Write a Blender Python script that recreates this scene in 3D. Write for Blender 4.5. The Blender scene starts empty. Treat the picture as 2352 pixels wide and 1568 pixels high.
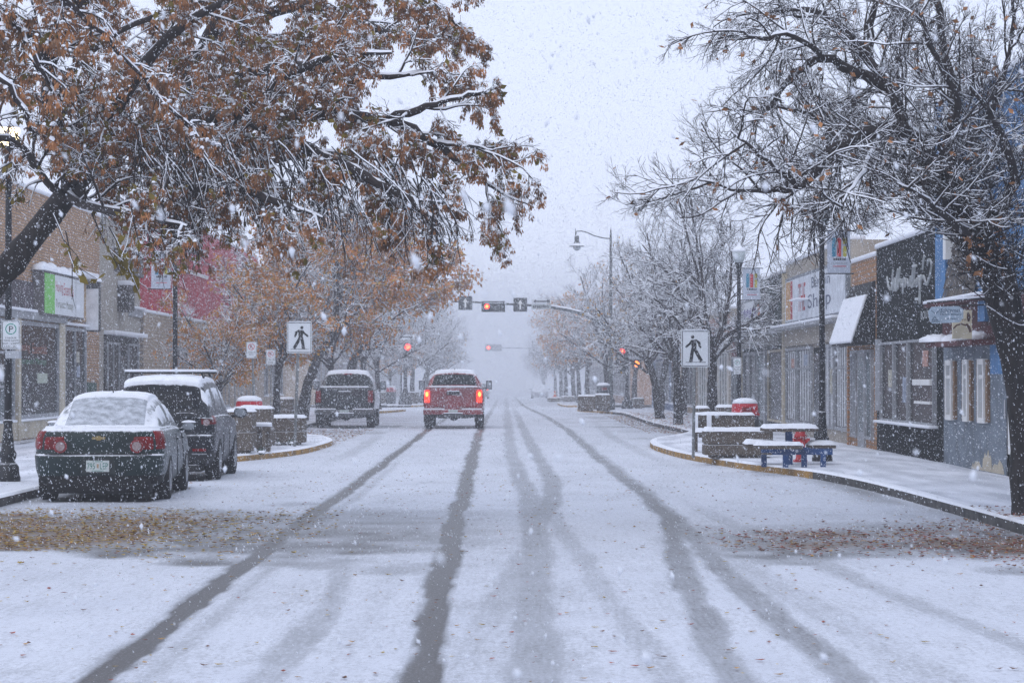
import bpy, math, random
import numpy as np
from mathutils import Vector, Matrix

# ------------------------------------------------------------------ camera, sky, sun, exposure
scene = bpy.context.scene
COL = scene.collection
R = math.radians
K, U0, V0, CAMZ = 5827.0, 1160.0, 866.0, 1.7      # photo calibration (2352 px wide picture)
cam_d = bpy.data.cameras.new("camera")
cam = bpy.data.objects.new("camera", cam_d)
COL.objects.link(cam)
cam_d.lens, cam_d.sensor_width = 55.0, 22.2
cam_d.clip_start, cam_d.clip_end = 0.3, 4000
cam.location = (0, 0, CAMZ)
cam.rotation_euler = (R(90 + 0.806), 0, R(-0.157))
cam_d.dof.use_dof = True
cam_d.dof.focus_distance = 42.0
cam_d.dof.aperture_fstop = 8.0
scene.camera = cam

SUN_EL, SUN_AZ = 48.0, 200.0
world = bpy.data.worlds.new("World")
scene.world = world
world.use_nodes = True
wn, wl = world.node_tree.nodes, world.node_tree.links
wn.clear()
w_out = wn.new("ShaderNodeOutputWorld")
w_bg = wn.new("ShaderNodeBackground")
w_sky = wn.new("ShaderNodeTexSky")
w_sky.sky_type = 'NISHITA'
w_sky.sun_disc = False
w_sky.sun_elevation = R(SUN_EL)
w_sky.sun_rotation = R(SUN_AZ)
w_sky.dust_density = 4.0
w_mix = wn.new("ShaderNodeMix")
w_mix.data_type = 'RGBA'
w_mix.inputs[0].default_value = 0.93                # thick even cloud deck over the clear sky
w_mix.inputs[7].default_value = (8.9, 9.8, 12.2, 1)
wl.new(w_sky.outputs[0], w_mix.inputs[6])
wl.new(w_mix.outputs[2], w_bg.inputs[0])
w_bg.inputs[1].default_value = 0.1
wl.new(w_bg.outputs[0], w_out.inputs[0])

sun_d = bpy.data.lights.new("sun", 'SUN')
sun_d.energy = 0.5
sun_d.angle = R(40)
sun_d.color = (1.0, 0.96, 0.92)
sun = bpy.data.objects.new("sun", sun_d)
COL.objects.link(sun)
sun.rotation_euler = (R(90 - SUN_EL), 0, R(180 - SUN_AZ))
scene.view_settings.view_transform = 'Standard'
scene.view_settings.look = 'None'
scene.view_settings.gamma = 1.0
scene.view_settings.use_curve_mapping = False
scene.view_settings.exposure = 0.0
scene.render.engine = 'CYCLES'
cy = scene.cycles
cy.max_bounces = 7
cy.diffuse_bounces = 3
cy.glossy_bounces = 2
cy.transmission_bounces = 3
cy.volume_bounces = 2
cy.transparent_max_bounces = 8
cy.use_denoising = True
cy.use_adaptive_sampling = True
cy.adaptive_threshold = 0.015
cy.sample_clamp_indirect = 6

rnd = random.Random(11)

# ------------------------------------------------------------------ helpers
def P(u, v, Y):
    """point at distance Y that the photograph shows at (u, v)"""
    return Vector(((u - U0) * Y / K, Y, CAMZ - (v - V0) * Y / K))

def gz(Y):
    """the street falls away gently past the junction"""
    return -0.0035 * max(0.0, Y - 110.0)

def tag(o, label=None, cat=None, group=None, kind=None):
    if label: o["label"] = label
    if cat: o["category"] = cat
    if group: o["group"] = group
    if kind: o["kind"] = kind
    return o

def thing(name, label, cat, loc=(0, 0, 0), rz=0.0, group=None):
    o = bpy.data.objects.new(name, None)
    COL.objects.link(o)
    o.location = loc
    o.rotation_euler = (0, 0, rz)
    o.empty_display_size = 0.3
    return tag(o, label, cat, group)

def dup(root, loc=None, rz=None, label=None, scale=None, skip=()):
    r = root.copy(); COL.objects.link(r)
    if loc is not None: r.location = loc
    if rz is not None: r.rotation_euler = (0, 0, rz)
    if scale is not None: r.scale = (scale,) * 3 if not hasattr(scale, '__len__') else scale
    if label: r["label"] = label
    for ch in list(root.children):
        if ch.name.split('.')[0] in skip: continue
        c = ch.copy(); COL.objects.link(c); c.parent = r
        for g in list(ch.children):
            d = g.copy(); COL.objects.link(d); d.parent = c
    return r

class Plane:
    """a drawing plane: a to the viewer's right, b up, off along the outward normal"""
    def __init__(s, o, right, up=(0, 0, 1)):
        s.o = Vector(o); s.r = Vector(right).normalized(); s.u = Vector(up).normalized(); s.n = s.r.cross(s.u).normalized()
    def __call__(s, a, b, off=0.0):
        return s.o + s.r * a + s.u * b + s.n * off

class MB:
    def __init__(s):
        s.v = []; s.f = []; s.m = []
    def add(s, vs, fs, m=0):
        b = len(s.v)
        s.v.extend([tuple(p) for p in vs])
        s.f.extend([tuple(b + i for i in f) for f in fs])
        s.m.extend([m] * len(fs))
        return s
    def box(s, x0, x1, y0, y1, z0, z1, m=0):
        vs = [(x0, y0, z0), (x1, y0, z0), (x1, y1, z0), (x0, y1, z0), (x0, y0, z1), (x1, y0, z1), (x1, y1, z1), (x0, y1, z1)]
        return s.add(vs, [(0, 3, 2, 1), (4, 5, 6, 7), (0, 1, 5, 4), (1, 2, 6, 5), (2, 3, 7, 6), (3, 0, 4, 7)], m)
    def pbox(s, pl, a0, a1, b0, b1, d0, d1, m=0):
        vs = [pl(a0, b0, d0), pl(a1, b0, d0), pl(a1, b1, d0), pl(a0, b1, d0), pl(a0, b0, d1), pl(a1, b0, d1), pl(a1, b1, d1), pl(a0, b1, d1)]
        return s.add(vs, [(0, 3, 2, 1), (4, 5, 6, 7), (0, 1, 5, 4), (1, 2, 6, 5), (2, 3, 7, 6), (3, 0, 4, 7)], m)
    def obox(s, c, sx, sy, sz, M=None, m=0):
        M = M or Matrix.Identity(3); c = Vector(c)
        vs = [c + M @ Vector((sx * i / 2, sy * j / 2, sz * k / 2)) for k in (-1, 1) for j in (-1, 1) for i in (-1, 1)]
        return s.add(vs, [(0, 2, 3, 1), (4, 5, 7, 6), (0, 1, 5, 4), (1, 3, 7, 5), (3, 2, 6, 7), (2, 0, 4, 6)], m)
    def rbox(s, x0, x1, y0, y1, z0, z1, r, m=0, n=3):
        """box with rounded vertical corners and softened top edge"""
        def ring(z, ins, rr):
            out = []
            for cx, cy, a0 in ((x1 - rr - ins, y1 - rr - ins, 0), (x0 + rr + ins, y1 - rr - ins, 90), (x0 + rr + ins, y0 + rr + ins, 180), (x1 - rr - ins, y0 + rr + ins, 270)):
                for i in range(n + 1):
                    a = R(a0 + 90 * i / n)
                    out.append((cx + rr * math.cos(a), cy + rr * math.sin(a), z))
            return out
        e = min(r * 0.5, (z1 - z0) * 0.4)
        rings = [ring(z0, 0, r), ring(z1 - e, 0, r), ring(z1 - e * .3, e * .25, r * .95), ring(z1, e * .9, r * .85)]
        N = len(rings[0]); vs = sum(rings, [])
        fs = []
        for k in range(3):
            for i in range(N):
                j = (i + 1) % N
                fs.append((k * N + i, k * N + j, (k + 1) * N + j, (k + 1) * N + i))
        fs.append(tuple(range(3 * N, 4 * N))); fs.append(tuple(reversed(range(N))))
        return s.add(vs, fs, m)
    def prism(s, pl, pts, d0, d1, m=0):
        n = len(pts)
        vs = [pl(a, b, d0) for a, b in pts] + [pl(a, b, d1) for a, b in pts]
        fs = [tuple(reversed(range(n))), tuple(range(n, 2 * n))] + [(i, (i + 1) % n, n + (i + 1) % n, n + i) for i in range(n)]
        return s.add(vs, fs, m)
    def tube(s, pts, rad, n=8, m=0, cap=True):
        pts = [Vector(p) for p in pts]
        if not hasattr(rad, '__len__'): rad = [rad] * len(pts)
        vs = []; Np = len(pts)
        side = None
        for i, p in enumerate(pts):
            t = (pts[min(i + 1, Np - 1)] - pts[max(i - 1, 0)])
            if t.length < 1e-9: t = Vector((0, 0, 1))
            t.normalize()
            ref = Vector((0, 0, 1)) if abs(t.z) < 0.95 else Vector((1, 0, 0))
            sd = t.cross(ref).normalized()
            if side is not None:
                sd2 = (side - t * side.dot(t))
                if sd2.length > 1e-4: sd = sd2.normalized()
            side = sd
            up = sd.cross(t).normalized()
            for k in range(n):
                a = 2 * math.pi * k / n
                vs.append(p + (sd * math.cos(a) + up * math.sin(a)) * rad[i])
        fs = []
        for i in range(Np - 1):
            for k in range(n):
                k2 = (k + 1) % n
                fs.append((i * n + k, i * n + k2, (i + 1) * n + k2, (i + 1) * n + k))
        if cap:
            fs.append(tuple(reversed(range(n)))); fs.append(tuple(range((Np - 1) * n, Np * n)))
        return s.add(vs, fs, m)
    def lathe(s, prof, c=(0, 0, 0), n=16, m=0, axis='Z', sx=1.0, sy=1.0):
        """prof: list of (radius, height)"""
        vs = []
        for r, h in prof:
            for k in range(n):
                a = 2 * math.pi * k / n
                x, y = r * math.cos(a) * sx, r * math.sin(a) * sy
                if axis == 'Z': q = (x, y, h)
                elif axis == 'X': q = (h, x, y)
                else: q = (x, -h, y)
                vs.append((c[0] + q[0], c[1] + q[1], c[2] + q[2]))
        fs = []
        L = len(prof)
        for i in range(L - 1):
            for k in range(n):
                k2 = (k + 1) % n
                fs.append((i * n + k, i * n + k2, (i + 1) * n + k2, (i + 1) * n + k))
        fs.append(tuple(reversed(range(n)))); fs.append(tuple(range((L - 1) * n, L * n)))
        return s.add(vs, fs, m)
    def snowcap(s, x0, x1, y0, y1, z, h, jit=.16, m=0):
        """slumped, slightly lumpy layer of snow over a rectangle"""
        nx = max(4, min(26, int((x1 - x0) / .07))); ny = max(4, min(14, int((y1 - y0) / .07)))
        vs, fs = [], []
        ph = rnd.uniform(0, 9)
        for j in range(ny + 1):
            for i in range(nx + 1):
                u, v = i / nx, j / ny
                x, y = x0 + (x1 - x0) * u, y0 + (y1 - y0) * v
                e = min(min(u, 1 - u) * (x1 - x0), min(v, 1 - v) * (y1 - y0)) / (h * 1.1)
                f = 1 - (1 - min(e, 1)) ** 2.2
                w = 1 + jit * (math.sin(x * 7 + ph) + math.sin(y * 9 + x * 4 + ph * 2)) * .6 + rnd.uniform(-jit, jit) * .5
                edge = (1 - min(e, 1))
                vs.append((x + rnd.uniform(-1, 1) * .008 * edge, y + rnd.uniform(-1, 1) * .008 * edge, z - .012 * edge * rnd.random() + h * f * w))
        for j in range(ny):
            for i in range(nx):
                a = j * (nx + 1) + i; fs.append((a, a + 1, a + nx + 2, a + nx + 1))
        return s.add(vs, fs, m)
    def disc(s, pl, a, b, r, d0, d1, n=20, m=0):
        return s.prism(pl, [(a + r * math.cos(2 * math.pi * k / n), b + r * math.sin(2 * math.pi * k / n)) for k in range(n)], d0, d1, m)
    def ring(s, pl, a, b, r0, r1, d0, d1, n=24, m=0):
        for k in range(n):
            c0, c1 = 2 * math.pi * k / n, 2 * math.pi * (k + 1) / n
            s.prism(pl, [(a + r0 * math.cos(c0), b + r0 * math.sin(c0)), (a + r1 * math.cos(c0), b + r1 * math.sin(c0)),
                         (a + r1 * math.cos(c1), b + r1 * math.sin(c1)), (a + r0 * math.cos(c1), b + r0 * math.sin(c1))], d0, d1, m)
        return s
    def stroke(s, pl, pts, w, d0, d1, m=0):
        for (a0, b0), (a1, b1) in zip(pts[:-1], pts[1:]):
            dx, dy = a1 - a0, b1 - b0
            L = math.hypot(dx, dy) or 1e-6
            nx, ny = -dy / L * w / 2, dx / L * w / 2
            ex, ey = dx / L * w * .25, dy / L * w * .25
            s.prism(pl, [(a0 - ex + nx, b0 - ey + ny), (a0 - ex - nx, b0 - ey - ny), (a1 + ex - nx, b1 + ey - ny), (a1 + ex + nx, b1 + ey + ny)][::-1], d0, d1, m)
        return s
    def blob(s, c, rx, ry, rz, m=0, n=8, k=4, jit=0.0, half=False):
        vs = []; c = Vector(c)
        lo = 0.0 if half else -math.pi / 2
        for i in range(k + 1):
            a = lo + (math.pi / 2 - lo) * i / k
            for j in range(n):
                b = 2 * math.pi * j / n
                q = 1 + rnd.uniform(-jit, jit)
                vs.append((c.x + rx * q * math.cos(a) * math.cos(b), c.y + ry * q * math.cos(a) * math.sin(b), c.z + rz * q * math.sin(a)))
        fs = []
        for i in range(k):
            for j in range(n):
                j2 = (j + 1) % n
                fs.append((i * n + j, i * n + j2, (i + 1) * n + j2, (i + 1) * n + j))
        return s.add(vs, fs, m)
    def text(s, body, pl, a, b, w, h, d0=0.002, d1=0.004, m=0, shear=0.0, align='C'):
        """lettering fitted into a w x h box centred on (a, b)"""
        cu = bpy.data.curves.new("lettering", 'FONT')
        cu.body = body; cu.shear = shear; cu.extrude = 0.0; cu.resolution_u = 3
        ob = bpy.data.objects.new("lettering", cu)
        COL.objects.link(ob)
        dg = bpy.context.evaluated_depsgraph_get()
        me = bpy.data.meshes.new_from_object(ob.evaluated_get(dg))
        bpy.data.objects.remove(ob); bpy.data.curves.remove(cu)
        if me and len(me.vertices):
            xs = [q.co.x for q in me.vertices]; ys = [q.co.y for q in me.vertices]
            x0, x1, y0, y1 = min(xs), max(xs), min(ys), max(ys)
            fx, fy = w / max(x1 - x0, 1e-4), h / max(y1 - y0, 1e-4)
            vs = [pl(a + (q.co.x - (x0 + x1) / 2) * fx, b + (q.co.y - (y0 + y1) / 2) * fy, d1) for q in me.vertices]
            s.add(vs, [tuple(p.vertices) for p in me.polygons], m)
        if me: bpy.data.meshes.remove(me)
        return s
    def build(s, name, mats, parent=None, world=False, smooth=False, bevel=0.0, merge=False, seg=2, parent_loc=None):
        me = bpy.data.meshes.new(name)
        v = s.v
        if world and parent is not None:
            L = parent.location if parent_loc is None else Vector(parent_loc)
            v = [(p[0] - L.x, p[1] - L.y, p[2] - L.z) for p in v]
        me.from_pydata(v, [], s.f)
        if not isinstance(mats, (list, tuple)): mats = [mats]
        for q in mats: me.materials.append(q)
        if len(mats) > 1: me.polygons.foreach_set("material_index", s.m)
        if merge:
            import bmesh
            bm = bmesh.new(); bm.from_mesh(me)
            bmesh.ops.remove_doubles(bm, verts=bm.verts, dist=1e-4)
            bmesh.ops.dissolve_degenerate(bm, edges=bm.edges, dist=1e-5)
            bmesh.ops.recalc_face_normals(bm, faces=bm.faces)
            bm.to_mesh(me); bm.free()
        if smooth: me.polygons.foreach_set("use_smooth", [True] * len(me.polygons))
        me.update()
        o = bpy.data.objects.new(name, me)
        COL.objects.link(o)
        if parent is not None: o.parent = parent
        if bevel > 0:
            b = o.modifiers.new("bevel", 'BEVEL'); b.width = bevel; b.segments = seg; b.limit_method = 'ANGLE'; b.angle_limit = R(35)
        return o

# ------------------------------------------------------------------ materials
MATS = {}
def mat(name, col, rough=0.7, var=0.12, scale=4.0, snow=0.0, th=0.45, plaster=0.0, metal=0.0, col2=None, streak=None,
        bump=0.0, spec=0.4, emis=None, estr=0.0, coat=0.0, trans=0.0, snoise=0.5, sscale=9.0, wind=0.0):
    """procedural surface: two-tone noise, optional settled snow on upward faces, optional wind-blown specks"""
    if name in MATS: return MATS[name]
    m = bpy.data.materials.new(name); m.use_nodes = True; MATS[name] = m
    N, L = m.node_tree.nodes, m.node_tree.links
    bs = N["Principled BSDF"]; out = N["Material Output"]
    bs.inputs["Roughness"].default_value = rough
    bs.inputs["Metallic"].default_value = metal
    bs.inputs["Specular IOR Level"].default_value = spec
    bs.inputs["Coat Weight"].default_value = coat
    tc = N.new("ShaderNodeTexCoord"); mp = N.new("ShaderNodeMapping")
    L.new(tc.outputs["Object"], mp.inputs[0])
    if streak: mp.inputs["Scale"].default_value = streak
    no = N.new("ShaderNodeTexNoise"); no.inputs["Scale"].default_value = scale; no.inputs["Detail"].default_value = 5
    L.new(mp.outputs[0], no.inputs["Vector"])
    mx = N.new("ShaderNodeMix"); mx.data_type = 'RGBA'
    c2 = col2 or tuple(c * (1 - var * 1.6) for c in col)
    c1 = tuple(min(1, c * (1 + var)) for c in col)
    mx.inputs[6].default_value = (*c1, 1); mx.inputs[7].default_value = (*c2, 1)
    rp = N.new("ShaderNodeMapRange"); rp.inputs[1].default_value = 0.35; rp.inputs[2].default_value = 0.65
    L.new(no.outputs[0], rp.inputs[0]); L.new(rp.outputs[0], mx.inputs[0])
    colout = mx.outputs[2]
    if snow > 0 or plaster > 0:
        n2 = N.new("ShaderNodeTexNoise"); n2.inputs["Scale"].default_value = sscale; n2.inputs["Detail"].default_value = 6
        n2.inputs["Roughness"].default_value = 0.7
        L.new(tc.outputs["Object"], n2.inputs["Vector"])
        ge = N.new("ShaderNodeNewGeometry"); sp = N.new("ShaderNodeSeparateXYZ")
        L.new(ge.outputs["Normal"], sp.inputs[0])
        ad = N.new("ShaderNodeMath"); ad.operation = 'MULTIPLY_ADD'
        L.new(n2.outputs[0], ad.inputs[0]); ad.inputs[1].default_value = snoise; ad.inputs[2].default_value = -snoise / 2
        a2 = N.new("ShaderNodeMath"); a2.operation = 'ADD'
        L.new(ad.outputs[0], a2.inputs[0]); L.new(sp.outputs[2], a2.inputs[1])
        mr = N.new("ShaderNodeMapRange"); mr.inputs[1].default_value = th; mr.inputs[2].default_value = th + 0.18
        mr.inputs[4].default_value = snow
        L.new(a2.outputs[0], mr.inputs[0])
        fac = mr.outputs[0]
        if plaster > 0:
            n3 = N.new("ShaderNodeTexNoise"); n3.inputs["Scale"].default_value = 28; n3.inputs["Detail"].default_value = 4
            n3.inputs["Roughness"].default_value = 0.8
            L.new(tc.outputs["Object"], n3.inputs["Vector"])
            m3 = N.new("ShaderNodeMapRange"); m3.inputs[1].default_value = 0.72 - plaster * 0.3; m3.inputs[2].default_value = 0.80 - plaster * 0.3
            m3.inputs[4].default_value = 0.85
            L.new(n3.outputs[0], m3.inputs[0])
            mm = N.new("ShaderNodeMath"); mm.operation = 'MAXIMUM'
            L.new(fac, mm.inputs[0]); L.new(m3.outputs[0], mm.inputs[1]); fac = mm.outputs[0]
        if wind > 0:
            n4 = N.new("ShaderNodeTexNoise"); n4.inputs["Scale"].default_value = 22; n4.inputs["Detail"].default_value = 5; n4.inputs["Roughness"].default_value = .75
            L.new(tc.outputs["Object"], n4.inputs["Vector"])
            w1 = N.new("ShaderNodeMath"); w1.operation = 'MULTIPLY_ADD'; L.new(n4.outputs[0], w1.inputs[0]); w1.inputs[1].default_value = 1.9; L.new(sp.outputs[0], w1.inputs[2])
            w2 = N.new("ShaderNodeMapRange"); w2.inputs[1].default_value = 1.92; w2.inputs[2].default_value = 2.22; w2.inputs[4].default_value = wind
            L.new(w1.outputs[0], w2.inputs[0])
            w3 = N.new("ShaderNodeMath"); w3.operation = 'MAXIMUM'; L.new(fac, w3.inputs[0]); L.new(w2.outputs[0], w3.inputs[1]); fac = w3.outputs[0]
        m2 = N.new("ShaderNodeMix"); m2.data_type = 'RGBA'
        L.new(fac, m2.inputs[0]); L.new(colout, m2.inputs[6]); m2.inputs[7].default_value = (0.86, 0.88, 0.93, 1)
        colout = m2.outputs[2]
        mrr = N.new("ShaderNodeMapRange"); mrr.inputs[3].default_value = rough; mrr.inputs[4].default_value = 0.8
        L.new(fac, mrr.inputs[0]); L.new(mrr.outputs[0], bs.inputs["Roughness"])
        if metal:
            mm2 = N.new("ShaderNodeMapRange"); mm2.inputs[3].default_value = metal; mm2.inputs[4].default_value = 0
            L.new(fac, mm2.inputs[0]); L.new(mm2.outputs[0], bs.inputs["Metallic"])
    L.new(colout, bs.inputs["Base Color"])
    if bump > 0:
        bp = N.new("ShaderNodeBump"); bp.inputs["Strength"].default_value = bump; bp.inputs["Distance"].default_value = 0.02
        L.new(no.outputs[0], bp.inputs["Height"]); L.new(bp.outputs[0], bs.inputs["Normal"])
    if emis:
        bs.inputs["Emission Color"].default_value = (*emis, 1); bs.inputs["Emission Strength"].default_value = estr
    if trans > 0:
        tr = N.new("ShaderNodeBsdfTranslucent"); L.new(colout, tr.inputs[0])
        ms = N.new("ShaderNodeMixShader"); ms.inputs[0].default_value = trans
        L.new(bs.outputs[0], ms.inputs[1]); L.new(tr.outputs[0], ms.inputs[2]); L.new(ms.outputs[0], out.inputs[0])
    return m

def brick_mat(name, c1, c2, mortar, axis='Y', bw=0.22, bh=0.075, plaster=0.0):
    m = mat(name, c1, rough=0.85)
    N, L = m.node_tree.nodes, m.node_tree.links
    bs = N["Principled BSDF"]
    for l in list(bs.inputs["Base Color"].links): L.remove(l)
    tc = N.new("ShaderNodeTexCoord"); sp = N.new("ShaderNodeSeparateXYZ"); cb = N.new("ShaderNodeCombineXYZ")
    L.new(tc.outputs["Object"], sp.inputs[0])
    L.new(sp.outputs[1 if axis == 'Y' else 0], cb.inputs[0]); L.new(sp.outputs[2], cb.inputs[1])
    bt = N.new("ShaderNodeTexBrick")
    bt.inputs["Color1"].default_value = (*c1, 1); bt.inputs["Color2"].default_value = (*c2, 1); bt.inputs["Mortar"].default_value = (*mortar, 1)
    bt.inputs["Scale"].default_value = 1.0; bt.inputs["Mortar Size"].default_value = 0.012
    bt.inputs["Brick Width"].default_value = bw; bt.inputs["Row Height"].default_value = bh
    L.new(cb.outputs[0], bt.inputs["Vector"])
    no = N.new("ShaderNodeTexNoise"); no.inputs["Scale"].default_value = 1.6; no.inputs["Detail"].default_value = 6
    L.new(tc.outputs["Object"], no.inputs["Vector"])
    mx = N.new("ShaderNodeMix"); mx.data_type = 'RGBA'; mx.blend_type = 'MULTIPLY'
    rp = N.new("ShaderNodeMapRange"); rp.inputs[3].default_value = 0.70; rp.inputs[4].default_value = 1.15
    L.new(no.outputs[0], rp.inputs[0])
    mx.inputs[0].default_value = 1.0
    L.new(bt.outputs[0], mx.inputs[6]); L.new(rp.outputs[0], mx.inputs[7])
    L.new(mx.outputs[2], bs.inputs["Base Color"])
    bp = N.new("ShaderNodeBump"); bp.inputs["Strength"].default_value = 0.5; bp.inputs["Distance"].default_value = 0.02
    L.new(bt.outputs[1], bp.inputs["Height"]); bp.invert = True
    L.new(bp.outputs[0], bs.inputs["Normal"])
    return m

SNOW = mat("settled_snow", (0.86, 0.88, 0.93), rough=0.75, var=0.03, scale=7, bump=0.35)
BLACK = mat("black_painted_iron", (0.012, 0.013, 0.016), rough=0.45, snow=1, th=0.55, plaster=0.15)
DARKPLAST = mat("dark_plastic", (0.02, 0.02, 0.022), rough=0.6, snow=0.9, th=0.6)
RUBBER = mat("tyre_rubber", (0.018, 0.018, 0.018), rough=0.85, plaster=0.25, snow=0.8, th=0.7)
CHROME = mat("brushed_metal", (0.55, 0.56, 0.58), rough=0.3, metal=0.9)
RIM = mat("alloy_rim", (0.35, 0.36, 0.38), rough=0.35, metal=0.8, plaster=0.2)
GALV = mat("galvanised_steel", (0.20, 0.21, 0.21), rough=0.55, metal=0.3, snow=1, th=0.6, plaster=0.1)
GLASS = mat("dark_glass", (0.012, 0.018, 0.022), rough=0.15, var=0.5, scale=0.9, spec=0.08)
SIGNWHITE = mat("sign_white", (0.70, 0.73, 0.76), rough=0.5, var=0.03, plaster=0.08)
INK = mat("sign_black_ink", (0.012, 0.012, 0.014), rough=0.6, var=0.02, plaster=0.16)
GREENINK = mat("sign_green_ink", (0.01, 0.28, 0.20), rough=0.6, var=0.02)
REDINK = mat("sign_red_ink", (0.55, 0.03, 0.04), rough=0.6, var=0.02)
CONC = mat("aggregate_concrete", (.135, .110, .087), rough=0.95, var=0.35, scale=45, bump=0.8, snow=1, th=0.5, plaster=0.22)
BARK = mat("wet_bark", (0.024, 0.020, 0.019), rough=0.9, var=0.35, scale=14, bump=0.9, snow=1, th=0.62, plaster=0.12, streak=(1, 1, .25), wind=.6)
TWIG = mat("dark_twig", (0.036, 0.027, 0.026), rough=0.9, var=0.2, scale=10, snow=.8, th=0.86)
TWIGG = mat("grey_twig", (0.075, 0.062, 0.062), rough=0.9, var=0.2, scale=10, snow=1, th=0.55)
# ------------------------------------------------------------------ street, snow cover, kerbs, pavements
nrng = np.random.default_rng(5)

def vnoise(X, Y, sx, sy, seed):
    """smooth value noise on arrays"""
    g = np.random.default_rng(seed).random((257, 257))
    x, y = X / sx, Y / sy
    xi, yi = np.floor(x).astype(int), np.floor(y).astype(int)
    fx, fy = x - xi, y - yi
    fx, fy = fx * fx * (3 - 2 * fx), fy * fy * (3 - 2 * fy)
    a = g[xi % 256, yi % 256]; b = g[(xi + 1) % 256, yi % 256]; c = g[xi % 256, (yi + 1) % 256]; d = g[(xi + 1) % 256, (yi + 1) % 256]
    return (a * (1 - fx) + b * fx) * (1 - fy) + (c * (1 - fx) + d * fx) * fy

# wheel tracks: (Y list, X list, half width, softness, strength list)
TRACKS = [
    ([10, 14.1, 26.6, 44.4, 83, 140, 300], [-2.29, -2.31, -2.37, -2.36, -2.5, -2.3, -2.3], 0.072, 0.075, [1, 1, 1, 1, .9, .35, .3]),
    ([10, 14.1, 24.9, 44, 83, 140, 300], [-.46, -.48, -.56, -.64, -.82, -.7, -.7], 0.088, 0.065, [1, 1, 1, .95, .9, .35, .3]),
    ([10, 14.1, 25, 33, 42, 60, 118, 300], [.16, .13, .30, .36, .25, .12, .10, .1], 0.11, 0.14, [.42, .46, .5, .5, .5, .42, .4, .3]),
    ([26, 30, 34, 40.6, 60, 95, 160], [.34, .42, .60, .77, .66, .57, .5], 0.10, 0.12, [0, .5, .6, .55, .5, .45, .2]),
    ([10, 14.1, 18, 24, 27], [-.55, -.35, -.12, .18, .33], 0.09, 0.14, [.05, .22, .36, .42, 0]),
    ([10, 14.1, 15.6, 23.9, 30.6, 44.2, 83, 168, 300], [1.1, 1.28, 1.29, 1.62, 2.0, 1.97, 2.0, 1.2, 1.2], 0.085, 0.09, [.58, .56, .58, .66, .8, .66, .66, .7, .6]),
    ([10, 14.1, 17.3, 23.4, 30.6, 44, 83], [1.96, 1.94, 1.90, 1.93, 2.05, 2.05, 2.05], 0.09, 0.10, [.50, .54, .58, .62, .6, .4, .3]),
    ([10, 14.1, 22.8, 29, 34], [2.55, 2.42, 2.12, 2.05, 2.0], 0.13, 0.22, [.12, .22, .30, .2, 0]),
    ([10, 14.1, 22, 28], [.62, .78, .98, 1.2], 0.08, 0.25, [.08, .14, .14, 0]),
    ([10, 14.1, 26, 44, 60], [-2.0, -2.02, -2.1, -2.12, -2.2], 0.03, 0.16, [.25, .32, .35, .3, .15]),
    ([10, 14.1, 24, 44], [-1.02, -1.0, -.95, -.9], 0.08, 0.22, [.12, .18, .2, .1]),
    ([10, 14.1, 19, 26, 38], [-1.5, -1.35, -1.3, -1.6, -2.1], 0.07, 0.12, [.3, .38, .40, .3, 0]),
    ([10, 14.1, 20, 30, 44], [3.6, 3.35, 3.0, 2.6, 2.2], 0.08, 0.16, [.22, .32, .36, .3, 0]),
    ([10, 14.1, 20, 30, 40], [.95, .9, .78, .62, .75], 0.06, 0.14, [.22, .32, .34, .34, 0]),
    ([40, 55, 70, 90, 110], [3.4, 3.1, 3.0, 3.3, 3.6], 0.10, 0.2, [0, .25, .3, .25, 0]),
    ([44, 55, 70, 80], [-3.6, -3.4, -3.6, -4.0], 0.10, 0.25, [0, .3, .3, 0]),
    ([8, 14, 21, 25.5, 27.5], [-4.1, -4.55, -5.3, -5.9, -6.3], 0.12, 0.25, [.5, .6, .8, .8, .5]),
]

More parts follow.
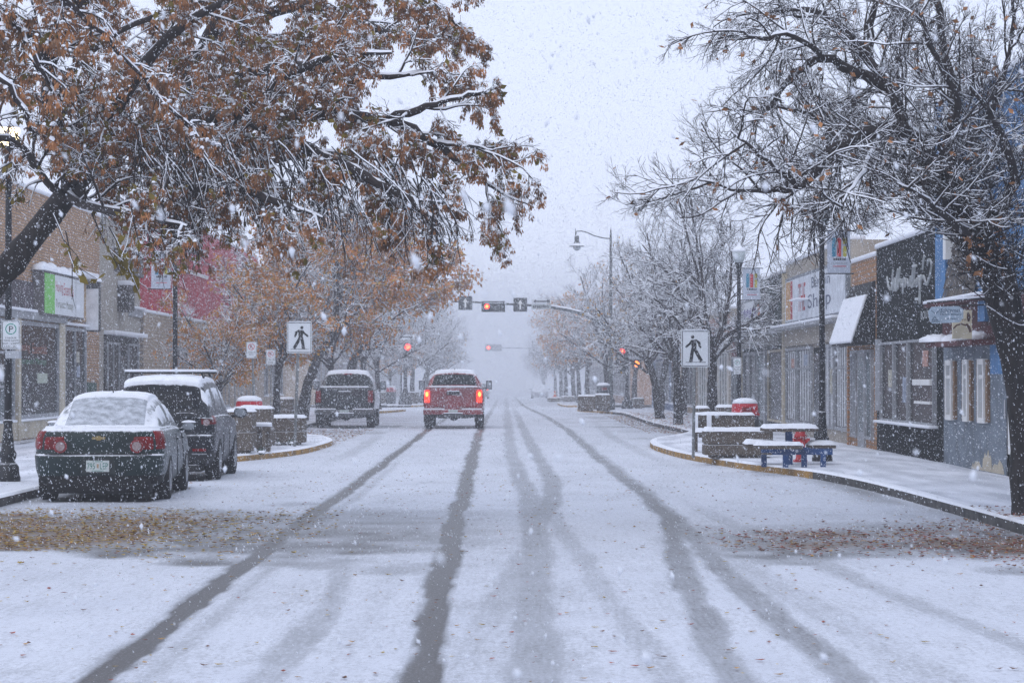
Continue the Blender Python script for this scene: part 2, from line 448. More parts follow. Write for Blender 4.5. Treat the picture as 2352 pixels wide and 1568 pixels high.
def wear_shade_field(X, Y):
    w = np.zeros_like(X)
    wob = (vnoise(X * 0 + 3, Y, 1, 3.0, 1) - .5) * 0.05
    edge = (vnoise(X, Y, .07, .45, 2) - .5) * 0.045 + (vnoise(X, Y, .3, 1.6, 71) - .5) * 0.06
    for ys, xs, hw, soft, st in TRACKS:
        xt = np.interp(Y, ys, xs) + wob
        s = np.interp(Y, ys, st, left=st[0], right=0)
        d = np.abs(X - xt) + edge
        w = np.maximum(w, s * np.clip(1 - (d - hw) / soft, 0, 1) ** 1.3)
        w = np.maximum(w, 0.30 * s * np.clip(1 - (d - hw) / (soft * 3.2), 0, 1))
    # a faint worn strip up the middle lanes
    w = np.maximum(w, .10 + .16 * (vnoise(X, Y, .8, 2.4, 61) - .4) + .10 * (vnoise(X, Y, .25, .8, 62) - .5))
    mid = np.exp(-((X - .1) / .9) ** 2) * np.interp(Y, [10, 20, 40, 80], [.24, .24, .14, .10]) * (.4 + vnoise(X, Y, .35, .7, 3))
    w = np.maximum(w, mid)
    # sheltered patches under the two big trees
    n1 = vnoise(X, Y, .9, 1.1, 4) - .5; n2 = vnoise(X, Y, .25, .5, 6) - .5
    yl = Y + n1 * 1.6 + n2 * 1.2
    yl = yl + n1 * 2.4 + (vnoise(X, Y, 2.6, 1.6, 44) - .5) * 2.6
    pl = np.clip((yl - 23.0) / 2.6, 0, 1) * np.clip((34.4 - yl) / 4.2, 0, 1)
    pl *= np.interp(X, [-9, -3.0, -1.4, -.3, .8], [1, 1, .85, .45, 0])
    w = np.maximum(w, pl * (.66 + .4 * n2 + .3 * n1))
    yr = Y + n1 * 1.0 + n2 * .8 - (X - 2.5) * .15
    yr = yr + n1 * 1.4 + (vnoise(X, Y, 2.2, 1.4, 45) - .5) * 1.8
    pr = np.clip((yr - 22.2) / 2.2, 0, 1) * np.clip((30.0 - yr) / 3.4, 0, 1)
    pr *= np.interp(X, [1.3, 2.0, 2.8, 6], [0, .6, .95, 1])
    w = np.maximum(w, pr * (.70 + .4 * n2 + .3 * n1))
    # gutters and parking lanes with a little bare asphalt
    gl = np.interp(np.abs(X + 6.5), [0, .25, .8], [.55, .35, 0]) * (.4 + 1.2 * vnoise(X, Y, .4, 2.2, 7))
    gr = np.interp(np.abs(X - 5.3), [0, .25, .9], [.55, .35, 0]) * (.4 + 1.2 * vnoise(X, Y, .4, 2.2, 8))
    w = np.maximum(w, np.maximum(gl, gr) * .8)
    for x0, x1, y0, y1 in ((-6.35, -4.75, 34.3, 39.3), (-6.4, -4.8, 41.2, 45.7), (-6.25, -4.45, 84.2, 89.6), (-2.4, -1.0, 83.6, 88.8)):  # bare asphalt under the vehicles, also painted dark for the shade beneath them
        bx = np.clip((X - x0) / .15, 0, 1) * np.clip((x1 - X) / .15, 0, 1) * np.clip((Y - y0) / .3, 0, 1) * np.clip((y1 - Y) / .3, 0, 1)
        w = np.maximum(w, bx * (.9 + n2 * .3))
    # cross-hatched older marks further off
    ln = vnoise(X, Y, 2.2, 1.3, 9)
    far = np.interp(Y, [60, 75, 100, 130, 160], [0, .5, .45, .5, .3]) * np.clip((ln - .62) * 3.4, 0, 1)
    w = np.maximum(w, far * .75)
    pk = np.clip((vnoise(X, Y, 1.3, 2.0, 12) - .55) * 3, 0, 1) * ((X > 3.0) | (X < -3.6)) * np.interp(Y, [66, 72, 95, 120], [0, .6, .6, .1])
    w = np.maximum(w, pk)
    return np.clip(w, 0, 1)

def litter_field(X, Y):
    n = vnoise(X, Y, .5, .8, 21)
    Yn = Y + (vnoise(X, Y, 1.6, 1.2, 51) - .5) * 3.2
    l = np.clip((Yn - 24.0) / 2.2, 0, 1) * np.clip((33.0 - Yn) / 3.0, 0, 1) * np.interp(X, [-7, -4.4, -3.0, -1.6], [1, .85, .30, 0])
    r = np.clip((Yn - 22.8) / 1.8, 0, 1) * np.clip((29.2 - Yn) / 2.4, 0, 1) * np.interp(X, [1.9, 2.9, 6], [0, .5, .8])
    g = np.interp(np.abs(X - 5.25), [0, .5, 1.2], [.8, .5, 0]) * np.interp(Y, [35, 60, 74, 98, 112], [.5, .2, .9, .8, .3])
    g2 = np.interp(np.abs(X + 5.2), [0, 1.0, 1.6], [.8, .6, 0]) * np.interp(Y, [60, 65, 76, 82], [0, .8, .7, 0])
    return np.clip(np.maximum(np.maximum(l, r), np.maximum(g, g2) * .8) * (.35 + n), 0, 1)

def street_material():
    m = bpy.data.materials.new("snow_on_asphalt"); m.use_nodes = True
    N, L = m.node_tree.nodes, m.node_tree.links
    bs = N["Principled BSDF"]
    at = N.new("ShaderNodeAttribute"); at.attribute_name = "wear_shade"
    al = N.new("ShaderNodeAttribute"); al.attribute_name = "litter"
    tc = N.new("ShaderNodeTexCoord")
    def noise(sc, det, ro, st=None):
        n = N.new("ShaderNodeTexNoise"); n.inputs["Scale"].default_value = sc; n.inputs["Detail"].default_value = det; n.inputs["Roughness"].default_value = ro
        if st:
            mp = N.new("ShaderNodeMapping"); mp.inputs["Scale"].default_value = st
            L.new(tc.outputs["Object"], mp.inputs[0]); L.new(mp.outputs[0], n.inputs["Vector"])
        else: L.new(tc.outputs["Object"], n.inputs["Vector"])
        return n.outputs[0]
    def math_(op, a, b=None, c=None):
        n = N.new("ShaderNodeMath"); n.operation = op
        for i, q in enumerate((a, b, c)):
            if q is None: continue
            if isinstance(q, (int, float)): n.inputs[i].default_value = q
            else: L.new(q, n.inputs[i])
        return n.outputs[0]
    def mapr(x, a, b, c=0.0, d=1.0):
        n = N.new("ShaderNodeMapRange"); n.inputs[1].default_value = a; n.inputs[2].default_value = b; n.inputs[3].default_value = c; n.inputs[4].default_value = d
        L.new(x, n.inputs[0]); return n.outputs[0]
    def mix(f, a, b):
        n = N.new("ShaderNodeMix"); n.data_type = 'RGBA'
        if isinstance(f, float): n.inputs[0].default_value = f
        else: L.new(f, n.inputs[0])
        for i, q in ((6, a), (7, b)):
            if isinstance(q, tuple): n.inputs[i].default_value = (*q, 1)
            else: L.new(q, n.inputs[i])
        return n.outputs[2]
    grain = noise(34, 4, .75)
    clump = noise(9, 5, .7)
    broad = noise(1.1, 4, .6, (1, .45, 1))
    w = at.outputs["Fac"]
    k = math_('MULTIPLY_ADD', math_('SUBTRACT', grain, .5), 1.05, w)
    k = math_('MULTIPLY_ADD', math_('SUBTRACT', noise(26, 4, .7, (1, .10, 1)), .5), .50, k)
    k = math_('MULTIPLY_ADD', math_('SUBTRACT', clump, .5), .45, k)
    k = math_('MULTIPLY_ADD', math_('SUBTRACT', broad, .5), .50, k)
    asph = mix(noise(120, 3, .6), (.036, .033, .032), (.080, .074, .070))
    slush = mix(clump, (.30, .315, .35), (.46, .475, .51))
    snow = mix(mapr(broad, .3, .7), (.60, .625, .69), (.72, .745, .81))
    c1 = mix(mapr(k, .06, .44), snow, slush)
    c2 = mix(mapr(k, .50, .86), c1, asph)
    lit = math_('MULTIPLY', al.outputs["Fac"], .0)
    leafc = mix(noise(22, 3, .5), (.24, .15, .06), (.15, .07, .035))
    lf = mapr(math_('MULTIPLY_ADD', math_('SUBTRACT', noise(26, 4, .7), .5), 1.4, al.outputs["Fac"]), .40, .72, 0, .7)
    fleck = math_('MULTIPLY', mapr(noise(46, 3, .65), .56, .64), mapr(k, -.10, .45, .12, .75))
    c2 = mix(fleck, c2, (.27, .27, .285))
    # the brown mush lies only where it lies: scattered scraps, the rest is modelled leaves
    dots = mapr(noise(17, 2, .5), .70, .73, 0, .5)
    c3 = mix(lf, c2, leafc)
    c4 = mix(dots, c3, (.20, .14, .10))
    L.new(c4, bs.inputs["Base Color"])
    L.new(mapr(k, .4, .9, .75, .42), bs.inputs["Roughness"])
    bp = N.new("ShaderNodeBump"); bp.inputs["Strength"].default_value = .5; bp.inputs["Distance"].default_value = .012
    hh = math_('SUBTRACT', math_('MULTIPLY', grain, .5), math_('MULTIPLY', k, .8))
    L.new(hh, bp.inputs["Height"]); L.new(bp.outputs[0], bs.inputs["Normal"])
    return m

def build_street():
    xs = np.concatenate([[-60, -40, -25, -16, -12, -9, -8], np.arange(-7.4, 6.4, .045), [7, 8, 12, 18, 28, 42, 60]])
    ys = np.concatenate([[-4, 2, 6, 9], np.arange(11, 46, .075), np.arange(46, 100, .22), np.arange(100, 180, .7), np.arange(180, 320, 3), [340, 380, 450, 560, 700, 800]])
    X, Y = np.meshgrid(xs, ys)
    W = wear_shade_field(X, Y); Lt = litter_field(X, Y)
    Z = -0.0035 * np.maximum(0, Y - 110) + 0.012 * (1 - W) * (np.abs(X) < 7.4) + .004 * (vnoise(X, Y, .3, .5, 31) - .5)
    ny, nx = X.shape
    me = bpy.data.meshes.new("road")
    co = np.stack([X, Y, Z], -1).reshape(-1, 3).astype(np.float32)
    i = np.arange((ny - 1) * (nx - 1)); r, c = i // (nx - 1), i % (nx - 1)
    q = np.stack([r * nx + c, r * nx + c + 1, (r + 1) * nx + c + 1, (r + 1) * nx + c], -1).astype(np.int32)
    me.vertices.add(len(co)); me.vertices.foreach_set("co", co.ravel())
    me.loops.add(q.size); me.loops.foreach_set("vertex_index", q.ravel())
    me.polygons.add(len(q)); me.polygons.foreach_set("loop_start", np.arange(0, q.size, 4, dtype=np.int32))
    for nm, F in (("wear_shade", W), ("litter", Lt)):
        a = me.attributes.new(nm, 'FLOAT', 'POINT'); a.data.foreach_set("value", F.ravel().astype(np.float32))
    me.update(calc_edges=True); me.validate()
    me.polygons.foreach_set("use_smooth", [True] * len(me.polygons))
    me.materials.append(street_material())
    o = bpy.data.objects.new("road", me); COL.objects.link(o)
    tag(o, kind="structure")
build_street()

PAVE = mat("snowy_pavement", (.80, .82, .88), rough=.8, var=.05, scale=1.4, bump=.3, col2=(.52, .54, .59), streak=(1.6, .30, 1))
PAVEWET = mat("wet_bare_pavement", (.26, .25, .25), rough=.8, var=.25, scale=3, snow=.85, th=.93, snoise=.9, sscale=3)
KERBY = mat("ochre_painted_kerb", (.38, .21, .045), rough=.8, var=.2, scale=2.5, snow=1, th=.58, col2=(.22, .14, .06), bump=.3, snoise=.3)
KERBG = mat("grey_concrete_kerb", (.085, .082, .08), rough=.85, var=.3, scale=5, snow=1, th=.55, bump=.3, snoise=.3)

def smooth_line(pts, n=5):
    out = []
    for i in range(len(pts) - 1):
        p0, p1, p2, p3 = pts[max(i - 1, 0)], pts[i], pts[i + 1], pts[min(i + 2, len(pts) - 1)]
        for k in range(n):
            t = k / n
            out.append(tuple(.5 * (2 * p1[j] + (p2[j] - p0[j]) * t + (2 * p0[j] - 5 * p1[j] + 4 * p2[j] - p3[j]) * t * t + (-p0[j] + 3 * p1[j] - 3 * p2[j] + p3[j]) * t ** 3) for j in range(2)))
    out.append(pts[-1])
    return out

def pavement(line, wall, yellow, side):
    """line: kerb edge (x, y); wall: x of the building side"""
    pts = smooth_line(line)
    s = MB(); kb = MB()
    H = .15
    n = len(pts)
    inner = []
    for i, (x, y) in enumerate(pts):
        a = pts[max(i - 1, 0)]; b = pts[min(i + 1, n - 1)]
        t = Vector((b[0] - a[0], b[1] - a[1])).normalized()
        nrm = Vector((t.y, -t.x)) * (1 if side > 0 else -1)
        inner.append((x + nrm.x * .16, y + nrm.y * .16))
    def z(y): return gz(y)
    # kerb: face, rounded nose and top
    for i in range(n - 1):
        (x0, y0), (x1, y1) = pts[i], pts[i + 1]
        (a0, b0), (a1, b1) = inner[i], inner[i + 1]
        yl = any(lo <= (y0 + y1) / 2 <= hi for lo, hi in yellow)
        e = .25
        ex0, ey0 = x0 + (a0 - x0) * e, y0 + (b0 - y0) * e
        ex1, ey1 = x1 + (a1 - x1) * e, y1 + (b1 - y1) * e
        vs = [(x0, y0, z(y0) - .05), (x1, y1, z(y1) - .05), (x1, y1, z(y1) + H - .03), (x0, y0, z(y0) + H - .03),
              (ex1, ey1, z(y1) + H), (ex0, ey0, z(y0) + H), (a1, b1, z(y1) + H), (a0, b0, z(y0) + H)]
        f = [(0, 1, 2, 3), (3, 2, 4, 5), (5, 4, 6, 7)]
        if side < 0: pass
        else: f = [tuple(reversed(q)) for q in f]
        kb.add(vs, f, 1 if yl else 0)
    # paving sheet carried from the kerb to the walls, in strips
    for i in range(n - 1):
        (a0, b0), (a1, b1) = inner[i], inner[i + 1]
        N = 5
        for k in range(N):
            f0, f1 = k / N, (k + 1) / N
            q = []
            for (a, b, f) in ((a0, b0, f0), (a1, b1, f0), (a1, b1, f1), (a0, b0, f1)):
                x = a + (wall - a) * f
                zz = z(b) + H + (.001 if f == 0 else .010 + .008 * math.sin(x * 3.1 + b * .7) * math.sin(b * 1.3))
                if side < 0 : pass
                q.append((x, b, zz))
            s.add(q, [(0, 1, 2, 3)] if side < 0 else [(3, 2, 1, 0)])
    kb.build("kerb", [KERBG, KERBY]).__setitem__("kind", "structure")
    s.build("pavement", PAVE, smooth=True, merge=True).__setitem__("kind", "structure")

RK = [(5.65, 8), (5.6, 20), (5.58, 27), (5.5, 36), (5.35, 40), (5.05, 43), (4.35, 46.7), (3.75, 52), (3.5, 57), (3.5, 61), (3.8, 65), (4.6, 69), (5.2, 72.5), (5.4, 76),
      (5.15, 90), (5.25, 112), (4.9, 119), (4.3, 125), (3.85, 129), (3.8, 133), (4.5, 136), (6, 137.2)]
LK = [(-6.6, 8), (-6.6, 30), (-6.6, 44), (-6.45, 47.5), (-5.6, 50), (-4.85, 53), (-4.45, 56), (-4.3, 60), (-4.35, 64), (-4.9, 68), (-5.9, 71), (-6.5, 74),
      (-6.6, 80), (-6.6, 112), (-6.3, 119), (-5.6, 125), (-5.2, 130), (-5.3, 134), (-6, 136.5), (-7, 137.2)]
RK2 = [(6.5, 155.5), (4.5, 157), (3.7, 160), (3.8, 185), (4.6, 192), (5.0, 200), (4.9, 260), (4.8, 330), (4.8, 500)]
LK2 = [(-7.2, 155.5), (-6.0, 156.5), (-5.3, 160), (-5.4, 172), (-6.3, 182), (-6.6, 200), (-6.6, 260), (-6.6, 330), (-6.6, 500)]
pavement(RK, 14, [(42.5, 62), (118, 134)], 1)
pavement(LK, -17, [(48, 66), (120, 134)], -1)
pavement(RK2, 14, [(157, 190)], 1)
pavement(LK2, -17, [(157, 175)], -1)

# bare damp strips at the foot of the walls and under the benches
s = MB()
def strip(pts, zt=.182):
    s.add([(x, y, zt + gz(y)) for x, y in pts], [tuple(range(len(pts)))])
strip([(-11.8, 50), (-11.2, 50), (-11.2, 66), (-11.4, 72), (-11.8, 74)], .170)
s.build("damp_strip", PAVEWET).__setitem__("kind", "structure")

# ------------------------------------------------------------------ fallen leaves (uncountable)
def fallen_leaves():
    vs, fs, ms = [], [], []
    def leaf(x, y, z, sz, yaw, mi, curl):
        c, s_ = math.cos(yaw), math.sin(yaw)
        b = len(vs)
        pts = [(-.5, 0, curl), (-.05, -.28, .15), (.5, 0, curl * .8), (-.05, .28, .15), (-.15, 0, 0)]
        for px, py, pz in pts:
            vs.append((x + (px * c - py * s_) * sz, y + (px * s_ + py * c) * sz, z + .006 + pz * sz * .5))
        fs.extend([(b, b + 1, b + 4), (b + 1, b + 2, b + 4), (b + 2, b + 3, b + 4), (b + 3, b, b + 4)]); ms.extend([mi] * 4)
    def z_at(x, y):
        return .15 + .02 + gz(y) if (x > 5.5 or x < -6.6) else gz(y) + .013
    for _ in range(12500):
        x, y = rnd.uniform(-7.2, -1.2), rnd.uniform(22.6, 34.0)
        if rnd.random() > float(litter_field(np.array([x]), np.array([y]))[0]) * 1.15: continue
        leaf(x, y, z_at(x, y), rnd.uniform(.045, .10), rnd.uniform(0, 6.3), rnd.choice((0, 0, 0, 1, 1, 2)), rnd.uniform(.05, .45))
    for _ in range(6500):
        x, y = rnd.uniform(1.9, 6.0), rnd.uniform(21.8, 30.2)
        if rnd.random() > float(litter_field(np.array([x]), np.array([y]))[0]) * 1.1: continue
        leaf(x, y, z_at(x, y), rnd.uniform(.04, .09), rnd.uniform(0, 6.3), rnd.choice((1, 2, 2, 3, 3)), rnd.uniform(.05, .45))
    for _ in range(1500):
        x, y = rnd.uniform(-5.6, 5.4), 12 + 34 * rnd.random() ** 1.3
        leaf(x, y, z_at(x, y), rnd.uniform(.025, .075), rnd.uniform(0, 6.3), rnd.choice((0, 1, 2, 3)), rnd.uniform(.05, .45))
    for _ in range(1800):
        x, y = (rnd.uniform(4.3, 5.6), rnd.uniform(76, 112)) if rnd.random() < .55 else (rnd.uniform(-6.3, -4.2), rnd.uniform(62, 82))
        leaf(x, y, z_at(x, y), rnd.uniform(.06, .12), rnd.uniform(0, 6.3), rnd.choice((1, 1, 2, 3)), rnd.uniform(.05, .45))
    for _ in range(900):
        x, y = rnd.uniform(5.0, 7.4), rnd.uniform(74, 110)
        leaf(x, y, .17, rnd.uniform(.06, .12), rnd.uniform(0, 6.3), rnd.choice((1, 2, 3)), rnd.uniform(.05, .45))
    me = bpy.data.meshes.new("fallen_leaves"); me.from_pydata(vs, [], fs)
    for q in (mat("leaf_olive_yellow", (.50, .35, .08), var=.3, scale=8), mat("leaf_ochre", (.46, .25, .06), var=.3, scale=8),
              mat("leaf_brown", (.20, .09, .045), var=.3, scale=8), mat("leaf_rust", (.36, .085, .04), var=.3, scale=8)): me.materials.append(q)
    me.polygons.foreach_set("material_index", ms)
    o = bpy.data.objects.new("fallen_leaves", me); COL.objects.link(o)
    tag(o, "yellow brown and rust leaves lying on the wet road", "leaves", kind="stuff")
fallen_leaves()
# ------------------------------------------------------------------ vehicles
class Surf:
    """smooth surface through a grid of control points (Catmull-Rom both ways)"""
    def __init__(s, ctrl): s.c = np.array(ctrl, float); s.K, s.T = s.c.shape[:2]
    def ev(s, k, t):
        def w(x, n):
            i = int(min(max(math.floor(x), 0), n - 2)); f = x - i
            idx = [max(i - 1, 0), i, i + 1, min(i + 2, n - 1)]
            return idx, np.array([-.5 * f + f * f - .5 * f ** 3, 1 - 2.5 * f * f + 1.5 * f ** 3, .5 * f + 2 * f * f - 1.5 * f ** 3, -.5 * f * f + .5 * f ** 3])
        ik, wk = w(k, s.K); it, wt = w(t, s.T)
        return np.einsum('i,j,ijd->d', wk, wt, s.c[np.ix_(ik, it)])
    def nrm(s, k, t):
        e = .02
        a = s.ev(min(k + e, s.K - 1), t) - s.ev(max(k - e, 0), t); b = s.ev(k, min(t + e, s.T - 1)) - s.ev(k, max(t - e, 0))
        n = np.cross(b, a); l = np.linalg.norm(n)
        return n / l if l > 1e-9 else np.array([0, 0, 1.0])
    def patch(s, mb, k0, k1, t0, t1, nk, nt, off=0.0, m=0, mirror=True, skirt=True, flip=False, jit=None):
        for sg in ((1, -1) if mirror else (1,)):
            vs = []
            for i in range(nk + 1):
                for j in range(nt + 1):
                    k = k0 + (k1 - k0) * i / nk; t = t0 + (t1 - t0) * j / nt
                    p = s.ev(k, t); n = s.nrm(k, t)
                    if flip: n = -n
                    o_ = off
                    if skirt and ((i == 0) or (i == nk and k1 < s.K - 1) or (j == 0 and t0 > 0) or (j == nt and t1 < s.T - 1)): o_ = -.012
                    elif jit: o_ = off * (1 + rnd.uniform(-jit, jit))
                    q = p + n * o_
                    vs.append((q[0] * sg, q[1], q[2]))
            fs = []
            for i in range(nk):
                for j in range(nt):
                    a = i * (nt + 1) + j
                    f = (a, a + 1, a + nt + 2, a + nt + 1)
                    if (sg < 0) != flip: f = f[::-1]
                    fs.append(f)
            mb.add(vs, fs, m)
        return mb

def wheel_parts(parent, x, y, r, w, side, rim=RIM):
    """tyre with a dished five spoke rim"""
    t = MB(); c = (x, y, r)
    t.lathe([(r * .62, -w / 2), (r * .93, -w / 2), (r, -w * .36), (r, w * .36), (r * .93, w / 2), (r * .62, w / 2), (r * .6, 0)], c, 28, axis='X')
    wh = t.build("wheel", RUBBER, parent, smooth=True)
    q = MB(); o = side * w * .42
    q.lathe([(r * .6, -.03), (r * .66, .0), (r * .66, .015), (r * .58, .02), (r * .54, -.05), (.05, -.05)] if side > 0 else
            [(.05, .05), (r * .54, .05), (r * .58, -.02), (r * .66, -.015), (r * .66, 0), (r * .6, .03)], (x + o, y, r), 28, axis='X')
    for k in range(5):
        a = 2 * math.pi * k / 5
        d = Vector((0, math.cos(a), math.sin(a)))
        q.tube([Vector((x + o - side * .01, y, r)), Vector((x + o - side * .01, y, r)) + d * r * .58], [.035, .028], 5)
    q.lathe([(.06, -.02), (.06, .02)], (x + o, y, r), 12, axis='X')
    q.build("rim", rim, wh)
    return wh

def arches(body, spots, r, w, zc):
    """cut the wheel openings out of the body"""
    inner = mat("wheel_well", (.010, .010, .011), rough=.9)
    for y in spots:
        c = MB().lathe([(r, -w), (r, w)], (0, y, zc), 32, axis='X').build("cutter", inner)
        md = body.modifiers.new("arch", 'BOOLEAN'); md.operation = 'DIFFERENCE'; md.object = c; md.solver = 'EXACT'
        try: md.material_mode = 'TRANSFER'
        except Exception: pass
        dg = bpy.context.evaluated_depsgraph_get()
        me = bpy.data.meshes.new_from_object(body.evaluated_get(dg))
        body.modifiers.clear()
        old = body.data; body.data = me; bpy.data.objects.remove(c)
        me.name = "body"

def hull(levels, wc=None):
    """levels (z, w, yr, yf[, dz_front]) -> Surf of the right half from rear centre round to front centre"""
    ctrl = []
    for lv in levels:
        z, w, yr, yf = lv[:4]; dz = lv[4] if len(lv) > 4 else 0
        L = yf - yr
        pl = [(0, yr), (.45 * w, yr + .008), (.80 * w, yr + .05), (.955 * w, yr + .16), (w, yr + .42), (w * 1.005, yr + L * .3), (w * 1.01, yr + L * .5), (w * 1.005, yr + L * .7),
              (w, yf - .75), (.95 * w, yf - .35), (.78 * w, yf - .10), (.45 * w, yf - .02), (0, yf)]
        ctrl.append([(x, y, z + dz * max(0, (y - yr) / L - .62) / .38) for x, y in pl])
    return Surf(ctrl)

def cabin(stations, zb):
    """stations (y, z_top, w_top, w_belt) -> Surf rows belt..centre, columns rear..front"""
    rows = [[], [], [], [], [], []]
    for y, zt, wt, wb in stations:
        h = zt - zb
        rows[0].append((wb, y, zb)); rows[1].append((wb - (wb - wt) * .42, y, zb + h * .5)); rows[2].append((wt + .030, y, zt - min(.10, h * .35)))
        rows[3].append((wt - .09, y, zt - min(.022, h * .1))); rows[4].append((wt * .5, y, zt + .008)); rows[5].append((0, y, zt + .018))
    return Surf(rows)

TAILRED = mat("red_lamp_plastic", (.20, .002, .004), rough=.25, var=.25, scale=12, spec=.25)
TAILCLR = mat("clear_lamp_lens", (.36, .27, .27), rough=.15, var=.2, scale=30)
PLATE = mat("licence_plate_white", (.62, .66, .64), rough=.5, var=.05)
THINSNOW = mat("thin_snow_over_glass", (.54, .57, .62), rough=.75, var=.08, scale=10, col2=(.30, .32, .35), bump=.8, streak=(1, 1, 1.3))
MIRRORG = mat("mirror_glass", (.35, .38, .41), rough=.12, metal=.4)

def side_mirror(parent, x, y, z, side, w=.2, h=.13, bodym=None):
    mm = MB().blob((x, y, z), w / 2, .07, h / 2, n=12, k=8)
    mm.tube([(x - side * .16, y + .03, z - h * .35), (x - side * .02, y + .02, z - h * .2)], [.03, .025], 6)
    o = mm.build("side_mirror", bodym or DARKPLAST, parent, smooth=True)
    pl = Plane((x, y - .062, z), (1, 0, 0))
    g = MB().prism(pl, [(w * .40 * math.cos(a) * (1.0), h * .36 * math.sin(a)) for a in [2 * math.pi * i / 14 for i in range(14)]], 0, .012)
    g.build("mirror_glass", MIRRORG, o)
    MB().blob((x, y, z + h * .36), w * .5, .075, .035, n=10, k=3, half=True).build("snow_cap", SNOW, o, smooth=True)

def make_sedan():
    t = thing("sedan", "dark green sedan parked at the left kerb with a snow crusted rear window", "car", (-5.50, 34.3, 0.0), R(2.6), "cars parked along the left kerb")
    paint = mat("dark_green_paint", (.013, .027, .028), rough=.38, var=.25, scale=1.5, snow=1, th=.60, plaster=.17, spec=.25, snoise=.7, sscale=7, wind=.85)
    S = hull([(.20, 0.0, .35, 4.6), (.20, .66, .30, 4.62), (.26, .79, .10, 4.78), (.42, .865, .01, 4.86), (.58, .885, 0, 4.87), (.64, .89, .015, 4.85), (.67, .885, .075, 4.82),
              (.82, .88, .09, 4.76, -.05), (.93, .85, .115, 4.6, -.10), (.985, .80, .16, 4.4, -.12), (1.015, .70, .26, 4.2, -.14), (1.03, 0, .45, 4.0, -.14)])
    b = MB(); S.patch(b, 0, 11, 0, 12, 33, 60, 0, skirt=False)
    C = cabin([(.62, .98, .62, .80), (.80, 1.055, .60, .80), (1.15, 1.235, .585, .80), (1.52, 1.385, .575, .80), (1.85, 1.430, .57, .80), (2.4, 1.452, .57, .80), (2.9, 1.42, .57, .80),
               (3.35, 1.25, .59, .80), (3.8, 1.03, .62, .79), (4.0, .94, .64, .77)], .93)
    body = b.build("body", paint, t, merge=True, smooth=True)
    arches(body, (1.03, 3.86), .375, 1.2, .34)
    body.data.polygons.foreach_set("use_smooth", [True] * len(body.data.polygons))
    c = MB(); C.patch(c, 0, 5, 0, 9, 20, 36, 0, skirt=False)
    cab = c.build("cabin", paint, t, smooth=True, merge=True)
    rw = MB(); C.patch(rw, 2.62, 5, .62, 3.25, 10, 16, .012); rw.build("rear_window", THINSNOW, cab, smooth=True)
    for nm, a0, a1 in (("rear_side_window", 2.2, 4.55), ("front_side_window", 4.7, 7.1)):
        for sg in (1, -1):
            w_ = MB(); C.patch(w_, .35, 1.95, a0, a1, 5, 8, .006, mirror=False)
            if sg < 0:
                w_.v = [(-x, y, z) for x, y, z in w_.v]; w_.f = [f[::-1] for f in w_.f]
            w_.build("side_window", mat("snow_dusted_glass", (.05, .055, .06), rough=.3, snow=1, th=.20, plaster=.30, snoise=.8), cab, smooth=True)
    rs = MB(); C.patch(rs, 2.55, 5, 3.05, 7.0, 10, 22, .032, jit=.15); rs.build("roof_snow", SNOW, cab, smooth=True)
    # raised bead of snow along the bottom of the glass
    ds = MB()
    S.patch(ds, 9.45, 10.9, 0, 4.6, 6, 16, .016, jit=.5); ds.build("trunk_snow", SNOW, t, smooth=True)
    ds = MB()
    S.patch(ds, 9.3, 10.9, 8.4, 12, 6, 16, .026, jit=.25); ds.build("hood_snow", SNOW, t, smooth=True)
    br = mat("red_lamp_inner", (.25, .005, .006), rough=.15, var=.2, scale=20, coat=.5)
    for sg in (1, -1):
        q = MB(); S.patch(q, 6.25, 8.85, 2.22, 3.75, 8, 8, .012, mirror=False)          # outer tall wedge
        S.patch(q, 6.25, 7.75, 1.15, 2.22, 6, 8, .010, mirror=False)                    # inner block
        if sg < 0: q.v = [(-x, y, z) for x, y, z in q.v]; q.f = [f[::-1] for f in q.f]
        tl = q.build("tail_light", TAILRED, t, smooth=True)
        pl = Plane((sg * .515, .072, .765), (1, .02 * sg, 0))
        z = MB(); z.disc(pl, 0, 0, .062, 0, .012, 20); z.build("reversing_lens", TAILCLR, tl)
        z = MB(); z.ring(pl, 0, 0, .066, .092, 0, .008, 22); z.build("lamp_ring", br, tl)
    pl = Plane((0, -.005, .50), (1, 0, 0))
    z = MB().prism(pl, [(-.235, -.105), (.235, -.105), (.215, .11), (-.215, .11)], .0, .012); z.build("plate_recess", mat("dark_bumper_plastic", (.015, .022, .022), rough=.5), t)  # dark plastic panel around the licence plate
    z = MB().pbox(pl, -.155, .155, -.075, .078, .013, .02)
    pt = z.build("licence_plate", PLATE, t)
    z = MB(); z.text("795", pl, -.088, 0.002, .105, .082, m=0, d1=.0222); z.text("LEP", pl, .085, 0.002, .105, .082, d1=.0222)
    z.prism(pl, [(-.012, -.02), (.012, -.03), (.016, .03), (-.01, .034)], .02, .0215, 1)
    z.pbox(pl, -.08, .08, -.066, -.058, .02, .0212, 0); z.pbox(pl, -.07, .07, .060, .068, .02, .0212, 0)
    z.build("plate_lettering", [mat("plate_green_ink", (.01, .20, .15), rough=.5), mat("plate_tan_ink", (.45, .32, .2), rough=.5)], pt)
    # gold cross shaped badge
    pl2 = Plane((0, .083, .875), (1, 0, 0))
    z = MB().prism(pl2, [(-.09, -.016), (-.03, -.016), (-.024, -.03), (.034, -.03), (.03, -.016), (.085, -.016), (.093, .016), (.03, .016), (.024, .03), (-.034, .03), (-.03, .016), (-.083, .016)], 0, .012)
    z.build("badge", mat("gold_badge", (.40, .30, .13), rough=.35, metal=.6), t)
    z = MB().box(-.72, .72, .03, .075, .655, .668); z.build("trunk_gap", mat("panel_gap", (.004, .005, .005), rough=.8), t)
    vm = mat("matt_black_valance", (.010, .010, .011), rough=.8, plaster=.08)
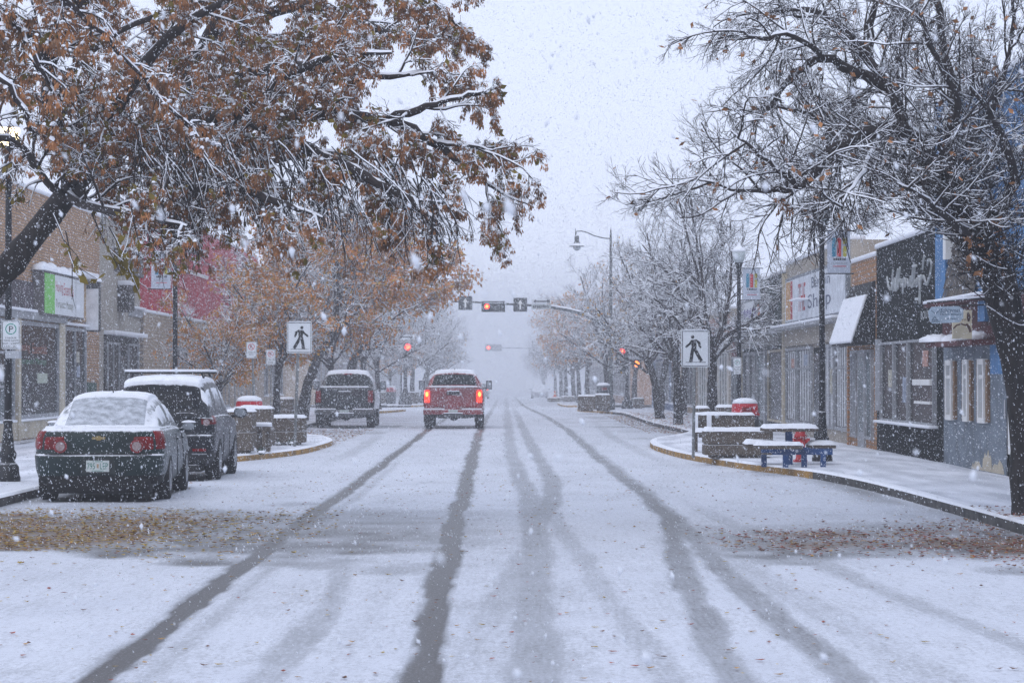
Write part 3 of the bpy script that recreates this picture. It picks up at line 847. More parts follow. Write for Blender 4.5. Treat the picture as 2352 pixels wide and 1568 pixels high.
    z = MB(); S.patch(z, 1.6, 3.0, 0, 4.2, 3, 16, .010); z.build("lower_bumper", vm, t, smooth=True)
    MB().rbox(-.70, .70, .05, .40, .13, .34, .08).build("rear_valance", vm, t, smooth=True)
    z = MB().tube([(0, 1.95, 1.455), (0, 1.86, 1.52)], [.012, .006], 6); z.build("antenna", DARKPLAST, cab)
    for sg in (1, -1):
        side_mirror(t, sg * .98, 3.05, .98, sg, .22, .15, paint)
        z = MB()
        z.tube([(sg * .895, 2.05, .30), (sg * .905, 2.08, .60), (sg * .88, 2.0, .90)], .006, 4)
        z.tube([(sg * .895, 3.05, .30), (sg * .905, 3.05, .60), (sg * .88, 3.0, .90)], .006, 4)
        z.build("door_gap", mat("panel_gap", (.004, .005, .005)), t)
        z = MB().obox((sg * .912, 1.95, .83), .03, .17, .03).obox((sg * .912, 2.9, .83), .03, .17, .03); z.build("door_handle", paint, t, bevel=.01)
        for y in (1.03, 3.86): wheel_parts(t, sg * .785, y, .335, .215, sg)
    z = MB().tube([(.5, .10, .24), (.5, .55, .25)], .035, 10); z.build("exhaust", CHROME, t)
    z = MB().rbox(-.66, .66, .10, 4.4, .13, .24, .1); z.build("underbody", DARKPLAST, t)
    return t

def make_crossover():
    t = thing("crossover", "dark grey crossover with snowy roof rack parked ahead of the green sedan", "car", (-5.62, 41.2, 0.0), R(.6), "cars parked along the left kerb")
    paint = mat("dark_grey_paint", (.012, .014, .019), rough=.4, var=.3, scale=2, snow=1, th=.66, plaster=.17, spec=.22, snoise=.9, sscale=6, wind=.7)
    S = hull([(.24, 0, .35, 4.2), (.24, .70, .30, 4.25), (.32, .82, .10, 4.36), (.50, .89, .02, 4.42), (.66, .905, 0, 4.43), (.74, .905, .01, 4.42), (.78, .90, .06, 4.40), (.92, .90, .08, 4.34, -.02),
              (1.02, .875, .10, 4.25, -.08), (1.07, .82, .14, 4.1, -.12), (1.09, .6, .3, 3.9, -.14), (1.09, 0, .5, 3.7, -.14)])
    b = MB(); S.patch(b, 0, 11, 0, 12, 33, 60, 0, skirt=False)
    body = b.build("body", paint, t, merge=True, smooth=True); arches(body, (.86, 3.46), .40, 1.2, .36)
    body.data.polygons.foreach_set("use_smooth", [True] * len(body.data.polygons))
    C = cabin([(.10, 1.03, .84, .86), (.15, 1.10, .80, .86), (.26, 1.33, .70, .85), (.38, 1.52, .655, .85), (.55, 1.63, .64, .85), (1.1, 1.675, .64, .85), (2.0, 1.68, .64, .85), (2.6, 1.64, .64, .85),
               (3.05, 1.44, .66, .84), (3.5, 1.15, .70, .82), (3.7, 1.03, .72, .8)], 1.0)
    c = MB(); C.patch(c, 0, 5, 0, 10, 20, 40, 0, skirt=False); cab = c.build("cabin", paint, t, smooth=True, merge=True)
    rw = MB(); C.patch(rw, 2.95, 5, 1.3, 3.35, 8, 12, .010); rw.build("rear_window", mat("frosted_dark_glass", (.012, .014, .018), rough=.2, plaster=.14, spec=.1), cab, smooth=True)
    for sg in (1, -1):
        w_ = MB(); C.patch(w_, .35, 2.0, 2.9, 4.9, 4, 6, .006, mirror=False); C.patch(w_, .35, 2.0, 5.05, 6.3, 4, 6, .006, mirror=False); C.patch(w_, .35, 2.0, 6.45, 8.2, 4, 6, .006, mirror=False)
        if sg < 0: w_.v = [(-x, y, z) for x, y, z in w_.v]; w_.f = [f[::-1] for f in w_.f]
        w_.build("side_window", mat("snow_dusted_glass", (.05, .055, .06)), cab, smooth=True)
    rs = MB(); C.patch(rs, 2.4, 5, 3.3, 8.0, 10, 20, .045, jit=.12); rs.build("roof_snow", SNOW, cab, smooth=True)
    sp = MB(); C.patch(sp, 1.0, 2.6, 2.2, 3.4, 6, 6, .02, jit=.3); sp.build("pillar_snow", SNOW, cab, smooth=True)
    for y in (1.15, 2.25):
        z = MB().box(-.70, .70, y - .035, y + .035, 1.76, 1.79)
        for sg in (1, -1): z.tube([(sg * .60, y + .05, 1.69), (sg * .57, y, 1.77)], .02, 6)
        rk = z.build("roof_rack_bar", DARKPLAST, t)
        MB().rbox(-.71, .71, y - .045, y + .045, 1.79, 1.83, .02).build("bar_snow", SNOW, rk, smooth=True)
    for sg in (1, -1):
        q = MB(); S.patch(q, 7.0, 9.1, 1.75, 3.9, 8, 10, .014, mirror=False)
        if sg < 0: q.v = [(-x, y, z) for x, y, z in q.v]; q.f = [f[::-1] for f in q.f]
        tl = q.build("tail_light", TAILRED, t, smooth=True)
        pl = Plane((sg * .76, .095, .965), (1, .18 * sg, 0)); MB().disc(pl, 0, 0, .055, 0, .02, 18).build("lamp_lens", TAILCLR, tl)
        pl = Plane((sg * .66, -.005, .52), (1, 0, 0)); MB().pbox(pl, -.11, .11, -.02, .02, 0, .012).build("reflector", TAILRED, t)
        MB().pbox(pl, -.12, .12, -.075, -.055, 0, .02).build("bumper_trim", CHROME, t)
        side_mirror(t, sg * 1.05, 2.95, 1.09, sg, .24, .20, paint)
        for y in (.86, 3.46): wheel_parts(t, sg * .80, y, .36, .23, sg)
        z = MB(); z.tube([(sg * .905, 1.35, .35), (sg * .92, 1.4, .7), (sg * .88, 1.3, 1.0)], .006, 4); z.tube([(sg * .905, 2.4, .35), (sg * .92, 2.4, .7), (sg * .88, 2.35, 1.0)], .006, 4)
        z.build("door_gap", mat("panel_gap", (.004, .005, .005)), t)
        MB().tube([(sg * .35, .0, .30), (sg * .35, .4, .31)], .04, 10).build("exhaust", CHROME, t)
    z = MB(); S.patch(z, 1.3, 3.2, 0, 4.2, 3, 16, .012); z.build("lower_bumper", DARKPLAST, t, smooth=True)
    z = MB().blob((.42, .06, 1.11), .16, .03, .018, n=8, k=4); z.build("rear_wiper", DARKPLAST, t)
    z = MB().rbox(-.66, .66, .12, 4.1, .16, .28, .1); z.build("underbody", DARKPLAST, t)
    z = MB().pbox(Plane((0, .02, .82), (1, 0, 0)), -.155, .155, -.075, .078, 0, .02); z.build("licence_plate", PLATE, t)
    return t

def make_pickup(name, label, loc, rz, col, lit, trim, mirror_w, cat="pickup truck", chrome=True, roofz=1.86, dark_bumper=False):
    t = thing(name, label, cat, loc, rz)
    paint = mat(name + "_paint", col, rough=.25, var=.2, scale=2, snow=1, th=.5, plaster=.46 if lit else .18, coat=.5, snoise=.5)
    W = 1.0; zb = .62; zr = 1.36
    # bed with rounded shoulders
    S = hull([(zb, 0, .1, 5.7), (zb, W * .90, .08, 5.75), (zb + .05, W * .97, .05, 5.8), (.9, W * 1.0, .04, 5.82), (1.15, W * .985, .045, 5.8, -.05), (1.28, W * .96, .055, 5.75, -.1), (zr - .01, W * .93, .075, 5.7, -.14), (zr, W * .88, .11, 5.6, -.16), (zr, 0, .3, 5.4, -.16)])
    b = MB(); S.patch(b, 0, 8, 0, 12, 28, 50, 0, skirt=False)
    body = b.build("body", paint, t, merge=True, smooth=True); arches(body, (1.22, 4.85), .46, 1.3, .40)
    body.data.polygons.foreach_set("use_smooth", [True] * len(body.data.polygons))
    # bed opening
    MB().box(-.80, .80, .16, 1.92, zr + .002, zr + .006).build("bed_snow", SNOW, t)
    # cab
    C = cabin([(2.0, zr + .02, .86, .92), (2.03, 1.50, .80, .92), (2.12, roofz - .07, .72, .92), (2.28, roofz, .70, .92), (3.0, roofz + .03, .70, .92), (3.7, roofz, .70, .92), (4.05, 1.62, .73, .91), (4.4, zr - .02, .78, .88)], zr - .04)
    c = MB(); C.patch(c, 0, 5, 0, 7, 16, 28, 0, skirt=False); cab = c.build("cab", paint, t, smooth=True, merge=True)
    rw = MB(); C.patch(rw, 2.7, 5, .35, 2.05, 8, 8, .012)
    rw.build("rear_window", mat("truck_glass", (.016, .020, .020), rough=.2, plaster=.14, spec=.1), cab, smooth=True)
    for sg in (1, -1):
        w_ = MB(); C.patch(w_, .3, 2.0, 2.3, 3.6, 4, 5, .006, mirror=False); C.patch(w_, .3, 2.0, 3.75, 5.2, 4, 5, .006, mirror=False)
        if sg < 0: w_.v = [(-x, y, z) for x, y, z in w_.v]; w_.f = [f[::-1] for f in w_.f]
        w_.build("side_window", mat("snow_dusted_glass", (.05, .055, .06)), cab, smooth=True)
    rs = MB(); C.patch(rs, 2.5, 5, 2.4, 5.4, 8, 14, .055, jit=.1); rs.build("roof_snow", SNOW, cab, smooth=True)
    hm = MB().box(-.16, .16, 2.02, 2.10, roofz - .07, roofz - .035); hm.build("high_brake_light", TAILRED, cab)
    MB().tube([(0, 2.5, roofz + .03), (0, 2.47, roofz + .13)], [.02, .008], 6).build("antenna", DARKPLAST, cab)
    # tailgate panel, handle, gap lines
    pl = Plane((0, .035, 0), (1, 0, 0))
    tg = MB(); tg.pbox(pl, -.72, .72, zb + .10, zr - .04, .0, .022); tgo = tg.build("tailgate", paint, t, bevel=.012)
    MB().rbox(-.80, .80, .045, .13, zr - .005, zr + .045, .035).build("tailgate_snow", SNOW, t, smooth=True)
    hd = MB(); hd.pbox(pl, -.22, .22, 1.10, 1.22, .023, .035); hd.build("tailgate_handle", DARKPLAST, tgo, bevel=.01)
    hs = MB(); hs.pbox(pl, -.20, .20, 1.22, 1.25, .023, .05); hs.build("handle_snow", SNOW, tgo, bevel=.008)
    em = mat("lit_brake_lamp", (.6, .02, .01), emis=(1, .16, .03), estr=7)
    emr = mat("lit_brake_lamp_outer", (.6, .02, .01), emis=(1, .035, .012), estr=2.4)
    for sg in (1, -1):
        z = MB(); z.pbox(Plane((sg * .86, .03, 0), (1, .10 * sg, 0)), -.085, .085, .86, zr - .10, -.03, .03)
        tl = z.build("tail_light", emr if lit else TAILRED, t, bevel=.015)
        if lit:
            z = MB().blob((sg * .86, .005, 1.13), .055, .02, .085, n=14, k=8); z.build("lit_bulb", em, tl, smooth=True)
        z = MB().rbox(sg * 1.0 - .10, sg * 1.0 + .10, .04, .10, .0, .01, .004)
        # towing style mirrors
        x = sg * (1.0 + mirror_w)
        z = MB().rbox(x - .10, x + .10, 3.62, 3.74, 1.27, 1.27 + .30, .03).tube([(sg * .92, 3.72, 1.30), (x, 3.70, 1.33)], .025, 6)
        mo = z.build("side_mirror", DARKPLAST, t)
        MB().pbox(Plane((x, 3.615, 1.42), (1, 0, 0)), -.08, .08, -.12, .12, 0, .006).build("mirror_glass", MIRRORG, mo)
        MB().rbox(x - .10, x + .10, 3.62, 3.74, 1.57, 1.60, .03).build("snow_cap", SNOW, mo, smooth=True)
        for y in (1.22, 4.85): wheel_parts(t, sg * .84, y, .40, .27, sg)
        fl = MB().pbox(Plane((sg * .84, .78, 0), (1, 0, 0)), -.15, .15, .20, .56, 0, .012); fl.build("mud_flap", DARKPLAST, t)
    # bumper with step and snow
    bm_ = mat("dirty_bumper", (.10, .10, .105) if not dark_bumper else (.02, .021, .024), rough=.4, metal=.3, plaster=.2)
    bp = MB().rbox(-.98, .98, -.10, .12, .47, .63, .06); bpo = bp.build("rear_bumper", paint if not dark_bumper else bm_, t, smooth=False)
    for x0, x1 in ((-.95, -.28), (.28, .95)):
        MB().rbox(x0, x1, -.09, .03, .632, .67, .02).build("bumper_snow", SNOW, bpo, smooth=True)
    MB().rbox(-.30, .30, -.14, .0, .40, .50, .03).build("bumper_step", bm_, bpo)
    MB().rbox(-.32, .32, -.16, -.02, .502, .535, .02).build("step_snow", SNOW, bpo, smooth=True)
    MB().pbox(Plane((0, -.105, .55), (1, 0, 0)), -.155, .155, -.07, .07, 0, .01).build("licence_plate", mat("snow_caked_plate", (.45, .50, .48), plaster=.3), t)
    ax = MB().tube([(-.8, 1.22, .40), (.8, 1.22, .40)], .05, 8).blob((0, 1.22, .40), .17, .17, .17).box(-.5, .5, .12, .6, .34, .50).tube([(.55, .25, .38), (.55, .9, .38)], .04, 8)
    ax.build("rear_axle", DARKPLAST, t)
    return t
# ------------------------------------------------------------------ shop fronts
BR_TAN = brick_mat("tan_brick", (.50, .29, .14), (.42, .23, .11), (.20, .15, .12))
BR_BEIGE = brick_mat("beige_brick", (.40, .31, .22), (.34, .26, .18), (.22, .18, .15), bw=.3, bh=.1)
BR_ORANGE = brick_mat("orange_brick", (.42, .21, .085), (.34, .16, .065), (.22, .17, .13), bw=.3, bh=.1)
CREAM = mat("cream_paint", (.50, .44, .33), rough=.6, var=.1, scale=2, plaster=.08)
GREYPAINT = mat("grey_painted_frame", (.30, .31, .33), rough=.6, var=.1, plaster=.08)
PLANK = mat("weathered_vertical_planks", (.22, .20, .17), rough=.95, var=.4, scale=3, streak=(6, 6, .5), col2=(.34, .31, .27), plaster=.12)
REDCLAD = mat("red_corrugated_cladding", (.50, .012, .045), rough=.5, var=.2, scale=3, streak=(8, 8, .3), plaster=.13)
BLACKST = mat("black_stucco", (.009, .011, .011), rough=.95, var=.3, scale=6, plaster=.12, spec=.15)
GREYST = mat("grey_blue_stucco", (.17, .20, .235), rough=.95, var=.18, scale=2.5, plaster=.14)
BLUEPT = mat("blue_painted_boards", (.06, .20, .42), rough=.6, var=.3, scale=4, streak=(10, 10, .4), plaster=.10)
SHAKE = mat("cedar_shakes", (.10, .085, .07), rough=.95, var=.35, scale=6, plaster=.14)
MAROON = mat("maroon_boards", (.085, .018, .020), rough=.8, var=.3, scale=4, plaster=.12)
BEIGEST = mat("beige_stucco", (.36, .32, .27), rough=.95, var=.1, scale=3, plaster=.10)
DKGREEN = mat("dark_green_boards", (.028, .05, .045), rough=.8, var=.3, scale=4, plaster=.18)
SNOWROOF = SNOW
BLIND = mat("vertical_blinds", (.50, .51, .53), rough=.8, var=.15, scale=3, plaster=.08)
PALEGLASS = mat("pale_glass_painted_reflection", (.13, .16, .17), rough=.2, var=.6, scale=.8, plaster=.08, spec=.15)  # lighter noise in the pane colour stands in for street reflections
WHITEPT = mat("white_painted_wood", (.80, .80, .78), rough=.5, var=.05, plaster=.05)
BROWNDK = mat("dark_brown_panel", (.035, .028, .026), rough=.8, var=.3, scale=4, plaster=.15)

LP = Plane((-11.8, 0, 0), (0, 1, 0))      # a = Y, b = Z, off towards the street
RP = Plane((7.9, 0, 0), (0, -1, 0))       # a = -Y
def la(root, L=LP): return L

class Shop:
    def __init__(s, name, label, cat, side, y0, y1, h, depth=9, wallm=None, zb=None):
        s.side = side; s.y0, s.y1 = y0, y1
        X = -11.8 if side < 0 else 7.9
        s.root = thing(name, label, cat, (X, (y0 + y1) / 2, .15 + gz((y0 + y1) / 2)))
        s.X = X; s.pl = LP if side < 0 else RP
        s.zo = 0.15
        b = MB()
        if side < 0: b.box(X - depth, X, y0, y1, -.6, h)
        else: b.box(X, X + depth, y0, y1, -.6, h)
        s.wall = b.build("wall", wallm, s.root, world=True)
        s.h = h
        c = MB()
        if side < 0: c.rbox(X - .34, X + .05, y0 + .01, y1 - .01, h, h + .10, .05)
        else: c.rbox(X - .05, X + .34, y0 + .01, y1 - .01, h, h + .10, .05)
        c.build("parapet_snow", SNOW, s.root, world=True, smooth=True)
    def a(s, ya, yb):
        return (ya, yb) if s.side < 0 else (-yb, -ya)
    def panel(s, name, ya, yb, z0, z1, d, m, d0=0.0, parent=None, bevel=0.0):
        a0, a1 = s.a(ya, yb)
        o = MB().pbox(s.pl, a0, a1, z0, z1, d0, d).build(name, m, s.root if parent is None else parent, world=True, bevel=bevel, parent_loc=s.root.location)
        return o
    def window(s, ya, yb, z0, z1, frame, glass=None, nv=1, nh=0, fw=.07, d=.07, name="window", sill=True):
        a0, a1 = s.a(ya, yb)
        f = MB()
        f.pbox(s.pl, a0, a0 + fw, z0, z1, 0, d); f.pbox(s.pl, a1 - fw, a1, z0, z1, 0, d)
        f.pbox(s.pl, a0 + fw, a1 - fw, z0, z0 + fw, 0, d * .96); f.pbox(s.pl, a0 + fw, a1 - fw, z1 - fw, z1, 0, d * .96)
        for i in range(1, nv):
            c = a0 + (a1 - a0) * i / nv; f.pbox(s.pl, c - fw * .35, c + fw * .35, z0 + fw, z1 - fw, 0, d * .9)
        for i in range(1, nh + 1):
            c = z0 + (z1 - z0) * (.72 if nh == 1 else i / (nh + 1)); f.pbox(s.pl, a0 + fw, a1 - fw, c - fw * .35, c + fw * .35, 0, d * .85)
        fo = f.build(name, frame, s.root, world=True)
        MB().pbox(s.pl, a0 + fw * .5, a1 - fw * .5, z0 + fw * .5, z1 - fw * .5, .004, .018).build("pane", glass or GLASS, fo, world=True, parent_loc=s.root.location)
        if sill:
            MB().pbox(s.pl, a0 - .02, a1 + .02, z0 - .06, z0, 0, d + .06).build("sill_snow", SNOW, fo, world=True, bevel=.02, parent_loc=s.root.location)
        return fo
    def door(s, ya, yb, z1, m, glass=None):
        a0, a1 = s.a(ya, yb)
        o = MB().pbox(s.pl, a0, a1, .15, z1, 0, .05).build("door", m, s.root, world=True)
        MB().pbox(s.pl, a0 + .12, a1 - .12, .5, z1 - .15, .051, .056).build("pane", glass or GLASS, o, world=True, parent_loc=s.root.location)
        MB().tube([s.pl(a0 + .08, 1.05, .09), s.pl(a0 + .08, 1.35, .09)], .015, 6).build("handle", CHROME, o, world=True, parent_loc=s.root.location)
        return o
    def snow(s, ya, yb, z, d, h=.07, parent=None):
        a0, a1 = s.a(ya, yb)
        x0, x1 = (s.X, s.X + d) if s.side < 0 else (s.X - d, s.X)
        return MB().rbox(x0, x1, ya, yb, z, z + h, min(.03, d * .3)).build("snow_ledge", SNOW, s.root if parent is None else parent, world=True, smooth=True, parent_loc=s.root.location)

# ---- left side
def posters(s, spots, cols=((.42, .40, .33), (.30, .34, .42), (.45, .25, .20), (.50, .50, .48))):
    for i, (y, z, w, h) in enumerate(spots):
        s.panel("window_poster", y, y + w, z, z + h, .032, mat("poster_paper_%d" % (i % 4), cols[i % 4], var=.3, scale=9), d0=.02)

def left_shops():
    s = Shop("brick_shop", "tan brick shop with cream framed windows and a green and white sign at far left", "shop", -1, 50, 73.8, 6.35, wallm=BR_TAN)
    s.panel("bulkhead", 61.2, 67.2, .2, .66, .05, CREAM); s.panel("bulkhead", 55, 60.9, .2, .66, .10, CREAM)
    s.panel("corner_post", 60.9, 61.2, .15, 3.3, .14, CREAM); s.panel("corner_post", 66.8, 67.6, .15, 3.2, .09, CREAM)
    w = s.window(61.2, 66.8, .68, 3.08, GREYPAINT, nv=1, fw=.10)
    w2 = s.window(55.2, 60.8, .68, 3.08, GREYPAINT, PALEGLASS, nv=2, nh=2, fw=.09)
    s.window(67.7, 71.2, .5, 3.05, GREYPAINT, nv=2, fw=.09); posters(s, [(69.7, 2.1, .5, .3), (69.8, 1.7, .5, .3), (56.5, 1.2, .9, .7), (58.9, 1.6, .7, .4)])
    s.panel("green_door_panel", 71.4, 73.0, .2, 1.55, .06, mat("deep_green_panel", (.012, .06, .04), rough=.6, plaster=.12))
    s.panel("fascia_beam", 55, 67.4, 3.12, 3.30, .18, GREYPAINT)
    z = MB()
    z.text("Healing", s.pl, 62.2, 2.42, 1.4, .26, d1=.03); z.build("red_word", mat("window_red_letters", (.35, .13, .08), rough=.6), w, world=True, parent_loc=s.root.location); z = MB(); z.text("Essentials", s.pl, 64.2, 2.42, 2.0, .26, d1=.03); z.build("red_word", mat("window_red_letters", (.35, .13, .08), rough=.6), w, world=True, parent_loc=s.root.location)
    z = MB(); z.text("Therapeutic", s.pl, 62.5, 2.08, 1.9, .2, d1=.03); z.build("green_word", mat("window_green_letters", (.12, .26, .17), rough=.6), w, world=True, parent_loc=s.root.location); z = MB(); z.text("Massage", s.pl, 64.4, 2.08, 1.5, .2, d1=.03); z.build("green_word", mat("window_green_letters", (.12, .26, .17), rough=.6), w, world=True, parent_loc=s.root.location)
    z = MB().pbox(s.pl, 63.9, 65.3, 1.55, 1.80, .022, .03); n = z.build("paper_notice", mat("pale_paper", (.42, .46, .38)), w, world=True, parent_loc=s.root.location)
    s.panel("pale_board", 69.3, 71.5, 3.25, 4.45, .04, mat("ochre_render", (.42, .29, .17), var=.15, scale=2, streak=(3, 3, .6), plaster=.08))
    s.snow(69.2, 71.9, 4.45, .30, .16)
    s.snow(67.6, 71.2, 3.10, .16, .07)
    s.snow(50, 58, 4.1, .4, .25)
    s.panel("dark_sign_board", 56, 63.0, 3.35, 4.05, .10, mat("dark_faded_board", (.05, .035, .045), var=.4, scale=2, plaster=.15))
    s.snow(56, 62.8, 3.30, .25, .06)
    # sign box
    t = thing("shop_sign", "green and white massage shop sign box with thick snow on top", "sign", (-11.8, 66, 3.8))
    MB().pbox(LP, 63.3, 69.3, 3.26, 4.36, .02, .30).build("sign_case", mat("grey_sign_case", (.14, .13, .13), plaster=.12), t, world=True, bevel=.02)
    MB().pbox(LP, 63.35, 64.75, 3.31, 4.31, .301, .312).build("green_face", mat("lime_green_face", (.17, .56, .10), rough=.5, var=.05, plaster=.06), t, world=True)
    f = MB().pbox(LP, 64.76, 69.2, 3.31, 4.31, .301, .312).build("white_face", SIGNWHITE, t, world=True)
    MB().text("Healing", LP, 65.4, 3.99, 1.1, .36, d1=.314).build("red_word", mat("faded_red_letters", (.45, .09, .10)), f, world=True, parent_loc=t.location)
    MB().text("Essentials", LP, 66.8, 3.99, 1.5, .32, d1=.314).build("red_word", mat("faded_red_letters", (.45, .09, .10)), f, world=True, parent_loc=t.location)
    MB().text("Therapeutic", LP, 65.6, 3.56, 1.45, .28, d1=.314).build("grey_word", mat("faded_grey_letters", (.20, .20, .15)), f, world=True, parent_loc=t.location)
    MB().text("Massage", LP, 67.0, 3.55, 1.05, .26, d1=.314).build("grey_word", mat("faded_grey_letters", (.20, .20, .15)), f, world=True, parent_loc=t.location)
    MB().pbox(LP, 67.9, 67.93, 3.32, 4.30, .3125, .314).build("seam", INK, f, world=True, parent_loc=t.location)
    q = MB()
    for i in range(14):
        y = 63.4 + i * .45; q.blob((-11.63 + rnd.uniform(-.02, .02), y, 4.37), .21, .42, rnd.uniform(.13, .26), n=10, k=4, half=True, jit=.08)
    q.build("snow_cap", SNOW, t, world=True, smooth=True)
    t = thing("projecting_sign", "tall blank white projecting sign box with a snow cap beside the brick shop sign", "sign", (-11.6, 71.3, 3.7))
    MB().box(-11.79, -11.40, 71.25, 71.6, 2.98, 4.38).build("sign_case", mat("dark_case_side", (.05, .05, .055)), t, world=True, bevel=.03)
    pl = Plane((-11.595, 71.25, 3.68), (1, 0, 0)); MB().pbox(pl, -.18, .18, -.66, .50, 0, .012).build("white_face", mat("blank_white_face", (.84, .85, .88), plaster=.1), t, world=True)
    MB().blob((-11.59, 71.42, 4.38), .25, .24, .16, n=12, k=4, half=True).build("snow_cap", SNOW, t, world=True, smooth=True)

    s = Shop("plank_building", "weathered vertical plank building with a dark recessed entry", "building", -1, 73.8, 82.0, 6.4, wallm=PLANK)
    s.panel("entry_surround", 74.6, 81.4, .15, 2.95, .05, BROWNDK)
    s.window(74.9, 77.2, .35, 2.75, GREYPAINT, nv=2, d=.10); s.window(79.0, 81.2, .35, 2.75, GREYPAINT, PALEGLASS, nv=1, d=.10)
    s.door(77.5, 78.7, 2.5, BROWNDK)
    s.snow(74.6, 81.4, 2.96, .35, .12)
    s.panel("cornice_board", 76.5, 82, 4.9, 5.6, .12, mat("dark_weathered_board", (.08, .07, .07), plaster=.2)); s.snow(76.5, 82, 5.6, .25, .08)
    s.panel("side_box", 77.2, 78.4, 3.7, 4.5, .35, BROWNDK); s.snow(77.2, 78.4, 4.5, .4, .14)
    s.panel("fascia_board", 79.5, 82, 3.62, 3.86, .10, GREYPAINT); s.snow(79.3, 82, 3.86, .2, .07)

    s = Shop("red_clad_building", "red corrugated upper storey over beige brick ground floor behind the orange leaved trees", "building", -1, 82.0, 121.0, 7.35, wallm=REDCLAD)
    s.panel("brick_ground_floor", 82.0, 121.0, -.4, 3.8, .12, BR_BEIGE)
    s.snow(82.1, 120.9, 3.81, .14, .10)
    rb = MB()
    for i in range(150):
        y = 82.2 + i * .26
        rb.pbox(LP, y, y + .10, 3.95, 7.25, 0, .035)
    rb.build("cladding_ribs", REDCLAD, s.root, world=True)
    for za, zb_ in ((5.55, 5.62),): s.panel("white_rail", 86, 100, za, zb_, .10, WHITEPT); s.snow(86, 100, zb_, .12, .05)
    s.panel("white_panel", 87.5, 90.5, 5.62, 6.5, .06, mat("pale_pink_panel", (.42, .30, .32), plaster=.2))
    for a, b_ in ((90.5, 93.0), (95.2, 98.0), (100, 103), (104.5, 107.3), (109.5, 112.5), (114.5, 118.0)):
        s.window(a, b_, .45, 2.75, GREYPAINT, nv=2, d=.17, fw=.1)
    s.door(98.5, 99.6, 2.6, BROWNDK); s.door(112.8, 114.0, 2.6, BROWNDK)
    s = Shop("beige_brick_shop", "low beige brick corner shop with narrow windows behind the left pedestrian sign", "shop", -1, 121.0, 136.6, 4.4, wallm=BR_BEIGE)
    for a in (124.2, 128.4, 132.6): s.window(a, a + 1.5, .8, 3.0, GREYPAINT, nv=1)
    s.snow(121.1, 136.5, 3.35, .3, .1)

    hz = mat("tan_render_far", (.34, .27, .20), var=.15, scale=1.5)
    s = Shop("corner_block", "tan two storey block across the junction on the left", "building", -1, 157.5, 184, 6.2, wallm=hz)
    for i in range(6):
        s.window(159 + i * 4.2, 161.6 + i * 4.2, .6, 2.7, GREYPAINT); s.window(159 + i * 4.2, 160.8 + i * 4.2, 4.0, 5.4, GREYPAINT)
    s.snow(157.6, 183.9, 3.2, .5, .12)
    s = Shop("grey_block", "pale grey low block far down the left side of the street", "building", -1, 186, 226, 5.2, wallm=mat("grey_render_far", (.30, .30, .31)))
    for i in range(7): s.window(188 + i * 5.4, 191.5 + i * 5.4, .5, 2.7, GREYPAINT)
    s = Shop("brown_block", "brown block fading into the snowfall furthest down the left side", "building", -1, 230, 290, 6.6, wallm=mat("brown_render_far", (.20, .15, .12)))
    for i in range(9): s.window(232 + i * 6.4, 236 + i * 6.4, .5, 2.7, GREYPAINT)
left_shops()

# ---- right side
def zr(v, Y): return CAMZ - (v - V0) * Y / K
def yr(u, X=7.9): return K * X / (u - U0)
def rwp(u, v, off=0.0):
    """point of the right hand facade seen at (u, v)"""
    Y = yr(u); return RP(-Y, zr(v, Y), off)

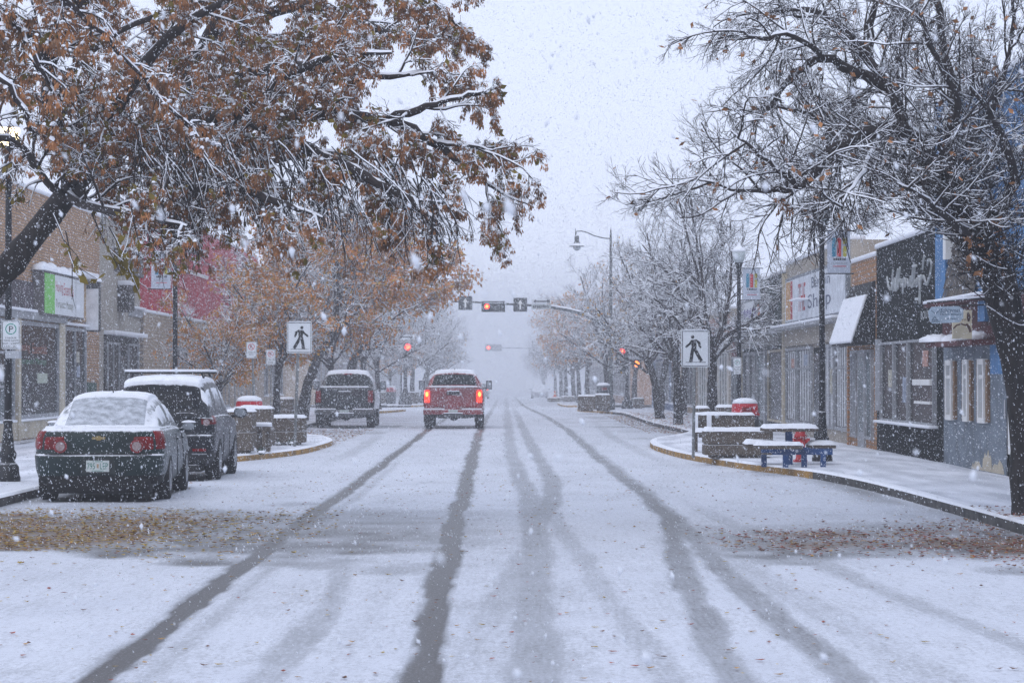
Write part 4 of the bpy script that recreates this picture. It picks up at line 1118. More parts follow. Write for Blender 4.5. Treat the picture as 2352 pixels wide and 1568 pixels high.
def right_shops():
    # blue and grey building
    s = Shop("grey_stucco_bakery", "grey blue stucco building with small white sash windows and blue boarded upper wall at right", "building", 1, 24, 45.4, 6.5, wallm=BLUEPT)
    s.panel("stucco_wall", 24, 45.4, -.3, 2.28, .05, GREYST)
    st = MB()
    for a, w_, h_ in ((38.9, .34, .10), (40.4, .5, .12), (41.3, .4, .22), (42.2, .5, .08)):
        pts = [(-a + w_ * math.cos(x), .17 + max(0, h_ * rnd.uniform(.55, 1.35) * math.sin(x)) * 1.4) for x in [math.pi * i / 12 for i in range(13)]]
        MB().prism(RP, pts, .045, .056).build("peeled_patch", CREAM, s.root, world=True)
    s.panel("maroon_band", 30, 45.2, 2.28, 3.02, .10, MAROON)
    sash = [(44.05, 45.0), (42.5, 43.3), (41.05, 41.95)]
    for a, b in sash:
        w = s.window(a + .18, b - .18, .95, 2.0, WHITEPT, mat("faint_lit_interior", (.20, .15, .11), rough=.3, var=.6, scale=4, spec=.1), nh=1, fw=.09, d=.13, sill=False)
        s.panel("brown_shutter", a - .02, a + .15, .97, 1.98, .10, mat("brown_shutter_wood", (.22, .13, .07), plaster=.15), parent=w)
        s.panel("brown_shutter", b - .15, b + .02, .97, 1.98, .10, mat("brown_shutter_wood", (.22, .13, .07)), parent=w)
    s.door(38.9, 39.7, 1.9, WHITEPT, WHITEPT)
    s.panel("blue_board", 39.9, 40.9, 1.75, 2.25, .08, BLUEPT)
    # blue corner posts and the shingled band between them
    s.panel("blue_post", 44.35, 45.38, 2.9, 6.6, .20, BLUEPT)
    s.panel("blue_post", 40.6, 41.2, 2.6, 5.2, .22, BLUEPT)
    s.panel("white_downpipe", 44.0, 44.28, 3.75, 6.4, .25, WHITEPT)
    sh = MB()
    for i in range(6):
        z0 = 3.05 + i * .21
        a = -44.2
        while a < -41.25:
            w_ = rnd.uniform(.09, .20)
            sh.add([RP(a, z0 - .02, .30 - i * .035), RP(min(a + w_ - .008, -41.22), z0 - .02 + rnd.uniform(-.02, .02), .30 - i * .035), RP(min(a + w_ - .008, -41.22), z0 + .22, .23 - i * .035), RP(a, z0 + .22, .23 - i * .035),
                    RP(a, z0 - .02, .24 - i * .035), RP(min(a + w_ - .008, -41.22), z0 - .02, .24 - i * .035)], [(0, 1, 2, 3), (4, 5, 1, 0)]); a += w_
    sh.build("shingle_band", SHAKE, s.root, world=True)
    s.snow(41.2, 44.3, 4.34, .32, .06)
    s.panel("beam", 39.5, 45.3, 2.93, 3.0, .42, MAROON); s.snow(39.5, 45.3, 3.0, .44, .05)
    s.panel("canopy_board", 40.2, 44.6, 2.22, 2.30, .5, MAROON)
    q = MB()
    for (y, x) in ((44.2, .45), (43.9, .35), (43.5, .2), (41.1, .45), (40.8, .35), (42.3, .1)): MB().blob((7.9 - x, y, 2.31), .22, .4, .13, n=10, k=4, half=True, jit=.15).build("snow_lump", SNOW, s.root, world=True, smooth=True)
    s.panel("blue_upper_fascia", 26, 44.0, 5.4, 5.8, .12, BLUEPT); s.panel("white_strip", 30, 43.9, 5.1, 5.2, .14, WHITEPT)

    # hanging signs, facing up the street
    t = thing("hanging_sign", "pale blue bakery sign hanging from a snowy bracket on the grey stucco building", "sign", (6.9, 39.6, 2.8))
    Yh = 39.6; sc = K / Yh
    x0, x1 = (2133 - U0) / sc, (2213 - U0) / sc; zt, zbt = zr(703, Yh), zr(743, Yh)
    pl = Plane((x0, Yh, zbt), (1, 0, 0)); W, H = x1 - x0, zt - zbt
    b = MB().prism(pl, [(.02, .05), (.06, .0), (W - .06, .02), (W, .09), (W, H - .05), (W - .07, H), (.05, H - .01), (0, H - .08)], -.02, .02).build("sign_board", mat("pale_blue_sign_face", (.42, .52, .62), plaster=.1), t, world=True)
    ink_ = mat("dark_blue_letters", (.02, .06, .12))
    for tx, fa, fb, fw, fh, sh_ in (("Schimmel", .62, .76, .58, .22, .3), ("Dutch Bakery", .64, .52, .60, .15, 0), ("and Eatery", .66, .28, .42, .15, .2)):
        MB().text(tx, pl, W * fa, H * fb, W * fw, H * fh, d1=.023, shear=sh_).build("lettering", ink_, b, world=True, parent_loc=t.location)
    z = MB(); z.stroke(pl, [(W * .08, H * .75), (W * .20, H * .55), (W * .32, H * .78)], .008, .02, .023); z.stroke(pl, [(W * .1, H * .2), (W * .18, H * .4), (W * .26, H * .2), (W * .1, H * .2)], .008, .02, .023); z.stroke(pl, [(W * .08, H * .12), (W * .32, H * .12)], .01, .02, .023)
    z.build("small_drawing", ink_, b, world=True, parent_loc=t.location)
    MB().tube([(x0 - .02, Yh, zt + .05), (7.9, Yh - .1, zt + .16)], .014, 6).build("bracket", BLACK, t, world=True)
    MB().tube([(x0 - .02, Yh, zt + .075), (7.9, Yh - .1, zt + .185)], .018, 6).build("bracket_snow", SNOW, t, world=True, smooth=True)
    t = thing("hanging_sign", "cream hanging sign with a bent swoosh drawing below the pale blue bakery sign", "sign", (7.25, 40.2, 2.5))
    Yh = 40.2; sc = K / Yh
    x0, x1 = (2188 - U0) / sc, (2232 - U0) / sc; zt, zbt = zr(712, Yh), zr(778, Yh)
    pl = Plane((x0, Yh, zbt), (1, 0, 0)); W, H = x1 - x0, zt - zbt
    b = MB().pbox(pl, 0, W, 0, H, -.04, .04).build("sign_board", mat("cream_sign_face", (.60, .54, .40), plaster=.05), t, world=True)
    z = MB(); z.text("CAFE", pl, W * .42, H * .66, W * .6, H * .06, d1=.042)
    z.stroke(pl, [(W * .02, H * .35), (W * .2, H * .47), (W * .45, H * .52), (W * .68, H * .47)], .022, .04, .043)
    z.stroke(pl, [(W * .80, H * .9), (W * .9, H * .75), (W * .82, H * .62), (W * .78, H * .75), (W * .8, H * .9)], .03, .04, .043)
    z.stroke(pl, [(W * .72, H * .5), (W * .85, H * .4), (W * .92, H * .25)], .04, .04, .043)
    MB().tube([(x0, Yh, zt + .06), (7.9, Yh, zt + .10)], .012, 6).tube([(x0 + .04, Yh, zt), (x0 + .04, Yh, zt + .06)], .006, 5).build("bracket", BLACK, t, world=True)
    z.build("drawing", mat("brown_sign_ink", (.12, .06, .05)), b, world=True, parent_loc=t.location)

    # black boutique
    s = Shop("black_boutique", "black fronted boutique with white script lettering and tall dark windows", "shop", 1, 45.45, 53.9, 4.42, wallm=BLACKST)
    for a, b in ((51.2, 53.0), (49.4, 51.15), (46.4, 49.35)):
        s.window(a, b, .80, 2.42, GREYPAINT, mat("brown_dark_glass", (.03, .024, .022), rough=.2, var=.5, scale=1.5, spec=.08), nv=1, fw=.05, d=.08, sill=False)
    s.snow(46.2, 53.1, .76, .20, .05)
    s.panel("grey_pier", 53.15, 53.75, 1.0, 2.5, .06, GREYPAINT)
    posters(s, [(51.6, 1.5, .5, .35), (49.8, 1.2, .4, .5), (47.2, 1.9, .6, .3)])
    s.panel("display_shelf", 46.6, 48.6, 1.55, 1.66, .10, WHITEPT); s.panel("display_shelf", 46.6, 48.4, 1.2, 1.25, .10, WHITEPT)
    def zz(x, y): return (2008.0 + x / 4.126 / 1.4694, (820 + y / 4.126) / 1.4694)
    def strokes(mb, lines, w, off0=.0, off1=.03):
        for ln in lines:
            mb = MB(); pts = []
            for x, y in ln:
                u, v = zz(x, y); Y = yr(u); pts.append((-Y, zr(v, Y)))
            pts = smooth_line(pts, 4) if len(pts) > 2 else pts
            mb.stroke(RP, pts, w, off0, off1); mb.build("script_letters", mat("white_metal_letters", (.62, .65, .66), rough=.5), s.root, world=True)
    z = MB()
    base = 2950 / 1.4694
    def zz(x, y): return (base + x / 4.126 / 1.4694, (820 + y / 4.126) / 1.4694)
    strokes(z, [[(195, 480), (205, 560), (225, 630), (248, 640), (262, 560), (275, 380)], [(275, 380), (262, 640), (285, 560), (300, 500), (292, 650), (310, 600), (345, 370), (318, 640), (340, 600), (375, 345), (345, 630), (365, 520), (390, 520), (385, 600), (400, 580)],
                [(425, 500), (412, 690)], [(418, 510), (445, 500), (450, 590), (430, 600), (470, 560), (480, 510), (490, 590), (510, 560), (520, 470), (515, 580), (540, 540), (560, 320), (535, 590), (560, 560), (585, 310), (560, 590), (590, 520), (590, 590), (610, 500), (615, 580), (635, 480)],
                [(640, 460), (650, 620), (650, 820), (640, 790), (655, 640), (668, 450)], [(670, 500), (700, 460), (725, 520), (750, 575), (780, 500), (805, 380), (812, 290), (795, 235), (770, 240), (760, 275)], [(690, 360), (700, 270), (715, 180)], [(555, 320), (605, 312)], [(592, 778), (640, 778)]], .05)
    z = MB(); z.text("BOUTIQUE", RP, -(yr(2118) + yr(2155)) / 2, zr(724, 47.4), yr(2118) - yr(2155), .17, d1=.02)
    z.build("capital_lettering", MATS["white_metal_letters"], s.root, world=True)

    # orange brick with awning
    s = Shop("orange_brick_shop", "orange brick shop front with steep awning between the boutique and white signboard", "shop", 1, 53.95, 57.8, 4.28, wallm=BR_ORANGE)
    s.window(54.3, 55.3, .35, 2.3, GREYPAINT, PALEGLASS, nv=1, sill=False); s.door(55.5, 56.5, 2.3, GREYPAINT, PALEGLASS); s.window(56.7, 57.6, .35, 2.3, GREYPAINT, BLIND, nv=2, sill=False)
    t = thing("awning", "steep dark awning with a sheet of snow on its sloping front", "awning", (7.9, 55.8, 2.4))
    aw = MB(); X0 = 7.895
    prof = [(0, 2.40), (-.50, 2.40), (-.50, 2.44), (-.06, 3.74), (0, 3.76)]
    vs = [(X0 + a, 54.05, b) for a, b in prof] + [(X0 + a, 57.5, b) for a, b in prof]
    aw.add(vs, [(4, 3, 2, 1, 0), (5, 6, 7, 8, 9)] + [(i, (i + 1) % 5, 5 + (i + 1) % 5, 5 + i) for i in range(5)])
    aw.build("awning_canvas", mat("black_canvas", (.012, .013, .014), rough=.8, plaster=.12), t, world=True)
    sn = MB(); q = [(-.51, 2.43), (-.55, 2.47), (-.22, 3.47), (-.16, 3.46)]
    vs = [(X0 + a, 54.04, b) for a, b in q] + [(X0 + a, 57.52, b) for a, b in q]
    sn.add(vs, [(3, 2, 1, 0), (4, 5, 6, 7)] + [(i, (i + 1) % 4, 4 + (i + 1) % 4, 4 + i) for i in range(4)])
    sn.build("snow_sheet", SNOW, t, world=True, bevel=.02)

    # white sign store
    s = Shop("signboard_store", "beige store under a long white signboard with vertical blinds in its windows", "shop", 1, 57.85, 71.3, 4.84, wallm=BEIGEST)
    s.panel("pale_fascia", 57.9, 71.2, 2.55, 2.98, .10, BEIGEST); s.panel("canopy_edge", 57.9, 71.25, 2.98, 3.06, .45, GREYPAINT); s.snow(57.9, 71.25, 3.06, .46, .06)
    for a, b in ((58.1, 60.4), (65.0, 68.1), (68.2, 70.9)):
        w = s.window(a, b, .45, 2.5, GREYPAINT, GLASS, nv=1, nh=1, fw=.08, sill=False)
        bl = MB(); n = 5; ww = (b - a - .3) / n
        for i in range(n):
            ya = a + .16 + i * ww; a0, a1 = s.a(ya, ya + ww * .62); bl.pbox(RP, a0, a1, .55, 2.40, .02, .03)
        bl.build("blinds", BLIND, w, world=True, parent_loc=s.root.location)
    s.window(60.6, 62.3, .45, 2.5, GREYPAINT, BLIND, nv=2, sill=False)
    s.door(63.0, 64.5, 2.45, BLACKST); posters(s, [(61.0, 1.3, .5, .6), (66.0, 2.0, .8, .3), (69.0, 1.9, .7, .3)])
    s.panel("end_pier", 70.95, 71.3, .15, 4.6, .12, CREAM)
    s.panel("brick_pier", 57.86, 58.05, .15, 2.5, .08, BR_ORANGE)
    t = thing("signboard", "long white signboard with red script and grey blue lettering over the blinds windows", "sign", (7.9, 64.3, 3.8))
    MB().pbox(RP, -70.6, -58.0, 3.12, 4.42, 0, .10).build("sign_case", mat("grey_sign_border", (.20, .22, .25), plaster=.15), t, world=True, bevel=.01)
    f = MB().pbox(RP, -70.5, -58.1, 3.22, 4.33, .101, .112).build("white_face", mat("weathered_white_face", (.62, .65, .70), plaster=.1), t, world=True)
    MB().pbox(RP, -70.3, -69.2, 3.27, 4.30, .1125, .116).build("orange_stripe", mat("faded_orange_stripe", (.55, .33, .16), plaster=.12), f, world=True, parent_loc=t.location)
    MB().pbox(RP, -69.15, -68.7, 3.27, 4.30, .1125, .116).build("red_stripe", mat("faded_red_stripe", (.42, .06, .07), plaster=.12), f, world=True, parent_loc=t.location)
    z = MB(); z.text("THE", RP, -66.5, 3.80, 1.6, .72, d1=.118, shear=.2); z.build("red_lettering", MATS["faded_red_stripe"], f, world=True, parent_loc=t.location)
    z = MB(); z.text("Bargain", RP, -62.6, 4.05, 3.6, .36, d1=.118); z.text("Shop", RP, -62.9, 3.58, 4.6, .46, d1=.118); z.build("navy_lettering", mat("faded_navy_letters", (.09, .11, .17), plaster=.12), f, world=True, parent_loc=t.location)
    MB().pbox(RP, -66.6, -64.9, 3.69, 3.73, .12, .45).build("snowy_bracket", SNOW, t, world=True, bevel=.01)
    t = thing("roof_parapet", "beige stepped roof structure rising behind the orange brick parapet", "parapet", (9.0, 59.3, 4.9))
    x0, x1 = (1948 - U0) / K * 60.5, (1983 - U0) / K * 60.5
    MB().box(x0 - .2, x1, 60.4, 66.5, 4.3, zr(545, 60.4)).build("block", mat("beige_render_block", (.38, .34, .27), plaster=.06), t, world=True)
    MB().rbox(x0 - .24, x1 + .04, 60.3, 66.5, zr(545, 60.4) - .02, zr(545, 60.4) + .06, .05).build("snow_cap", SNOW, t, world=True, smooth=True)

    s = Shop("green_boarded_shop", "dark green boarded shop with small white sign next along from the blinds windows", "shop", 1, 71.35, 84.4, 4.65, wallm=DKGREEN)
    s.panel("grey_cornice", 71.4, 84.3, 2.60, 2.95, .25, mat("grey_weathered_cornice", (.22, .22, .21), plaster=.25)); s.snow(71.4, 84.3, 2.95, .28, .07)
    s.window(79.5, 83.6, .4, 2.5, GREYPAINT, GLASS, nv=2, nh=0, fw=.1, sill=False); s.window(71.8, 75.8, .4, 2.5, CREAM, nv=1, sill=False)
    s.panel("pale_pier", 76.1, 76.6, .15, 2.6, .1, GREYPAINT); s.panel("pale_pier", 84.0, 84.38, .15, 2.6, .1, CREAM); s.window(76.8, 79.0, .4, 2.5, GREYPAINT, PALEGLASS, sill=False)
    t = thing("shop_sign", "small white sign with violet lettering on the dark green boards", "sign", (7.9, 77, 3.7))
    MB().pbox(RP, -83.6, -75.8, 3.15, 4.12, .0, .22).build("sign_case", mat("pale_grey_case", (.36, .38, .40), plaster=.15), t, world=True)
    f = MB().pbox(RP, -83.5, -75.9, 3.20, 4.06, .221, .23).build("white_face", SIGNWHITE, t, world=True)
    z = MB()
    for i in range(11): z.pbox(RP, -82.8 + i * .5, -82.5 + i * .5, 3.55 + .03 * (i % 3), 3.80 + .05 * (i % 2), .2305, .234)
    z.build("violet_marks", mat("violet_marks", (.16, .13, .32)), f, world=True, parent_loc=t.location)
    MB().pbox(RP, -77.0, -76.3, 3.42, 3.9, .2305, .234).build("orange_mark", mat("orange_mark", (.45, .18, .10)), f, world=True, parent_loc=t.location)
    MB().rbox(7.66, 7.92, 75.8, 83.6, 4.12, 4.2, .03).build("snow_cap", SNOW, t, world=True, smooth=True)

    s = Shop("maroon_shop", "narrow maroon boarded shop front behind the second lamp post", "shop", 1, 84.45, 88.6, 3.55, wallm=mat("maroon_brick", (.12, .03, .035), var=.3, plaster=.14))
    s.window(85.2, 87.9, .5, 2.4, GREYPAINT, PALEGLASS, nv=2)
    s = Shop("pale_shop", "pale beige shop with white framed windows behind the bare trees", "shop", 1, 88.65, 104.5, 4.1, wallm=BEIGEST)
    for a in (89.6, 94.2, 99.2): s.window(a, a + 3.6, .5, 2.6, WHITEPT, PALEGLASS, nv=3)
    s.snow(88.7, 104.4, 2.9, .5, .1)
    s.panel("pink_band", 89, 104, 3.1, 3.9, .06, mat("dusty_pink_band", (.36, .22, .18), plaster=.12))
    s = Shop("tan_shop", "tan shop with dark door beside the blue corner store", "shop", 1, 104.55, 114.5, 4.3, wallm=mat("tan_render", (.30, .22, .15), plaster=.1))
    s.window(106, 110, .5, 2.6, GREYPAINT, nv=2); s.door(111, 112.4, 2.5, BROWNDK)
    s = Shop("blue_corner_store", "blue fronted corner store by the junction", "shop", 1, 114.55, 136.6, 4.2, wallm=mat("dusty_blue_render", (.12, .16, .25), plaster=.1))
    s.panel("blue_sign_band", 117, 133, 2.7, 3.7, .25, mat("strong_blue_band", (.05, .12, .34), plaster=.08)); s.snow(117, 133, 3.7, .27, .1)
    for a in (116, 122, 128): s.window(a, a + 4, .5, 2.5, GREYPAINT, nv=2)
    s = Shop("orange_block", "dull orange block across the junction on the right", "building", 1, 157.5, 190, 5.6, wallm=mat("orange_render_far", (.36, .22, .14)))
    for i in range(6): s.window(160 + i * 5, 163.5 + i * 5, .5, 2.6, GREYPAINT)
    s = Shop("grey_row", "long grey row fading into snowfall far down the right side", "building", 1, 192, 250, 5.0, wallm=MATS["grey_render_far"])
    for i in range(9): s.window(194 + i * 6, 198 + i * 6, .5, 2.6, GREYPAINT)
right_shops()
# ------------------------------------------------------------------ street furniture
GLOBE = mat("frosted_globe", (.50, .55, .56), rough=.3, snow=.9, th=.6)
def banner(root, x, z, side, h=.78, w=.42):
    """cloth banner between two rods, to the right of its post"""
    pl = Plane((x + side * .10, 0, z), (1, 0, 0))
    a0, a1 = (0, w) if side > 0 else (-w, 0)
    r = MB().tube([(x, 0, z + h / 2 + .01), (x + side * (w + .16), 0, z + h / 2 + .01)], .012, 6).tube([(x, 0, z - h / 2), (x + side * (w + .14), 0, z - h / 2)], .012, 6)
    r.blob((x + side * (w + .17), 0, z + h / 2 + .01), .022, .022, .022, n=6, k=4).blob((x + side * (w + .15), 0, z - h / 2), .02, .02, .02, n=6, k=4)
    ro = r.build("banner_rods", BLACK, root)
    MB().rbox(min(x, x + side * (w + .12)), max(x, x + side * (w + .12)), -.02, .02, z + h / 2 + .018, z + h / 2 + .045, .008).build("snow_cap", SNOW, ro, smooth=True)
    c = MB(); n = 8
    vs = []; 
    for i in range(n + 1):
        for j in range(2):
            for d in (0.004, -.004):
                vs.append(pl(a0 + (a1 - a0) * j, -h / 2 + h * i / n, d + .012 * math.sin(i * .8)))
    fs = []
    for i in range(n):
        b = i * 4
        fs += [(b, b + 2, b + 6, b + 4), (b + 1, b + 5, b + 7, b + 3), (b, b + 4, b + 5, b + 1), (b + 2, b + 3, b + 7, b + 6)]
    c.add(vs, fs)
    co = c.build("banner", mat("banner_cloth", (.46, .50, .58), rough=.8, var=.06, plaster=.06), root)
    def st(name, fa, fb, y0, y1, col):
        MB().pbox(pl, a0 + w * fa, a0 + w * fb, -h / 2 + h * y0, -h / 2 + h * y1, .017, .021).build(name, mat(name + "_dye", col, var=.1, plaster=.06), co)
    st("blue_stripe", .20, .36, .40, .84, (.06, .24, .36)); st("red_stripe", .43, .60, .40, .84, (.50, .04, .05)); st("yellow_stripe", .69, .84, .70, .84, (.42, .38, .07)); st("yellow_stripe", .69, .84, .40, .65, (.42, .36, .05))
    q = MB()
    for i in range(6): q.pbox(pl, a0 + w * (.26 + i * .094), a0 + w * (.335 + i * .094), -h / 2 + h * .315, -h / 2 + h * (.36 + .01 * (i % 2)), .017, .021)
    q.build("dark_letters", mat("banner_grey_letters", (.07, .07, .08)), co)
    q = MB(); q.text("COMMUNITY", pl, a0 + w * .52, -h / 2 + h * .245, w * .72, h * .05, d1=.02); q.build("grey_letters", mat("banner_pale_letters", (.25, .27, .31)), co)
    q = MB().pbox(pl, a0 + w * .25, a0 + w * .82, -h / 2 + h * .165, -h / 2 + h * .18, .017, .021); q.build("red_line", REDINK, co)

def lamp(label, x, y, globez=4.55, banner_side=None, lit=False, z0=.15):
    t = thing("street_lamp", label, "street lamp", (x, y, z0 + gz(y)), group="black globe street lamps")
    H = globez
    b = MB().lathe([(.19, 0), (.19, .06), (.175, .10), (.165, .22), (.13, .27), (.10, .30), (.125, .36), (.13, .42), (.10, .47), (.085, .62), (.066, .80), (.060, .84), (.075, .88), (.060, .92)], (0, 0, 0), 16)
    b.build("base", BLACK, t, smooth=True)
    MB().lathe([(.058, .9), (.046, H - .45), (.046, H - .42)], (0, 0, 0), 12).build("pole", BLACK, t, smooth=True)
    MB().lathe([(.05, H - .46), (.085, H - .42), (.06, H - .38), (.07, H - .26), (.10, H - .18), (.105, H - .16)], (0, 0, 0), 14).build("capital", BLACK, t, smooth=True)
    gm = mat("lit_lamp_glass", (.9, .85, .6), emis=(1.0, .80, .45), estr=7) if lit else GLOBE
    g = MB().lathe([(.10, H - .16), (.15, H - .06), (.165, H + .08), (.15, H + .12)], (0, 0, 0), 16).build("globe", gm, t, smooth=True)
    MB().lathe([(.165, H + .11), (.17, H + .14), (.12, H + .20), (.05, H + .25), (.035, H + .30), (.01, H + .34)], (0, 0, 0), 16).build("snowy_cap", SNOW, t, smooth=True)
    if banner_side: banner(t, 0, zb_ := 3.85 if banner_side > 0 else 3.85, banner_side)
    return t

def parking_sign(t, cx, cz, y, w=.30, h=.45, kind="P", lines=()):
    pl = Plane((cx, y, cz), (1, 0, 0))
    def rr(w_, h_, r):
        out = []
        for sx, sy, a0 in ((1, 1, 0), (-1, 1, 90), (-1, -1, 180), (1, -1, 270)):
            for i in range(4):
                a = R(a0 + 30 * i); out.append((sx * (w_ / 2 - r) + r * math.cos(a), sy * (h_ / 2 - r) + r * math.sin(a)))
        return out
    b = MB().prism(pl, rr(w, h, .03), 0, .006).build("sign_plate", SIGNWHITE, t)
    z = MB()
    o, i_ = rr(w - .02, h - .02, .025), rr(w - .036, h - .036, .02)
    n = len(o)
    for k in range(n):
        k2 = (k + 1) % n; z.prism(pl, [i_[k], o[k], o[k2], i_[k2]], .006, .0085)
    z.build("black_border", INK, b)
    r = w * .30; cy_ = h * .20
    if kind == "P":
        MB().ring(pl, 0, cy_, r * .84, r, .006, .009).build("green_ring", GREENINK, b)
        MB().text("P", pl, 0.005, cy_, r * .75, r * 1.05, d1=.0095).build("letter_p", INK, b)
    else:
        q = MB().ring(pl, 0, cy_, r * .82, r, .006, .0095); q.stroke(pl, [(-r * .62, cy_ + r * .62), (r * .62, cy_ - r * .62)], r * .17, .009, .0115); q.build("red_ring", REDINK, b)
        MB().text("R", pl, 0, cy_, r * .75, r * 1.05, d1=.009).build("letter_r", INK, b)
    z = MB()
    k = len(lines); y0 = cy_ - r - h * .07
    stp = (y0 + h / 2 - .02) / max(k, 1)
    for i, (tx, wf) in enumerate(lines):
        if tx == ">": z.prism(pl, [(w * .22, y0 - stp * (i + .75)), (w * .42, y0 - stp * (i + .75)), (w * .36, y0 - stp * (i + .25))], .006, .009)
        else: z.text(tx, pl, 0, y0 - stp * (i + .45), w * wf, stp * .62, d1=.009)
    z.build("lettering", INK, b)
    return b

def walker_sign(label, u_base, Y, cx_u, right=False):
    X = (u_base - U0) * Y / K
    t = thing("crossing_sign", label, "sign", (X, Y, .15), group="pedestrian crossing signs")
    topz = CAMZ - ((758 if right else 739) - V0) * Y / K - .15
    h = .75 * (.98 if right else .94); w = .60 * .94
    dx = (cx_u - u_base) * Y / K
    pl = Plane((dx, -.03, topz - h / 2), (1, .06 if right else -.02, .0))
    post = MB().tube([(0, 0, -.05), (dx * .9, 0, topz - .04)], .034 if not right else .030, 8)
    post.build("post", GALV, t)
    b = MB()
    b.prism(pl, [(-w / 2, -h / 2 + .02), (-w / 2 + .02, -h / 2), (w / 2 - .02, -h / 2), (w / 2, -h / 2 + .02), (w / 2, h / 2 - .02), (w / 2 - .02, h / 2), (-w / 2 + .02, h / 2), (-w / 2, h / 2 - .02)], 0, .008)
    bo = b.build("sign_plate", SIGNWHITE, t)
    z = MB(); e = .018; g = .012
    z.pbox(pl, -w / 2 + e, w / 2 - e, h / 2 - e - g, h / 2 - e, .0085, .0115); z.pbox(pl, -w / 2 + e, w / 2 - e, -h / 2 + e, -h / 2 + e + g, .0085, .0115)
    z.pbox(pl, -w / 2 + e, -w / 2 + e + g, -h / 2 + e + g, h / 2 - e - g, .0085, .0115); z.pbox(pl, w / 2 - e - g, w / 2 - e, -h / 2 + e + g, h / 2 - e - g, .0085, .0115)
    z.build("black_border", INK, bo)
    # walking figure: coordinates in plate units, x to the right (walks right on the left hand sign)
    sx = -1 if right else 1
    def f(pts): return [(p[0] * w * sx, p[1] * h) for p in pts]
    z = MB()
    def poly(pts, d1=.0125):
        q = f(pts)
        if sx < 0: q = q[::-1]
        z.prism(pl, q, .0085, d1)
    z.disc(pl, .10 * w * sx, .315 * h, .062 * w, .0085, .0125, 14)
    poly([(-.02, .24), (.13, .235), (.16, .20), (.13, .02), (.12, -.03), (-.02, -.03), (-.04, .08)])           # torso
    z.stroke(pl, f([(.13, .21), (.20, .13), (.30, .065)]), .042, .0085, .0126); z.stroke(pl, f([(.29, .085), (.33, .04)]), .036, .0085, .0127)   # front arm
    z.stroke(pl, f([(-.01, .22), (-.13, .16), (-.15, .08)]), .048, .0085, .0128); z.stroke(pl, f([(-.15, .10), (-.18, .03)]), .036, .0085, .0129)  # rear arm
    z.stroke(pl, f([(.03, .0), (-.08, -.16), (-.20, -.32)]), .066, .0085, .0131); z.stroke(pl, f([(-.21, -.30), (-.17, -.335)]), .04, .0085, .0132)          # rear leg
    z.stroke(pl, f([(.09, .0), (.13, -.16), (.155, -.32)]), .066, .0085, .0133); z.stroke(pl, f([(.14, -.33), (.21, -.335)]), .03, .0085, .0134)
    z.build("walking_figure", INK, bo)
    MB().pbox(pl, -.34 * w, .37 * w, -.375 * h, -.362 * h, .0085, .0125).build("ground_line", INK, bo)
    MB().rbox(dx - w * .42, dx + w * .42, -.045, -.015, topz, topz + .014, .006).build("snow_cap", SNOW, t, smooth=True)
    return t

def trash(label, x, y, sc=1.0, red=True, z0=.15):
    t = thing("litter_bin", label, "litter bin", (x, y, z0 + gz(y)), group="litter bins with domed lids")
    MB().lathe([(.27, 0), (.30, .04), (.31, .35), (.30, .74), (.28, .78)], (0, 0, 0), 20).build("bin_body", mat("pebbled_bin_body", (.05, .055, .06), rough=.8, plaster=.22), t, smooth=True)
    m = mat("red_plastic_lid", (.52, .012, .025), rough=.35, var=.15, plaster=.12) if red else mat("dark_grey_lid", (.08, .09, .10), rough=.5, plaster=.2)
    l = MB().lathe([(.33, .76), (.335, .80), (.30, .82), (.29, .98), (.27, 1.04)], (0, 0, 0), 22).build("lid", m, t, smooth=True)
    MB().lathe([(.28, 1.03), (.285, 1.05), (.24, 1.11), (.15, 1.145), (.02, 1.155)], (0, 0, 0), 20).build("snow_cap", SNOW, l, smooth=True)
    MB().pbox(Plane((.02, -.295, .9), (1, 0, 0)), -.11, .11, -.05, .05, 0, .012).build("flap", mat("flap_dark_red", (.22, .01, .015), rough=.4), l)
    t.scale = (sc,) * 3
    return t

def planter(label, x0, x1, y0, y1, h, name="planter", r=.06, base=True, group="concrete planters"):
    t = thing(name, label, "planter", ((x0 + x1) / 2, (y0 + y1) / 2, .15 + gz((y0 + y1) / 2)), group=group)
    a, b = (x1 - x0) / 2, (y1 - y0) / 2
    q = MB(); q.rbox(-a, a, -b, b, .06, h * .52 - .012, r); q.rbox(-a + .03, a - .03, -b + .03, b - .03, h * .5, h * .56, r); q.rbox(-a, a, -b, b, h * .52 + .012, h, r); q.box(-a + .12, a - .12, -b + .08, b - .08, 0, .06)
    q.build("concrete_box", CONC, t)
    MB().snowcap(-a - .015, a + .015, -b - .015, b + .015, h, .062).build("snow_cap", SNOW, t, smooth=True)
    return t

